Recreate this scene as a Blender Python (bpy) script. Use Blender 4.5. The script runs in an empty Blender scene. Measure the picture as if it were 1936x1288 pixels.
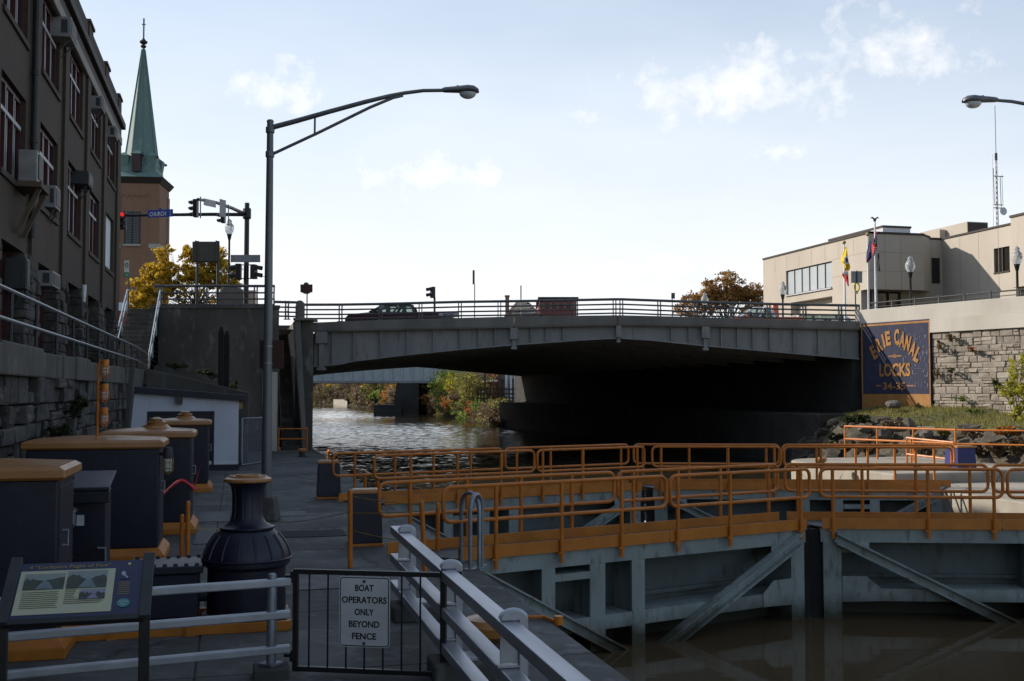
import bpy, bmesh, math, random
import numpy as np
from mathutils import Vector, Matrix, noise

# ------------------------------------------------------------------ camera, sky, sun, exposure
SC = bpy.context.scene
COL = SC.collection
F, HORIZON, CAMZ = 2065.0, 742.0, 2.45
TH = math.radians(14.07)                      # the lens looks 14 degrees right of the lock axis (+Y)
PH = math.atan((HORIZON - 644) / F)
CAM = Vector((0, 0, CAMZ))
FWH = Vector((math.sin(TH), math.cos(TH), 0))
RT = Vector((math.cos(TH), -math.sin(TH), 0))
FWD = FWH * math.cos(PH) + Vector((0, 0, math.sin(PH)))
UP = -FWH * math.sin(PH) + Vector((0, 0, math.cos(PH)))
cam_data = bpy.data.cameras.new("camera")
cam_data.sensor_width = 36
cam_data.lens = 36 * F / 1936
cam_data.clip_start = 0.05
cam_data.clip_end = 6000
cam = bpy.data.objects.new("camera", cam_data)
COL.objects.link(cam)
cam.location = CAM
cam.rotation_euler = (math.pi / 2 + PH, 0, -TH)
SC.camera = cam

def ray(px, py): return RT * ((px - 968) / F) + FWD + UP * ((644 - py) / F)
def at(px, py, D):
    r = ray(px, py); return CAM + r * (D / r.dot(FWH))
def flo(px, py, z=0.0):
    r = ray(px, py); return CAM + r * ((z - CAMZ) / r.z)
def onpl(px, py, p, n):
    r = ray(px, py); n = Vector(n); return CAM + r * ((Vector(p) - CAM).dot(n) / r.dot(n))
def onx(px, py, X): return onpl(px, py, (X, 0, 0), (1, 0, 0))
def ony(px, py, Y): return onpl(px, py, (0, Y, 0), (0, 1, 0))
def C(x, D, z=0.0): return RT * x + FWH * D + Vector((0, 0, z))

SUN = Vector((7.26, -4.78, -4.5)).normalized()          # direction the light travels
sun_data = bpy.data.lights.new("sun", 'SUN')
sun_data.energy = 4.6
sun_data.angle = math.radians(0.5)
sun_data.color = (1.0, 0.93, 0.83)
sun = bpy.data.objects.new("sun", sun_data)
COL.objects.link(sun)
sun.rotation_euler = SUN.to_track_quat('-Z', 'Y').to_euler()
sun.location = (-40, 30, 40)

world = bpy.data.worlds.new("World")
SC.world = world
world.use_nodes = True
def build_sky():
    nt = world.node_tree; N = nt.nodes; L = nt.links
    bg = N["Background"]
    bg.inputs["Strength"].default_value = 0.122
    sky = N.new("ShaderNodeTexSky"); sky.sky_type = 'NISHITA'; sky.sun_disc = False
    sky.sun_elevation = math.asin(-SUN.z)
    sky.sun_rotation = math.atan2(-SUN.x, -SUN.y)
    sky.air_density = 1.0; sky.dust_density = 0.6; sky.ozone_density = 1.5
    tc = N.new("ShaderNodeTexCoord")
    def math_(op, a, b=None, clamp=False):
        m = N.new("ShaderNodeMath"); m.operation = op; m.use_clamp = clamp
        for i, v in enumerate((a, b)):
            if v is None: continue
            if isinstance(v, (int, float)): m.inputs[i].default_value = v
            else: L.new(v, m.inputs[i])
        return m.outputs[0]
    sep = N.new("ShaderNodeSeparateXYZ"); L.new(tc.outputs["Generated"], sep.inputs[0])
    # thin bright veil: thickest at the horizon and ahead of the lens, with a glow at the sun
    up = math_('SUBTRACT', 1.08, math_('MULTIPLY', math_('ABSOLUTE', sep.outputs[2]), 1.8), True)
    fw = N.new("ShaderNodeVectorMath"); fw.operation = 'DOT_PRODUCT'
    L.new(tc.outputs["Generated"], fw.inputs[0]); fw.inputs[1].default_value = FWH * math.cos(.35) - RT * math.sin(.35)
    mr = N.new("ShaderNodeMapRange"); mr.interpolation_type = 'SMOOTHSTEP'; L.new(fw.outputs["Value"], mr.inputs[0])
    mr.inputs[1].default_value = -.35; mr.inputs[2].default_value = .8; mr.inputs[3].default_value = .18; mr.inputs[4].default_value = 1.0  # veil shaped by bearing: thinned behind the camera to dim the foreground fill
    veil = math_('MULTIPLY', up, mr.outputs[0])
    dot = N.new("ShaderNodeVectorMath"); dot.operation = 'DOT_PRODUCT'
    L.new(tc.outputs["Generated"], dot.inputs[0])
    dot.inputs[1].default_value = (-SUN.x, -SUN.y, -SUN.z)
    glow = math_('MULTIPLY', math_('MAXIMUM', dot.outputs["Value"], 0.0), 0.26)
    # streaky cirrus
    mp = N.new("ShaderNodeMapping"); L.new(tc.outputs["Generated"], mp.inputs[0])
    mp.inputs["Scale"].default_value = (2.0, 2.0, 7.0); mp.inputs["Rotation"].default_value = (0.15, 0.1, 0)
    nz = N.new("ShaderNodeTexNoise"); L.new(mp.outputs[0], nz.inputs[0])
    nz.inputs["Scale"].default_value = 1.6; nz.inputs["Detail"].default_value = 7
    cir = math_('MULTIPLY', math_('SUBTRACT', nz.outputs[0], 0.5), 0.45)
    v = math_('ADD', math_('ADD', veil, glow), cir)
    v = math_('MINIMUM', math_('MAXIMUM', v, 0.16), 0.98)
    mix = N.new("ShaderNodeMix"); mix.data_type = 'RGBA'
    L.new(v, mix.inputs[0]); L.new(sky.outputs[0], mix.inputs[6])
    vc = N.new("ShaderNodeMix"); vc.data_type = 'RGBA'; L.new(math_('MULTIPLY', math_('ABSOLUTE', sep.outputs[2]), 3.0, True), vc.inputs[0])
    vc.inputs[6].default_value = (7.6, 7.6, 7.6, 1); vc.inputs[7].default_value = (6.3, 7.0, 7.9, 1); L.new(vc.outputs[2], mix.inputs[7])
    # small fair-weather clouds, each at its own bearing
    nz2 = N.new("ShaderNodeTexNoise"); L.new(tc.outputs["Generated"], nz2.inputs[0])
    nz2.inputs["Scale"].default_value = 25; nz2.inputs["Detail"].default_value = 10; nz2.inputs["Roughness"].default_value = 0.62
    total = None
    for px, py, wx, wy, k in ((1720, 78, 185, 75, 1.0), (1385, 175, 215, 62, 1.0), (800, 330, 160, 50, 1.0), (535, 172, 105, 46, 1.0),
                              (1235, 508, 120, 26, .95), (1085, 212, 70, 18, .45), (1465, 285, 60, 14, .4), (410, 178, 40, 18, .4),
                              (1540, 108, 80, 26, .55)):
        c = ray(px, py).normalized()
        sub = N.new("ShaderNodeVectorMath"); sub.operation = 'SUBTRACT'
        L.new(tc.outputs["Generated"], sub.inputs[0]); sub.inputs[1].default_value = c
        parts = []
        for axis, w in ((RT, wx), (UP, wy)):
            d = N.new("ShaderNodeVectorMath"); d.operation = 'DOT_PRODUCT'
            L.new(sub.outputs[0], d.inputs[0]); d.inputs[1].default_value = axis * (F / (w * .95))
            parts.append(math_('POWER', math_('ABSOLUTE', d.outputs["Value"]), 2.0))
        r = math_('SQRT', math_('ADD', *parts))
        f = math_('MULTIPLY', math_('SUBTRACT', 1.0, r), k * 0.55)
        f = math_('MAXIMUM', f, -0.8)
        total = f if total is None else math_('MAXIMUM', total, f)
    cl = math_('ADD', math_('MULTIPLY', math_('SUBTRACT', nz2.outputs[0], 0.53), 2.5), total)
    cl = math_('MULTIPLY', cl, math_('GREATER_THAN', total, -0.25))
    cl = math_('MULTIPLY', cl, 1.05, True)
    mix2 = N.new("ShaderNodeMix"); mix2.data_type = 'RGBA'
    L.new(cl, mix2.inputs[0]); L.new(mix.outputs[2], mix2.inputs[6])
    mix2.inputs[7].default_value = (8.9, 8.6, 8.3, 1)
    L.new(mix2.outputs[2], bg.inputs["Color"])
build_sky()
SC.view_settings.view_transform = 'Standard'
SC.view_settings.look = 'None'
SC.view_settings.exposure = 0.22
SC.view_settings.gamma = 1.0
SC.cycles.max_bounces = 6
SC.cycles.use_denoising = True

# ------------------------------------------------------------------ mesh and naming helpers
rnd = random.Random(11)

class MB:
    """collects shapes and links them as ONE mesh object"""
    def __init__(s): s.bm = bmesh.new()
    def face(s, pts):
        return s.bm.faces.new([s.bm.verts.new(p) for p in pts])
    def hexa(s, v):
        vs = [s.bm.verts.new(p) for p in v]
        for q in ((0, 3, 2, 1), (4, 5, 6, 7), (0, 1, 5, 4), (1, 2, 6, 5), (2, 3, 7, 6), (3, 0, 4, 7)):
            s.bm.faces.new([vs[i] for i in q])
        return s
    def box(s, x0, x1, y0, y1, z0, z1):
        return s.hexa([(x0, y0, z0), (x1, y0, z0), (x1, y1, z0), (x0, y1, z0), (x0, y0, z1), (x1, y0, z1), (x1, y1, z1), (x0, y1, z1)])
    def obox(s, c, sx, sy, sz, rz=0.0):
        """box standing on point c, turned by rz"""
        c = Vector(c); a = Vector((math.cos(rz), math.sin(rz), 0)) * (sx / 2); b = Vector((-math.sin(rz), math.cos(rz), 0)) * (sy / 2)
        u = Vector((0, 0, sz))
        q = [c - a - b, c + a - b, c + a + b, c - a + b]
        return s.hexa(q + [p + u for p in q])
    def frust(s, c, sx, sy, sz, tx, ty, rz=0.0):
        c = Vector(c); e = Vector((math.cos(rz), math.sin(rz), 0)); g = Vector((-math.sin(rz), math.cos(rz), 0)); u = Vector((0, 0, sz))
        lo = [c + e * (i * sx / 2) + g * (j * sy / 2) for i, j in ((-1, -1), (1, -1), (1, 1), (-1, 1))]
        hi = [c + u + e * (i * tx / 2) + g * (j * ty / 2) for i, j in ((-1, -1), (1, -1), (1, 1), (-1, 1))]
        return s.hexa(lo + hi)
    def bar(s, p0, p1, w, h, up=(0, 0, 1)):
        p0 = Vector(p0); p1 = Vector(p1); d = (p1 - p0).normalized(); up = Vector(up)
        a = d.cross(up).normalized(); b = a.cross(d).normalized()
        a = a * (w / 2); b = b * (h / 2)
        q0 = [p0 - a - b, p0 + a - b, p0 + a + b, p0 - a + b]; q1 = [p1 - a - b, p1 + a - b, p1 + a + b, p1 - a + b]
        return s.hexa(q0 + q1)
    def prism(s, pts, vec):
        vec = Vector(vec); a = [s.bm.verts.new(p) for p in pts]; b = [s.bm.verts.new(Vector(p) + vec) for p in pts]
        n = len(pts)
        s.bm.faces.new(a); s.bm.faces.new(list(reversed(b)))
        for i in range(n): s.bm.faces.new([a[i], a[(i + 1) % n], b[(i + 1) % n], b[i]])
        return s
    def tube(s, pts, r, n=8, closed=False):
        pts = [Vector(p) for p in pts]; m = len(pts)
        rs = r if isinstance(r, (list, tuple)) else [r] * m
        rings = []; prev = None
        for i, p in enumerate(pts):
            if closed: d = (pts[(i + 1) % m] - p).normalized() + (p - pts[i - 1]).normalized()
            else:
                d = Vector((0, 0, 0))
                if i < m - 1: d += (pts[i + 1] - p).normalized()
                if i > 0: d += (p - pts[i - 1]).normalized()
            if d.length < 1e-6: d = Vector((0, 0, 1))
            d.normalize()
            if prev is None:
                ref = Vector((0, 0, 1)) if abs(d.z) < .9 else Vector((1, 0, 0))
                a = d.cross(ref).normalized()
            else:
                a = (prev - d * prev.dot(d)).normalized()
            prev = a; b = d.cross(a)
            k = 1.0
            if 0 < i < m - 1 or closed:
                c = (pts[(i + 1) % m] - p).normalized().dot((p - pts[i - 1]).normalized())
                k = 1 / max(.6, math.sqrt(max(0.0, (1 + c) / 2)))
            rings.append([s.bm.verts.new(p + (a * math.cos(2 * math.pi * j / n) + b * math.sin(2 * math.pi * j / n)) * rs[i] * (1 + (k - 1) * .5)) for j in range(n)])
        for i in range(m if closed else m - 1):
            A = rings[i]; B = rings[(i + 1) % m]
            off = 0
            if closed and i == m - 1:
                off = min(range(n), key=lambda o: (A[0].co - B[o].co).length)
            for j in range(n):
                s.bm.faces.new([A[j], A[(j + 1) % n], B[(j + 1 + off) % n], B[(j + off) % n]])
        if not closed:
            s.bm.faces.new(list(reversed(rings[0]))); s.bm.faces.new(rings[-1])
        return s
    def lathe(s, prof, c=(0, 0, 0), n=24, M=None):
        c = Vector(c); M = M or Matrix.Identity(3); rings = []
        for r, z in prof:
            if r < 1e-5: rings.append([s.bm.verts.new(c + M @ Vector((0, 0, z)))])
            else: rings.append([s.bm.verts.new(c + M @ Vector((r * math.cos(2 * math.pi * j / n), r * math.sin(2 * math.pi * j / n), z))) for j in range(n)])
        for A, B in zip(rings, rings[1:]):
            for j in range(n):
                k = (j + 1) % n
                if len(A) == 1 and len(B) == 1: continue
                if len(A) == 1: s.bm.faces.new([A[0], B[k], B[j]])
                elif len(B) == 1: s.bm.faces.new([A[j], A[k], B[0]])
                else: s.bm.faces.new([A[j], A[k], B[k], B[j]])
        if len(rings[0]) > 1: s.bm.faces.new(list(reversed(rings[0])))
        if len(rings[-1]) > 1: s.bm.faces.new(rings[-1])
        return s
    def ball(s, c, rx, ry=None, rz=None, n=12):
        ry = rx if ry is None else ry; rz = rx if rz is None else rz
        M = Matrix(((rx, 0, 0), (0, ry, 0), (0, 0, rz)))
        return s.lathe([(math.sin(t), -math.cos(t)) for t in [math.pi * i / (n // 2) for i in range(n // 2 + 1)]], c, n, M)
    def loft(s, rows, cap=False):
        V = [[s.bm.verts.new(p) for p in r] for r in rows]
        for A, B in zip(V, V[1:]):
            for j in range(len(A) - 1): s.bm.faces.new([A[j], A[j + 1], B[j + 1], B[j]])
        if cap:
            s.bm.faces.new(V[0]); s.bm.faces.new(list(reversed(V[-1])))
        return s
    def stones(s, p, u, n, length, z0, z1, hs, ws, depth=.25, jut=.06, gap=.015, top=None, seed=1):
        """coursed rubble: every stone a chamfered block of its own size and set-back"""
        R = random.Random(seed); p = Vector(p); u = Vector(u).normalized(); n = Vector(n).normalized()
        z = z0
        while z < z1 - .02:
            h = R.uniform(*hs)
            if z + h > z1 - hs[0] * .6: h = z1 - z
            x = -R.uniform(0, ws[0])
            while x < length:
                w = R.uniform(*ws); a = max(0, x) + gap / 2; b = min(length, x + w) - gap / 2
                x += w
                if b - a < .04: continue
                zt = z + h - gap / 2
                if top is not None and z > top((a + b) / 2): continue
                hh = [(z + gap / 2, zt)]
                if h > hs[0] * 1.5 and R.random() < .25:
                    m = z + h * R.uniform(.4, .6); hh = [(z + gap / 2, m - gap / 2), (m + gap / 2, zt)]
                for za, zb in hh:
                    j = R.uniform(0, jut); cf = min(.03, (b - a) * .2, (zb - za) * .2)
                    def pt(t, zz, d): return p + u * t + n * d + Vector((0, 0, zz))
                    e = lambda k=.02: R.uniform(-k, k) * (hs[1] / .4)
                    back = [pt(a, za, -depth), pt(b, za, -depth), pt(b, zb, -depth), pt(a, zb, -depth)]
                    mid = [pt(a + e(.008), za + e(.008), j - .02), pt(b + e(.008), za + e(.008), j - .02), pt(b + e(.008), zb + e(.008), j - .02), pt(a + e(.008), zb + e(.008), j - .02)]
                    fr = [pt(a + cf + e(), za + cf + e(), j + e()), pt(b - cf + e(), za + cf + e(), j + e()), pt(b - cf + e(), zb - cf + e(), j + e()), pt(a + cf + e(), zb - cf + e(), j + e())]
                    V = [[s.bm.verts.new(q) for q in ring] for ring in (back, mid, fr)]
                    for A, B in zip(V, V[1:]):
                        for k in range(4): s.bm.faces.new([A[k], A[(k + 1) % 4], B[(k + 1) % 4], B[k]])
                    s.bm.faces.new(V[2])
            z += h
        return s
    def build(s, name, mat, parent=None, smooth=False, bev=0.0, world=True, fixn=True):
        bm = s.bm
        if fixn: bmesh.ops.recalc_face_normals(bm, faces=bm.faces)
        if smooth:
            for f in bm.faces: f.smooth = True
            for e in bm.edges:
                if len(e.link_faces) == 2 and e.calc_face_angle(0) > math.radians(38): e.smooth = False
        me = bpy.data.meshes.new(name)
        if parent is None and bm.verts:
            lo = Vector([min(v.co[i] for v in bm.verts) for i in range(3)]); hi = Vector([max(v.co[i] for v in bm.verts) for i in range(3)])
            org = Vector(((lo.x + hi.x) / 2, (lo.y + hi.y) / 2, lo.z))
        elif parent is not None and world: org = total_loc(parent)
        else: org = Vector((0, 0, 0))
        bmesh.ops.translate(bm, verts=bm.verts, vec=-org)
        bm.to_mesh(me); bm.free()
        o = bpy.data.objects.new(name, me); COL.objects.link(o)
        if parent is None: o.location = org
        else: o.parent = parent
        me.materials.append(mat)
        if bev:
            m = o.modifiers.new("bevel", 'BEVEL'); m.width = bev; m.segments = 2; m.limit_method = 'ANGLE'; m.angle_limit = math.radians(40)
        return o

def total_loc(o):
    v = Vector((0, 0, 0))
    while o is not None: v += o.location; o = o.parent
    return v
def tag(o, label, cat, group=None):
    o["label"] = label; o["category"] = cat
    if group: o["group"] = group
    return o
def structure(o, kind="structure"):
    o["kind"] = kind; return o
def thing(name, loc, label, cat, group=None, rz=0.0):
    o = bpy.data.objects.new(name, None); COL.objects.link(o)
    o.location = loc; o.rotation_euler = (0, 0, rz); o.empty_display_size = .2
    return tag(o, label, cat, group)
def dup(o, parent=None):
    c = o.copy(); COL.objects.link(c)
    if parent is not None: c.parent = parent
    for ch in list(o.children): dup(ch, c)
    return c

FONTC = {}
def text(name, string, mat, parent, pos, xd, yd, h=None, w=None, bold=0.0, depth=.004, world=True):
    """lettering centred on pos, xd along the line, yd up the letters; scaled to height h and width w"""
    cu = bpy.data.curves.new(name, 'FONT'); cu.body = string; cu.size = 1; cu.offset = bold; cu.resolution_u = 3
    ob = bpy.data.objects.new(name, cu); COL.objects.link(ob)
    me = bpy.data.meshes.new_from_object(ob)
    bpy.data.objects.remove(ob); bpy.data.curves.remove(cu)
    n = len(me.vertices); a = np.zeros(n * 3); me.vertices.foreach_get("co", a); a = a.reshape(-1, 3)
    lo, hi = a.min(0), a.max(0)
    sy = h / (hi[1] - lo[1]) if h else w / (hi[0] - lo[0])
    sx = w / (hi[0] - lo[0]) if w else sy
    xd = Vector(xd).normalized(); yd = Vector(yd).normalized(); nd = xd.cross(yd)
    org = total_loc(parent) if (parent is not None and world) else Vector((0, 0, 0))
    P = np.array(Vector(pos) - org)
    X = (a[:, 0] - (lo[0] + hi[0]) / 2) * sx; Y = (a[:, 1] - (lo[1] + hi[1]) / 2) * sy
    co = P + np.outer(X, np.array(xd)) + np.outer(Y, np.array(yd)) + np.array(nd) * depth
    me.vertices.foreach_set("co", co.astype(np.float32).ravel()); me.update()
    o = bpy.data.objects.new(name, me); COL.objects.link(o); o.parent = parent
    me.materials.clear(); me.materials.append(mat); me.name = name
    return o

# ------------------------------------------------------------------ materials
def mat(name, c, c2=None, scale=2.0, rough=.7, metal=0.0, bump=0.0, bscale=30.0, spec=.4, stretch=(1, 1, 1), c3=None, lo=.35, hi=.68, coat=0.0):
    m = bpy.data.materials.new(name); m.use_nodes = True
    nt = m.node_tree; N = nt.nodes; L = nt.links; b = N["Principled BSDF"]
    b.inputs["Roughness"].default_value = rough; b.inputs["Metallic"].default_value = metal
    b.inputs["Specular IOR Level"].default_value = spec
    b.inputs["Coat Weight"].default_value = coat
    tc = N.new("ShaderNodeTexCoord"); oi = N.new("ShaderNodeObjectInfo")
    add = N.new("ShaderNodeVectorMath"); add.operation = 'MULTIPLY_ADD'
    L.new(oi.outputs["Random"], add.inputs[0]); add.inputs[1].default_value = (37, 53, 71); L.new(tc.outputs["Object"], add.inputs[2])
    mp = N.new("ShaderNodeMapping"); L.new(add.outputs[0], mp.inputs[0]); mp.inputs["Scale"].default_value = stretch
    c2 = c2 or tuple(x * .8 for x in c)
    nz = N.new("ShaderNodeTexNoise"); L.new(mp.outputs[0], nz.inputs[0]); nz.inputs["Scale"].default_value = scale
    nz.inputs["Detail"].default_value = 9; nz.inputs["Roughness"].default_value = .62
    cr = N.new("ShaderNodeValToRGB"); L.new(nz.outputs[0], cr.inputs[0])
    cr.color_ramp.elements[0].position = lo; cr.color_ramp.elements[1].position = hi
    cr.color_ramp.elements[0].color = (*c2, 1); cr.color_ramp.elements[1].color = (*c, 1)
    out = cr.outputs[0]
    if c3:
        n3 = N.new("ShaderNodeTexNoise"); L.new(mp.outputs[0], n3.inputs[0]); n3.inputs["Scale"].default_value = scale * 5.3; n3.inputs["Detail"].default_value = 8
        r3 = N.new("ShaderNodeValToRGB"); L.new(n3.outputs[0], r3.inputs[0]); r3.color_ramp.elements[0].position = .56; r3.color_ramp.elements[1].position = .72
        mx = N.new("ShaderNodeMix"); mx.data_type = 'RGBA'; L.new(r3.outputs[0], mx.inputs[0]); L.new(out, mx.inputs[6]); mx.inputs[7].default_value = (*c3, 1)
        out = mx.outputs[2]
    L.new(out, b.inputs["Base Color"])
    if bump:
        n2 = N.new("ShaderNodeTexNoise"); L.new(add.outputs[0], n2.inputs[0]); n2.inputs["Scale"].default_value = bscale; n2.inputs["Detail"].default_value = 6
        bp = N.new("ShaderNodeBump"); bp.inputs["Strength"].default_value = bump; bp.inputs["Distance"].default_value = .02
        L.new(n2.outputs[0], bp.inputs["Height"]); L.new(bp.outputs[0], b.inputs["Normal"])
        rr = N.new("ShaderNodeMapRange"); L.new(nz.outputs[0], rr.inputs[0]); rr.inputs[3].default_value = min(1, rough + .12); rr.inputs[4].default_value = max(0, rough - .1)
        L.new(rr.outputs[0], b.inputs["Roughness"])
    return m

def brick_mat(name, c1, c2, mortar, bw=.21, bh=.075):
    m = mat(name, c1, c2, .8, .85)
    nt = m.node_tree; N = nt.nodes; L = nt.links; b = N["Principled BSDF"]
    old = b.inputs["Base Color"].links[0].from_socket
    tc = N.new("ShaderNodeTexCoord"); sp = N.new("ShaderNodeSeparateXYZ"); L.new(tc.outputs["Object"], sp.inputs[0])
    ad = N.new("ShaderNodeMath"); L.new(sp.outputs[0], ad.inputs[0]); L.new(sp.outputs[1], ad.inputs[1])
    cb = N.new("ShaderNodeCombineXYZ"); L.new(ad.outputs[0], cb.inputs[0]); L.new(sp.outputs[2], cb.inputs[1])
    br = N.new("ShaderNodeTexBrick"); L.new(cb.outputs[0], br.inputs[0]); br.inputs["Scale"].default_value = 1
    br.inputs["Brick Width"].default_value = bw; br.inputs["Row Height"].default_value = bh; br.inputs["Mortar Size"].default_value = .008
    br.inputs["Color1"].default_value = (*c1, 1); br.inputs["Color2"].default_value = (*c2, 1); br.inputs["Mortar"].default_value = (*mortar, 1)
    mx = N.new("ShaderNodeMix"); mx.data_type = 'RGBA'; mx.inputs[0].default_value = .5
    L.new(old, mx.inputs[6]); L.new(br.outputs[0], mx.inputs[7]); L.new(mx.outputs[2], b.inputs["Base Color"])
    bp = N.new("ShaderNodeBump"); bp.inputs["Strength"].default_value = .6; bp.inputs["Distance"].default_value = .01
    L.new(br.outputs["Fac"], bp.inputs["Height"]); bp.invert = True; L.new(bp.outputs[0], b.inputs["Normal"])
    return m

def leaf_mat(name, cols, trans=.35):
    m = bpy.data.materials.new(name); m.use_nodes = True
    nt = m.node_tree; N = nt.nodes; L = nt.links; b = N["Principled BSDF"]
    at_ = N.new("ShaderNodeAttribute"); at_.attribute_name = "lv"
    cr = N.new("ShaderNodeValToRGB"); L.new(at_.outputs["Fac"], cr.inputs[0])
    while len(cr.color_ramp.elements) < len(cols): cr.color_ramp.elements.new(.5)
    for i, c in enumerate(cols):
        cr.color_ramp.elements[i].position = i / (len(cols) - 1); cr.color_ramp.elements[i].color = (*c, 1)
    L.new(cr.outputs[0], b.inputs["Base Color"]); b.inputs["Roughness"].default_value = .6; b.inputs["Specular IOR Level"].default_value = .25
    tr = N.new("ShaderNodeBsdfTranslucent"); L.new(cr.outputs[0], tr.inputs[0])
    ms = N.new("ShaderNodeMixShader"); ms.inputs[0].default_value = trans
    L.new(b.outputs[0], ms.inputs[1]); L.new(tr.outputs[0], ms.inputs[2]); L.new(ms.outputs[0], N["Material Output"].inputs[0])
    return m

def leaves(name, blobs, n, size, mt, parent=None, seed=0, flat=0.0, org=None):
    """leaf-sized faces through the volume of the given ellipsoids, thinned into clumps"""
    R = np.random.default_rng(seed)
    vol = np.array([max(.001, b[1] * b[2] * b[3]) ** .7 for b in blobs]); cnt = np.maximum(3, (n * vol / vol.sum()).astype(int))
    P = []; LV = []
    for (c, rx, ry, rz), k in zip(blobs, cnt):
        nc = max(4, k // 26)
        d = R.normal(size=(nc, 3)); d /= np.linalg.norm(d, axis=1)[:, None]
        cc = d * (R.uniform(.25, 1.0, (nc, 1)) ** .5)
        cl = R.normal(.5, .22, nc)
        idx = R.integers(0, nc, k)
        q = cc[idx] + R.normal(0, .16, (k, 3))
        P.append(np.array(c) + q * np.array([rx, ry, rz])); LV.append(np.clip(cl[idx] + R.normal(0, .12, k), 0, 1))
    P = np.concatenate(P); LV = np.concatenate(LV); k = len(P)
    a = R.normal(size=(k, 3)); a[:, 2] *= (1 - flat); a /= np.linalg.norm(a, axis=1)[:, None]
    b = np.cross(a, R.normal(size=(k, 3))); b /= np.linalg.norm(b, axis=1)[:, None]
    s = size * R.uniform(.6, 1.4, (k, 1))
    if org is None:
        org = np.array(total_loc(parent)) if parent is not None else np.array([P[:, 0].mean(), P[:, 1].mean(), P[:, 2].min()])
    V = np.stack([P - a * s, P - b * s * .55, P + a * s, P + b * s * .55], 1).reshape(-1, 3) - org
    me = bpy.data.meshes.new(name)
    me.vertices.add(4 * k); me.vertices.foreach_set("co", V.astype(np.float32).ravel())
    me.loops.add(4 * k); me.loops.foreach_set("vertex_index", np.arange(4 * k, dtype=np.int32))
    me.polygons.add(k); me.polygons.foreach_set("loop_start", np.arange(0, 4 * k, 4, dtype=np.int32)); me.polygons.foreach_set("loop_total", np.full(k, 4, dtype=np.int32))
    at_ = me.attributes.new("lv", 'FLOAT', 'FACE'); at_.data.foreach_set("value", LV.astype(np.float32))
    me.update(); me.validate(); me.materials.append(mt)
    o = bpy.data.objects.new(name, me); COL.objects.link(o)
    if parent is not None: o.parent = parent
    else: o.location = org
    return o

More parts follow.
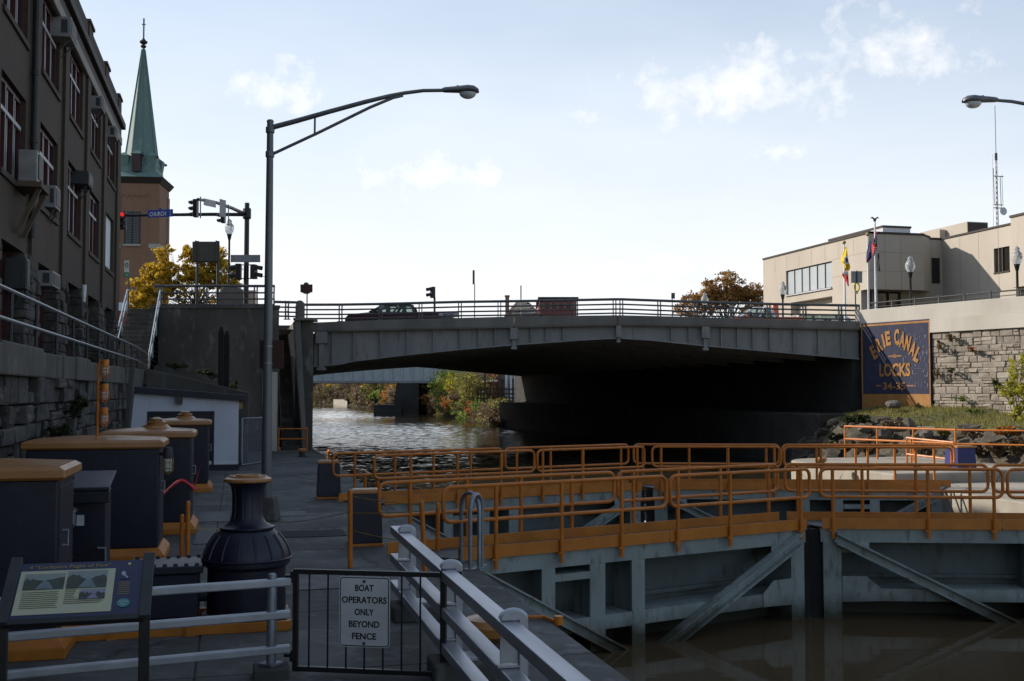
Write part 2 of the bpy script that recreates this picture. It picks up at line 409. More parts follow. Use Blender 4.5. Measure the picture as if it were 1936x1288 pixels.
MT = {}
def mk():
    T = MT
    T['platform'] = mat('platform_concrete', (.135, .13, .118), (.055, .053, .047), .7, .8, bump=.3, bscale=45, c3=(.18, .174, .16))
    T['concrete_dark'] = mat('stained_concrete', (.12, .108, .092), (.06, .053, .045), .55, .85, bump=.3, bscale=20, c3=(.17, .16, .145), stretch=(1, 1, .45))
    T['concrete_pale'] = mat('pale_concrete', (.50, .465, .405), (.40, .365, .31), .5, .8, bump=.15, bscale=30, stretch=(1, 1, .4))
    T['pier'] = mat('pier_concrete', (.40, .36, .29), (.28, .245, .195), .8, .8, bump=.2, bscale=30, c3=(.33, .3, .25))
    T['girder'] = mat('girder_paint', (.27, .263, .255), (.205, .2, .195), .7, .6, bump=.15, bscale=12, c3=(.19, .16, .135), stretch=(1, 1, .3))
    T['parapet'] = mat('parapet_concrete', (.20, .185, .165), (.13, .12, .105), 1.2, .85, bump=.2, bscale=25, stretch=(1, 1, .35))
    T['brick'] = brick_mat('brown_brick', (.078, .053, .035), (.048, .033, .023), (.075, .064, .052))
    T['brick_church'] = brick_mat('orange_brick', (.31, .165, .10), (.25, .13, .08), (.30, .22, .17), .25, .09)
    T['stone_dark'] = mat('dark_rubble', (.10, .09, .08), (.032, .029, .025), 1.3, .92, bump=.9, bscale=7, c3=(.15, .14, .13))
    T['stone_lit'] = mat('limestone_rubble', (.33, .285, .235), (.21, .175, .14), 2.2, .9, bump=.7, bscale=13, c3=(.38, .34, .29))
    T['stone_pier'] = mat('grey_rubble', (.17, .15, .13), (.10, .09, .075), 1.8, .9, bump=.5, bscale=10)
    T['navy'] = mat('navy_paint', (.013, .012, .030), (.008, .008, .018), 1.5, .42, bump=.06, bscale=60, spec=.5, c3=(.017, .016, .034))
    T['navy_bright'] = mat('royal_blue_paint', (.035, .04, .16), (.025, .03, .12), 1.5, .4, spec=.5)
    T['orange'] = mat('orange_enamel', (.60, .205, .02), (.45, .14, .014), 2.5, .45, bump=.12, bscale=40, spec=.5)
    T['orange_lid'] = mat('ochre_enamel', (.42, .185, .05), (.33, .135, .03), 2.0, .3, bump=.03, bscale=30, spec=.55)
    T['rail_orange'] = mat('rail_orange', (.63, .195, .02), (.48, .14, .014), 5, .42, spec=.4, bump=.1, bscale=50, c3=(.42, .12, .016))
    T['gate'] = mat('gate_paint', (.32, .355, .33), (.225, .25, .23), 1.3, .55, bump=.1, bscale=25, c3=(.15, .15, .13), stretch=(1, 1, .4))
    T['gate_skin'] = mat('gate_skin', (.15, .175, .17), (.10, .115, .11), .8, .6, c3=(.09, .08, .06), stretch=(1, 1, .5))
    T['timber_black'] = mat('black_timber', (.018, .016, .015), (.01, .009, .008), 3, .8)
    T['alu'] = mat('brushed_aluminium', (.52, .53, .56), (.36, .37, .40), 3, .42, .8, bump=.05, bscale=50, stretch=(1, .15, 1))
    T['alu_post'] = mat('dull_aluminium', (.48, .48, .5), (.36, .36, .38), 4, .5, .6)
    T['galv'] = mat('galvanised_steel', (.33, .35, .38), (.24, .26, .28), 6, .48, .7)
    T['steel_pole'] = mat('lamp_pole_steel', (.2, .2, .205), (.14, .14, .145), 3, .5, .5, stretch=(1, 1, .2))
    T['bridge_rail'] = mat('bridge_rail_steel', (.15, .15, .15), (.09, .09, .09), 4, .5, .5)
    T['black'] = mat('black_metal', (.012, .012, .012), (.02, .018, .016), 6, .42, .0)
    T['dark_grey'] = mat('dark_grey_metal', (.045, .045, .047), (.03, .03, .03), 4, .55)
    T['sign_back'] = mat('sign_back', (.30, .30, .31), (.22, .22, .23), 2, .5, .5)
    T['sign_dark'] = mat('dark_sign_back', (.10, .085, .07), (.075, .065, .055), 2, .55)
    T['white'] = mat('white_paint', (.74, .75, .78), (.62, .63, .66), 1.2, .6)
    T['shed_wall'] = mat('shed_wall', (.68, .69, .76), (.55, .56, .63), .7, .7, bump=.08, bscale=60)
    T['sign_white'] = mat('sign_white', (.66, .66, .64), (.52, .52, .49), 2.5, .45)
    T['ink'] = mat('sign_ink', (.012, .012, .012), None, 3, .5)
    T['window_red'] = mat('oxblood_frame', (.075, .018, .018), (.05, .013, .013), 4, .5)
    T['muntin'] = mat('pale_muntin', (.42, .40, .42), (.3, .29, .3), 4, .5)
    T['cornice'] = mat('weathered_cornice', (.30, .27, .235), (.2, .18, .155), 1.5, .75)
    T['parapet_brick'] = brick_mat('parapet_brick', (.07, .052, .04), (.05, .038, .03), (.075, .066, .056))
    T['ac'] = mat('air_conditioner_case', (.30, .285, .27), (.2, .19, .18), 3, .55)
    T['ac_dark'] = mat('air_conditioner_grille', (.05, .05, .055), (.03, .03, .03), 20, .6)
    T['grass'] = mat('bank_grass', (.085, .12, .03), (.13, .105, .05), 1.2, .9, bump=.8, bscale=20, c3=(.16, .12, .06))
    T['earth'] = mat('dark_earth', (.06, .052, .036), (.03, .03, .018), 1.2, .95, bump=.8, bscale=8)
    T['ground'] = mat('land', (.035, .036, .018), (.05, .038, .022), .5, 1.0, spec=.05, bump=1, bscale=3)
    T['rockbank'] = mat('rock_bank', (.105, .088, .062), (.032, .028, .02), 1.6, .95, bump=1.0, bscale=7, c3=(.15, .13, .10))
    T['asphalt'] = mat('asphalt', (.055, .055, .055), (.04, .04, .04), 2, .9)
    T['copper'] = mat('verdigris_copper', (.165, .245, .215), (.12, .185, .165), .35, .65, stretch=(1, 1, .3), c3=(.2, .3, .265))
    T['dark_trim'] = mat('dark_trim', (.05, .035, .03), (.035, .026, .022), 2, .7)
    T['bark'] = mat('bark', (.07, .052, .038), (.045, .034, .025), 4, .9, bump=.6, bscale=14)
    T['civic'] = mat('precast_concrete', (.47, .415, .345), (.385, .335, .275), .22, .85, bump=.12, bscale=14, stretch=(1, 1, .5), c3=(.40, .35, .285))
    T['civic_win'] = mat('blind_window', (.42, .45, .46), (.36, .39, .4), .5, .2, spec=.6)
    T['tint'] = mat('tinted_glass', (.02, .018, .016), (.015, .014, .013), 2, .08, spec=.7)
    T['pane'] = mat('dark_pane', (.03, .026, .03), (.018, .015, .018), 1, .12, spec=.6)
    T['board_red'] = mat('red_pane', (.05, .014, .016), (.035, .01, .012), 2, .35)
    T['mural_blue'] = mat('mural_blue', (.030, .032, .066), (.02, .022, .046), 1.0, .8, c3=(.05, .052, .088), stretch=(1, 1, .4))
    T['mural_orange'] = mat('mural_orange', (.40, .19, .055), (.29, .13, .035), 3, .75, bump=.1)
    T['flake'] = mat('flaked_paint', (.40, .40, .44), (.28, .29, .36), 6, .8)
    T['blue_sign'] = mat('street_sign_blue', (.02, .045, .30), (.018, .04, .25), 2, .4)
    T['green_sign'] = mat('green_sign', (.02, .22, .10), (.018, .18, .08), 2, .4)
    T['globe'] = mat('lamp_globe', (.78, .78, .76), (.7, .7, .7), 2, .2)
    T['lens_glass'] = mat('lamp_lens', (.62, .65, .66), (.5, .53, .55), 8, .12, spec=.7)
    T['rope'] = mat('yellow_rope', (.32, .22, .04), (.22, .15, .03), 8, .7)
    T['tape'] = mat('red_tape', (.75, .06, .06), (.6, .04, .05), 8, .4)
    T['rust'] = mat('brown_sign', (.075, .03, .022), (.05, .02, .016), 3, .5)
    T['plate'] = mat('tread_plate', (.10, .10, .10), (.06, .06, .06), 3, .6, .2, bump=.5, bscale=35)
    T['seam'] = mat('joint_filler', (.03, .03, .028), (.02, .02, .02), 4, .9)
    T['panel_navy'] = mat('panel_navy', (.022, .028, .075), (.018, .022, .06), 3, .3)
    T['panel_cream'] = mat('panel_cream', (.52, .50, .27), (.45, .45, .33), 5, .35, stretch=(1, 1, 1))
    T['panel_text'] = mat('panel_text', (.16, .15, .08), (.12, .11, .06), 5, .4)
    T['gold'] = mat('gold_letters', (.36, .24, .06), (.3, .2, .05), 5, .4)
    T['teal'] = mat('teal_emblem', (.06, .25, .25), (.05, .2, .2), 5, .4)
    T['skin_print'] = mat('pale_print', (.45, .5, .56), (.32, .36, .42), 9, .4)
    T['pic_sky'] = mat('print_sky', (.3, .3, .24), (.2, .24, .24), 6, .4)
    T['pic_dark'] = mat('print_trees', (.06, .075, .05), (.035, .045, .035), 16, .4, c3=(.12, .11, .07))
    T['pic_water'] = mat('print_water', (.2, .25, .25), (.12, .16, .16), 12, .4)
    T['pic_mauve'] = mat('print_mauve', (.3, .28, .36), (.2, .2, .26), 12, .4)
    T['maroon'] = mat('maroon_car_paint', (.055, .014, .02), (.045, .012, .017), 2, .25, coat=.6)
    T['car_grey'] = mat('grey_green_car_paint', (.10, .115, .11), None, 2, .25, coat=.6)
    T['car_white'] = mat('white_car_paint', (.7, .7, .68), None, 2, .25, coat=.6)
    T['car_orange'] = mat('orange_truck_paint', (.62, .12, .03), None, 2, .3, coat=.4)
    T['tyre'] = mat('tyre', (.02, .02, .02), None, 3, .8)
    T['rim'] = mat('wheel_rim', (.4, .4, .42), None, 3, .35, .8)
    g = mat('car_glass', (.36, .45, .42), (.34, .43, .40), 1, .06, spec=.6); T['car_glass'] = g
    b = g.node_tree.nodes["Principled BSDF"]; b.inputs["Transmission Weight"].default_value = .85; b.inputs["IOR"].default_value = 1.05
    T['red_wall'] = mat('barn_red_siding', (.30, .085, .065), (.22, .06, .045), .6, .8, stretch=(1, 1, 3))
    T['grey_siding'] = mat('grey_siding', (.36, .33, .29), (.27, .25, .215), .6, .8, stretch=(1, 1, 3))
    T['roof'] = mat('shingle_roof', (.11, .07, .055), (.075, .05, .04), 2, .9, bump=.4, bscale=12)
    T['salmon'] = mat('salmon_board', (.58, .40, .30), (.5, .34, .26), 1, .7)
    T['timber'] = mat('weathered_timber', (.13, .09, .06), (.09, .06, .04), 4, .85, stretch=(1, 1, .15))
    T['flag_yellow'] = mat('yellow_flag', (.80, .55, .01), (.7, .46, .01), 1, .8)
    T['flag_white'] = mat('white_flag_cloth', (.75, .72, .70), (.65, .62, .6), 2, .8)
    T['flag_red'] = mat('red_flag_cloth', (.55, .03, .035), (.45, .025, .03), 2, .8)
    T['flag_blue'] = mat('navy_flag_cloth', (.03, .03, .11), (.025, .025, .085), 2, .8)
    T['flag_black'] = mat('black_flag_cloth', (.02, .02, .02), None, 2, .8)
    for n_, c, e in (('signal_red', (.9, .03, .02), .7), ('dark_lens', (.03, .03, .025), 0), ('amber_lens', (.05, .02, .005), 0)):
        m = mat(n_, c, None, 4, .2); T[n_] = m
        if e:
            bb = m.node_tree.nodes["Principled BSDF"]; bb.inputs["Emission Color"].default_value = (*c, 1); bb.inputs["Emission Strength"].default_value = e
    def water(name, col, bumpd, sc, rough, st=(.7, 1.3, 1)):
        m = bpy.data.materials.new(name); m.use_nodes = True
        nt = m.node_tree; N = nt.nodes; L = nt.links; b = N["Principled BSDF"]
        b.inputs["Base Color"].default_value = (*col, 1); b.inputs["Roughness"].default_value = rough; b.inputs["IOR"].default_value = 1.33; b.inputs["Specular IOR Level"].default_value = .5
        tc = N.new("ShaderNodeTexCoord"); mp = N.new("ShaderNodeMapping"); L.new(tc.outputs["Object"], mp.inputs[0]); mp.inputs["Scale"].default_value = st
        h = None
        for s_, w_ in sc:
            n = N.new("ShaderNodeTexNoise"); L.new(mp.outputs[0], n.inputs[0]); n.inputs["Scale"].default_value = s_; n.inputs["Detail"].default_value = 4
            mm = N.new("ShaderNodeMath"); mm.operation = 'MULTIPLY_ADD'; L.new(n.outputs[0], mm.inputs[0]); mm.inputs[1].default_value = w_
            if h is not None: L.new(h, mm.inputs[2])
            else: mm.inputs[2].default_value = 0
            h = mm.outputs[0]
        bp = N.new("ShaderNodeBump"); bp.inputs["Strength"].default_value = 1; bp.inputs["Distance"].default_value = bumpd; L.new(h, bp.inputs["Height"]); L.new(bp.outputs[0], b.inputs["Normal"])
        return m
    T['canal'] = water('canal_water', (.03, .026, .015), .02, ((2.6, .4), (7, .3)), .04, (.8, 1.4, 1))
    T['lock'] = water('lock_water', (.10, .068, .036), .010, ((.5, .6), (2.2, .3)), .05)
mk()

def per_stone(m, lo=.75, hi=1.15):
    """each stone of a wall takes its own tone"""
    nt = m.node_tree; N = nt.nodes; L = nt.links; b = N["Principled BSDF"]; src = b.inputs["Base Color"].links[0].from_socket
    g = N.new("ShaderNodeNewGeometry"); r = N.new("ShaderNodeMapRange"); L.new(g.outputs["Random Per Island"], r.inputs[0]); r.inputs[3].default_value = lo; r.inputs[4].default_value = hi
    x = N.new("ShaderNodeVectorMath"); x.operation = 'SCALE'; L.new(src, x.inputs[0]); L.new(r.outputs[0], x.inputs["Scale"]); L.new(x.outputs[0], b.inputs["Base Color"])
for k_ in ('stone_lit', 'stone_dark'): per_stone(MT[k_])

MT['joint'] = mat('panel_joint', (.30, .25, .19), (.25, .205, .16), 2, .9)

def waterline(m, z0, col, soft=.18):
    """slime left by the changing water level, with a ragged upper edge"""
    nt = m.node_tree; N = nt.nodes; L = nt.links; b = N["Principled BSDF"]; src = b.inputs["Base Color"].links[0].from_socket
    tc = N.new("ShaderNodeTexCoord"); sp = N.new("ShaderNodeSeparateXYZ"); L.new(tc.outputs["Object"], sp.inputs[0])
    nz = N.new("ShaderNodeTexNoise"); L.new(tc.outputs["Object"], nz.inputs[0]); nz.inputs["Scale"].default_value = 2.2; nz.inputs["Detail"].default_value = 7
    a = N.new("ShaderNodeMath"); a.operation = 'MULTIPLY_ADD'; L.new(nz.outputs[0], a.inputs[0]); a.inputs[1].default_value = .5; L.new(sp.outputs[2], a.inputs[2])
    r = N.new("ShaderNodeMapRange"); L.new(a.outputs[0], r.inputs[0]); r.inputs[1].default_value = z0 + .25 + soft; r.inputs[2].default_value = z0 + .25 - soft; r.inputs[3].default_value = 0; r.inputs[4].default_value = 1
    x = N.new("ShaderNodeMix"); x.data_type = 'RGBA'; L.new(r.outputs[0], x.inputs[0]); L.new(src, x.inputs[6]); x.inputs[7].default_value = (*col, 1); L.new(x.outputs[2], b.inputs["Base Color"])
waterline(MT['gate'], -1.28, (.06, .055, .035)); waterline(MT['gate_skin'], -1.05, (.045, .04, .028))
MT['underbridge_shade'] = mat('underbridge_shade_concrete', (.05, .046, .04), (.028, .026, .022), .8, .95, bump=.3, bscale=10)  # concrete darkened to put the shade under the bridges into its colour
def rust_runs(m, col=(.14, .065, .03)):
    nt = m.node_tree; N = nt.nodes; L = nt.links; b = N["Principled BSDF"]; src = b.inputs["Base Color"].links[0].from_socket
    tc = N.new("ShaderNodeTexCoord"); mp = N.new("ShaderNodeMapping"); L.new(tc.outputs["Object"], mp.inputs[0]); mp.inputs["Scale"].default_value = (5, 5, .55)
    nz = N.new("ShaderNodeTexNoise"); L.new(mp.outputs[0], nz.inputs[0]); nz.inputs["Scale"].default_value = 1.6; nz.inputs["Detail"].default_value = 8
    r = N.new("ShaderNodeMapRange"); L.new(nz.outputs[0], r.inputs[0]); r.inputs[1].default_value = .60; r.inputs[2].default_value = .76; r.inputs[4].default_value = .65
    x = N.new("ShaderNodeMix"); x.data_type = 'RGBA'; L.new(r.outputs[0], x.inputs[0]); L.new(src, x.inputs[6]); x.inputs[7].default_value = (*col, 1); L.new(x.outputs[2], b.inputs["Base Color"])
rust_runs(MT['gate']); rust_runs(MT['girder'], (.13, .10, .08))

def cracks(m):
    nt = m.node_tree; N = nt.nodes; L = nt.links; b = N["Principled BSDF"]; src = b.inputs["Base Color"].links[0].from_socket
    tc = N.new("ShaderNodeTexCoord"); nz = N.new("ShaderNodeTexNoise"); L.new(tc.outputs["Object"], nz.inputs[0]); nz.inputs["Scale"].default_value = 1.3; nz.inputs["Detail"].default_value = 6
    a = N.new("ShaderNodeVectorMath"); a.operation = 'MULTIPLY_ADD'; L.new(nz.outputs["Color"], a.inputs[0]); a.inputs[1].default_value = (.8, .8, .8); L.new(tc.outputs["Object"], a.inputs[2])
    v = N.new("ShaderNodeTexVoronoi"); v.feature = 'DISTANCE_TO_EDGE'; L.new(a.outputs[0], v.inputs[0]); v.inputs["Scale"].default_value = .33
    r = N.new("ShaderNodeMapRange"); L.new(v.outputs["Distance"], r.inputs[0]); r.inputs[1].default_value = .0; r.inputs[2].default_value = .008; r.inputs[3].default_value = .75; r.inputs[4].default_value = 0
    x = N.new("ShaderNodeMix"); x.data_type = 'RGBA'; L.new(r.outputs[0], x.inputs[0]); L.new(src, x.inputs[6]); x.inputs[7].default_value = (.02, .019, .017, 1); L.new(x.outputs[2], b.inputs["Base Color"])
cracks(MT['platform']); cracks(MT['pier'])
g_ = MT['globe'].node_tree.nodes["Principled BSDF"]; g_.inputs["Transmission Weight"].default_value = .65; g_.inputs["IOR"].default_value = 1.2; g_.inputs["Roughness"].default_value = .12
T = MT
Z_LOCK, Z_CANAL, Z_STREET = -1.6, -0.6, 5.2
# ------------------------------------------------------------------ the setting
def xr(y):                                     # right water's edge of the canal
    pts = ((-50, 22.6), (96, 22.6), (100, 23), (128, 25), (165, 25.7), (210, 24.8), (250, 24), (278, 19), (340, 2), (450, -60), (700, -300))
    for (a, b), (c, d) in zip(pts, pts[1:]):
        if y <= c: return b + (d - b) * (y - a) / (c - a)
    return -300
def xl(y):
    pts = ((-50, 3.2), (100, 3.1), (160, 1), (210, -2), (250, -6), (278, -14), (340, -36), (450, -100), (700, -345))
    for (a, b), (c, d) in zip(pts, pts[1:]):
        if y <= c: return b + (d - b) * (y - a) / (c - a)
    return -345

m = MB(); m.face([(3.0, -12, Z_LOCK), (17.2, -12, Z_LOCK), (17.2, 26.2, Z_LOCK), (3.0, 26.2, Z_LOCK)])
structure(m.build('lock_water', T['lock']))
ys = [20, 30, 46, 60, 80, 100, 128, 165, 210, 250, 278, 310, 340, 395, 450, 560, 700]
m = MB()
rows = [[(xl(y) - 3, y, Z_CANAL), (xr(y) + 3, y, Z_CANAL)] for y in ys if y >= 60]
m.loft(rows)
m.face([(3.0, 46, Z_CANAL), (24.5, 46, Z_CANAL), (25.6, 60, Z_CANAL), (.1, 60, Z_CANAL)]) if False else None
m.bm.free()
def canal_mesh():
    RN = np.random.default_rng(12); W = []
    for lam0, lam1, nn, st in ((.3, .6, 16, .045), (.6, 1.2, 14, .028), (1.2, 2.6, 10, .012), (2.6, 5, 6, .010)):
        for _ in range(nn):
            l = RN.uniform(lam0, lam1); a = RN.normal(math.pi / 2, .55); W.append((2 * math.pi / l * math.cos(a), 2 * math.pi / l * math.sin(a), RN.uniform(0, 6.28), st * l / 6.28 * RN.uniform(.5, 1.3), l))
    V = []; Fc = []; off = 0
    yy = np.concatenate([np.arange(26.15, 62, .09), np.arange(62, 110, .15), np.arange(110, 180, .28), np.arange(180, 300, .45), np.arange(300, 700, 8)])
    nx = 130; us = np.linspace(0, 1, nx)
    X = np.zeros((len(yy), nx)); Y = np.zeros_like(X); Z = np.zeros_like(X)
    for i, y in enumerate(yy):
        a = 3.0 if y < 48 else xl(y) - 1.5; b = 23.4 if y < 42 else xr(y) + 1.5
        X[i] = a + (b - a) * us; Y[i] = y
    step = np.gradient(yy)[:, None]; dxs = np.gradient(X, axis=1)
    for kx, ky, ph, am, l in W:
        ok = np.clip((l / np.maximum(step, dxs * .45) - 2.2) / 1.5, 0, 1)
        Z += ok * am * np.sin(kx * X + ky * Y + ph)
    gust = .75 + .5 * np.sin(.11 * X + .075 * Y + 1.0) * np.sin(.05 * X - .043 * Y)
    Z = Z_CANAL + Z * gust * .9
    P = np.stack([X, Y, Z], 2).reshape(-1, 3)
    i, j = np.meshgrid(np.arange(len(yy) - 1), np.arange(nx - 1), indexing='ij'); q = (i * nx + j).ravel()
    Q = np.stack([q, q + 1, q + nx + 1, q + nx], 1).astype(np.int32); k = len(Q)
    me = bpy.data.meshes.new('canal_water'); me.vertices.add(len(P)); me.vertices.foreach_set("co", P.astype(np.float32).ravel())
    me.loops.add(4 * k); me.loops.foreach_set("vertex_index", Q.ravel()); me.polygons.add(k)
    me.polygons.foreach_set("loop_start", np.arange(0, 4 * k, 4, dtype=np.int32)); me.polygons.foreach_set("loop_total", np.full(k, 4, dtype=np.int32))
    me.polygons.foreach_set("use_smooth", np.ones(k, dtype=bool)); me.update(); me.validate(); me.materials.append(T['canal'])
    o = bpy.data.objects.new('canal_water', me); COL.objects.link(o); structure(o)
canal_mesh()

# land: street-level plates either side and the banks that run down to the water beyond the bridge
m = MB()
ysl = [96] + [104 + 6 * i for i in range(41)] + [360, 395, 450, 560, 700, 1600]
R = random.Random(5)
rr = []; ll = []
for y in ysl:
    x = xr(y); j = lambda k: R.uniform(-k, k)
    rr.append([(x - 1, y, -2), (x, y, -.65), (x + .8 + j(.2), y, .1 + j(.2)), (x + 2.4 + j(.4), y, 1.3 + j(.3)), (x + 5 + j(.5), y, 2.0 + j(.2)), (x + 14, y, 2.6), (x + 40, y, 4.6), (x + 110, y, 5.4), (1600, y, 7)])
    x = xl(y)
    ll.append([(-1600, y, 8), (x - 110, y, 6), (x - 30, y, 5), (x - 12, y, 4.2), (x - 5 + j(.4), y, 2.8 + j(.3)), (x - 2 + j(.3), y, 1.2 + j(.3)), (x - .6, y, .1), (x, y, -.65), (x + 1, y, -2)])
m.loft(rr); m.loft(ll)
E = 1600
for q in ([(-E, -300), (-4.9, -300), (-4.9, 40.5), (-E, 40.5)], [(-E, 40.5), (-16, 40.5), (-16, 48.6), (-E, 48.6)], [(-16, 46.8), (-4.6, 46.8), (-4.6, 48.6), (-16, 48.6)], [(-E, 48.6), (3.0, 48.6), (2.9, 100.5), (-E, 100.5)],
          [(23.8, 60), (E, 60), (E, 100.5), (23.8, 100.5)], [(27.2, 42.2), (E, 42.2), (E, 60), (27.2, 60)], [(27.2, 42.2), (39.5, -2), (E, -2), (E, 42.2)], [(39.5, -2), (44, -300), (E, -300), (E, -2)]):
    m.face([(x, y, Z_STREET) for x, y in q])
m.face([(-16, 40.5, 3.07), (-4.8, 40.5, 3.07), (-4.8, 46.8, 3.07), (-16, 46.8, 3.07)]); m.face([(-16, 46.8, 3.07), (-4.6, 46.8, 3.07), (-4.6, 46.8, Z_STREET), (-16, 46.8, Z_STREET)]); m.face([(-16, 40.5, 3.07), (-16, 46.8, 3.07), (-16, 46.8, Z_STREET), (-16, 40.5, Z_STREET)])
m.face([(-E, 1600, 8), (E, 1600, 8), (E, 4000, 60), (-E, 4000, 60)])
structure(m.build('ground', T['ground']))

# lock platform on the left: separate pours with open joints
m = MB()
cuts = [-6, 3.1, 6.3, 9.9, 12.55, 14.3, 17.4, 20.1, 23.6, 28.5, 33.4, 38.0, 44.8]
for a, b in zip(cuts, cuts[1:]):
    m.box(-3.42, -.35, a + .008, b - .008, -.25, 0); m.box(-.335, 3.27, a + .008, b - .008, -.25, 0)
structure(m.build('platform', T['platform'], bev=.012))
m = MB(); m.box(-3.42, 3.255, -6, 44.8, -5, -.02)
m.box(-3.42, 3.2, 44.8, 48.2, -5, 0)
structure(m.build('lock_wall', T['concrete_dark']))
# right-hand lock wall and its raised nose
m = MB()
for a, b in ((-8, 3.5), (3.5, 9), (9, 13.6), (13.6, 14.9)):
    m.box(17.02, 22.5, a + .01, b - .01, -5, 0)
for a, b in ((14.9, 20.5), (20.5, 26.0)):
    m.box(17.05, 22.5, a + .01, b - .01, -5, 0.0)
structure(m.build('pier', T['pier'], bev=.03))
m = MB()
pl = [(17.05, 26.0)] + [(17.05, 31.2)] + [(17.05 + 1.6 * (1 - math.cos(t)), 31.2 + 1.6 * math.sin(t)) for t in [math.pi / 2 * i / 6 for i in range(1, 7)]] + [(22.5, 32.8), (22.5, 26.0)]
m.prism([(x, y, -5) for x, y in pl], (0, 0, 5.28))
structure(m.build('pier_nose', T['pier'], bev=.06))
for x0, x1, y0, y1 in ((17.04, 17.3, 24.0, 24.6), ):
    pass

# ledge before the brick building, retaining wall of rubble under it
m = MB(); m.box(-5.2, -3.45, 4, 43.2, 2.4, 3.08); structure(m.build('terrace', T['concrete_dark']))

def left_wall():
    t = thing('retaining_wall', (-3.4, 20, 0), 'dark rubble stone retaining wall with heavy capstones under the brick building', 'wall', None)
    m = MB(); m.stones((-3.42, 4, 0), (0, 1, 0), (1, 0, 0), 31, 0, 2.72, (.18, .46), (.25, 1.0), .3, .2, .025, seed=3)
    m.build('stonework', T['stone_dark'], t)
    m = MB(); m.box(-3.9, -3.62, 4, 35, 0, 2.72); m.build('backing', T['seam'], t)
    R = random.Random(2); y = 4
    while y < 35:
        w = R.uniform(1.5, 3.4); m = MB()
        h0 = 3.12 + R.uniform(-.03, .04)
        m.box(-3.8, -3.24 + R.uniform(-.03, .05), y + .02, min(35, y + w) - .02, 2.70, h0 + .04); m.build('capstone', T['concrete_dark'], t, bev=.03); y += w
left_wall()
# lower concrete wall and earth slope behind the shed
m = MB()
a = at(245, 690, 40.5); b = at(455, 738, 43.5)
m.prism([(-3.75, 35.02, 0), (-3.3, 35.02, 0), (-3.05, 35.02, 3.2), (-3.75, 35.02, 3.2)], (0, 4.6, 0))
q0 = at(338, 700, 37.6); q1 = at(462, 742, 38.6)
m.hexa([(-3.0, 38.6, 0), (.35, 38.0, 0), (.35, 38.5, 0), (-3.0, 39.1, 0), (-3.0, 38.6, 3.25), (.35, 38.0, 2.45), (.35, 38.5, 2.45), (-3.0, 39.1, 3.25)])
tag(m.build('concrete_wall', T['concrete_dark'], bev=.03), 'low grey concrete wall sloping down behind the white shed', 'wall')
m = MB()
R = random.Random(8)
rows = []
for i in range(9):
    s = i / 8; y0 = 38.6 + s * 9.0
    rows.append([(-3.6 + 3.7 * k / 10, y0 - .18 * (k / 10) * 5 + R.uniform(-.1, .1), (2.35 + .95 * s) * (1 - .42 * (k / 10) ** 1.3) + R.uniform(-.1, .1) + .35) for k in range(11)])
m.loft(rows); structure(m.build('earth_bank', T['earth'], smooth=True))

# abutment left of the bridge, in line with the bridge face
def cprism(mb, pts, D, depth):
    """outline given as (camera-parallel x, z) at depth D, extruded away along the view"""
    mb.prism([C(x, D, z) for x, z in pts], FWH * depth); return mb
t = thing('abutment_wall', C(-12.5, 46, 0), 'tall stained concrete abutment wall between the two stairways left of the bridge', 'wall')
m = MB(); m.prism([C(x, 46.0, z) for x, z in [(-15.25, 0), (-9.83, 0), (-9.83, 6.0), (-15.25, 6.0)]], (0, 2, 0)); m.build('wall_face', T['concrete_dark'], t)
m = MB(); m.prism([C(x, 45.94, z) for x, z in [(-15.3, 6.0), (-9.78, 6.0), (-9.78, 6.12), (-15.3, 6.12)]], (0, 2.1, 0)); m.build('coping', T['concrete_dark'], t)
for X in (-13.2, -11.2):
    pass
m = MB(); cprism(m, [(-10.45, 0), (-9.86, 0), (-9.86, 3.3), (-10.45, 3.3)], 45.8, .19); m.build('pilaster', T['concrete_pale'], t)

def steps(name, label, n, p0, p1, ldir, width, z0, z1, mt):
    """p0 to p1 is the run in plan, ldir the direction along each tread"""
    t = thing(name, p0, label, 'stairs')
    m = MB(); p0 = Vector(p0); p1 = Vector(p1); l = Vector(ldir).normalized() * width
    d = (p1 - p0) / n; h = (z1 - z0) / n; d.z = 0
    for i in range(n):
        a = p0 + d * i; a.z = z0 - .5 if i == 0 else z0 + h * (i - 1)
        e = a + d * (n - i) if i < n - 1 else a + d
        zb = z0 + h * (i + 1)
        q = [a, a + l, e + l, e]
        m.hexa([(p.x, p.y, a.z) for p in q] + [(p.x, p.y, zb) for p in q])
    m.build('treads', mt, t, bev=.012); return t
s1 = steps('stairway', 'concrete steps climbing beside the brick building to the street', 14, (-4.5, 43.2, 0), (-4.5, 48.4, 0), (1, 0, 0), 1.22, 3.1, 5.95, T['concrete_dark'])
b0 = C(-9.78, 46.6, 0)
s2 = steps('bridge_stairway', 'dark narrow concrete steps between the abutment and the bridge pier', 30, b0, b0 + Vector((0, 7.6, 0)), RT, .92, 0.0, 5.75, T['concrete_dark'])
t = thing('bridge_pier', C(-8.9, 47, 0), 'weathered concrete pier at the left end of the steel bridge', 'pier')
m = MB(); m.prism([C(x, 46.6, z) for x, z in [(-9.0, 0), (-8.48, 0), (-8.48, 5.5), (-9.0, 5.5)]], Vector((0, 8.6, 0))); m.build('shaft', T['concrete_dark'], t, bev=.02)
m = MB()
m.prism([C(-8.86, 46.4, 0), C(-8.68, 46.4, 0), C(-9.0, 46.4, 5.5), C(-9.27, 46.4, 5.5)], Vector((0, 8.4, 0))); m.build('stair_cheek', T['parapet'], t, bev=.02)
m = MB(); cprism(m, [(-9.3, 5.5), (-8.46, 5.5), (-8.46, 5.62), (-9.3, 5.62)], 46.3, 1.2); m.build('cap', T['parapet'], t, bev=.02)
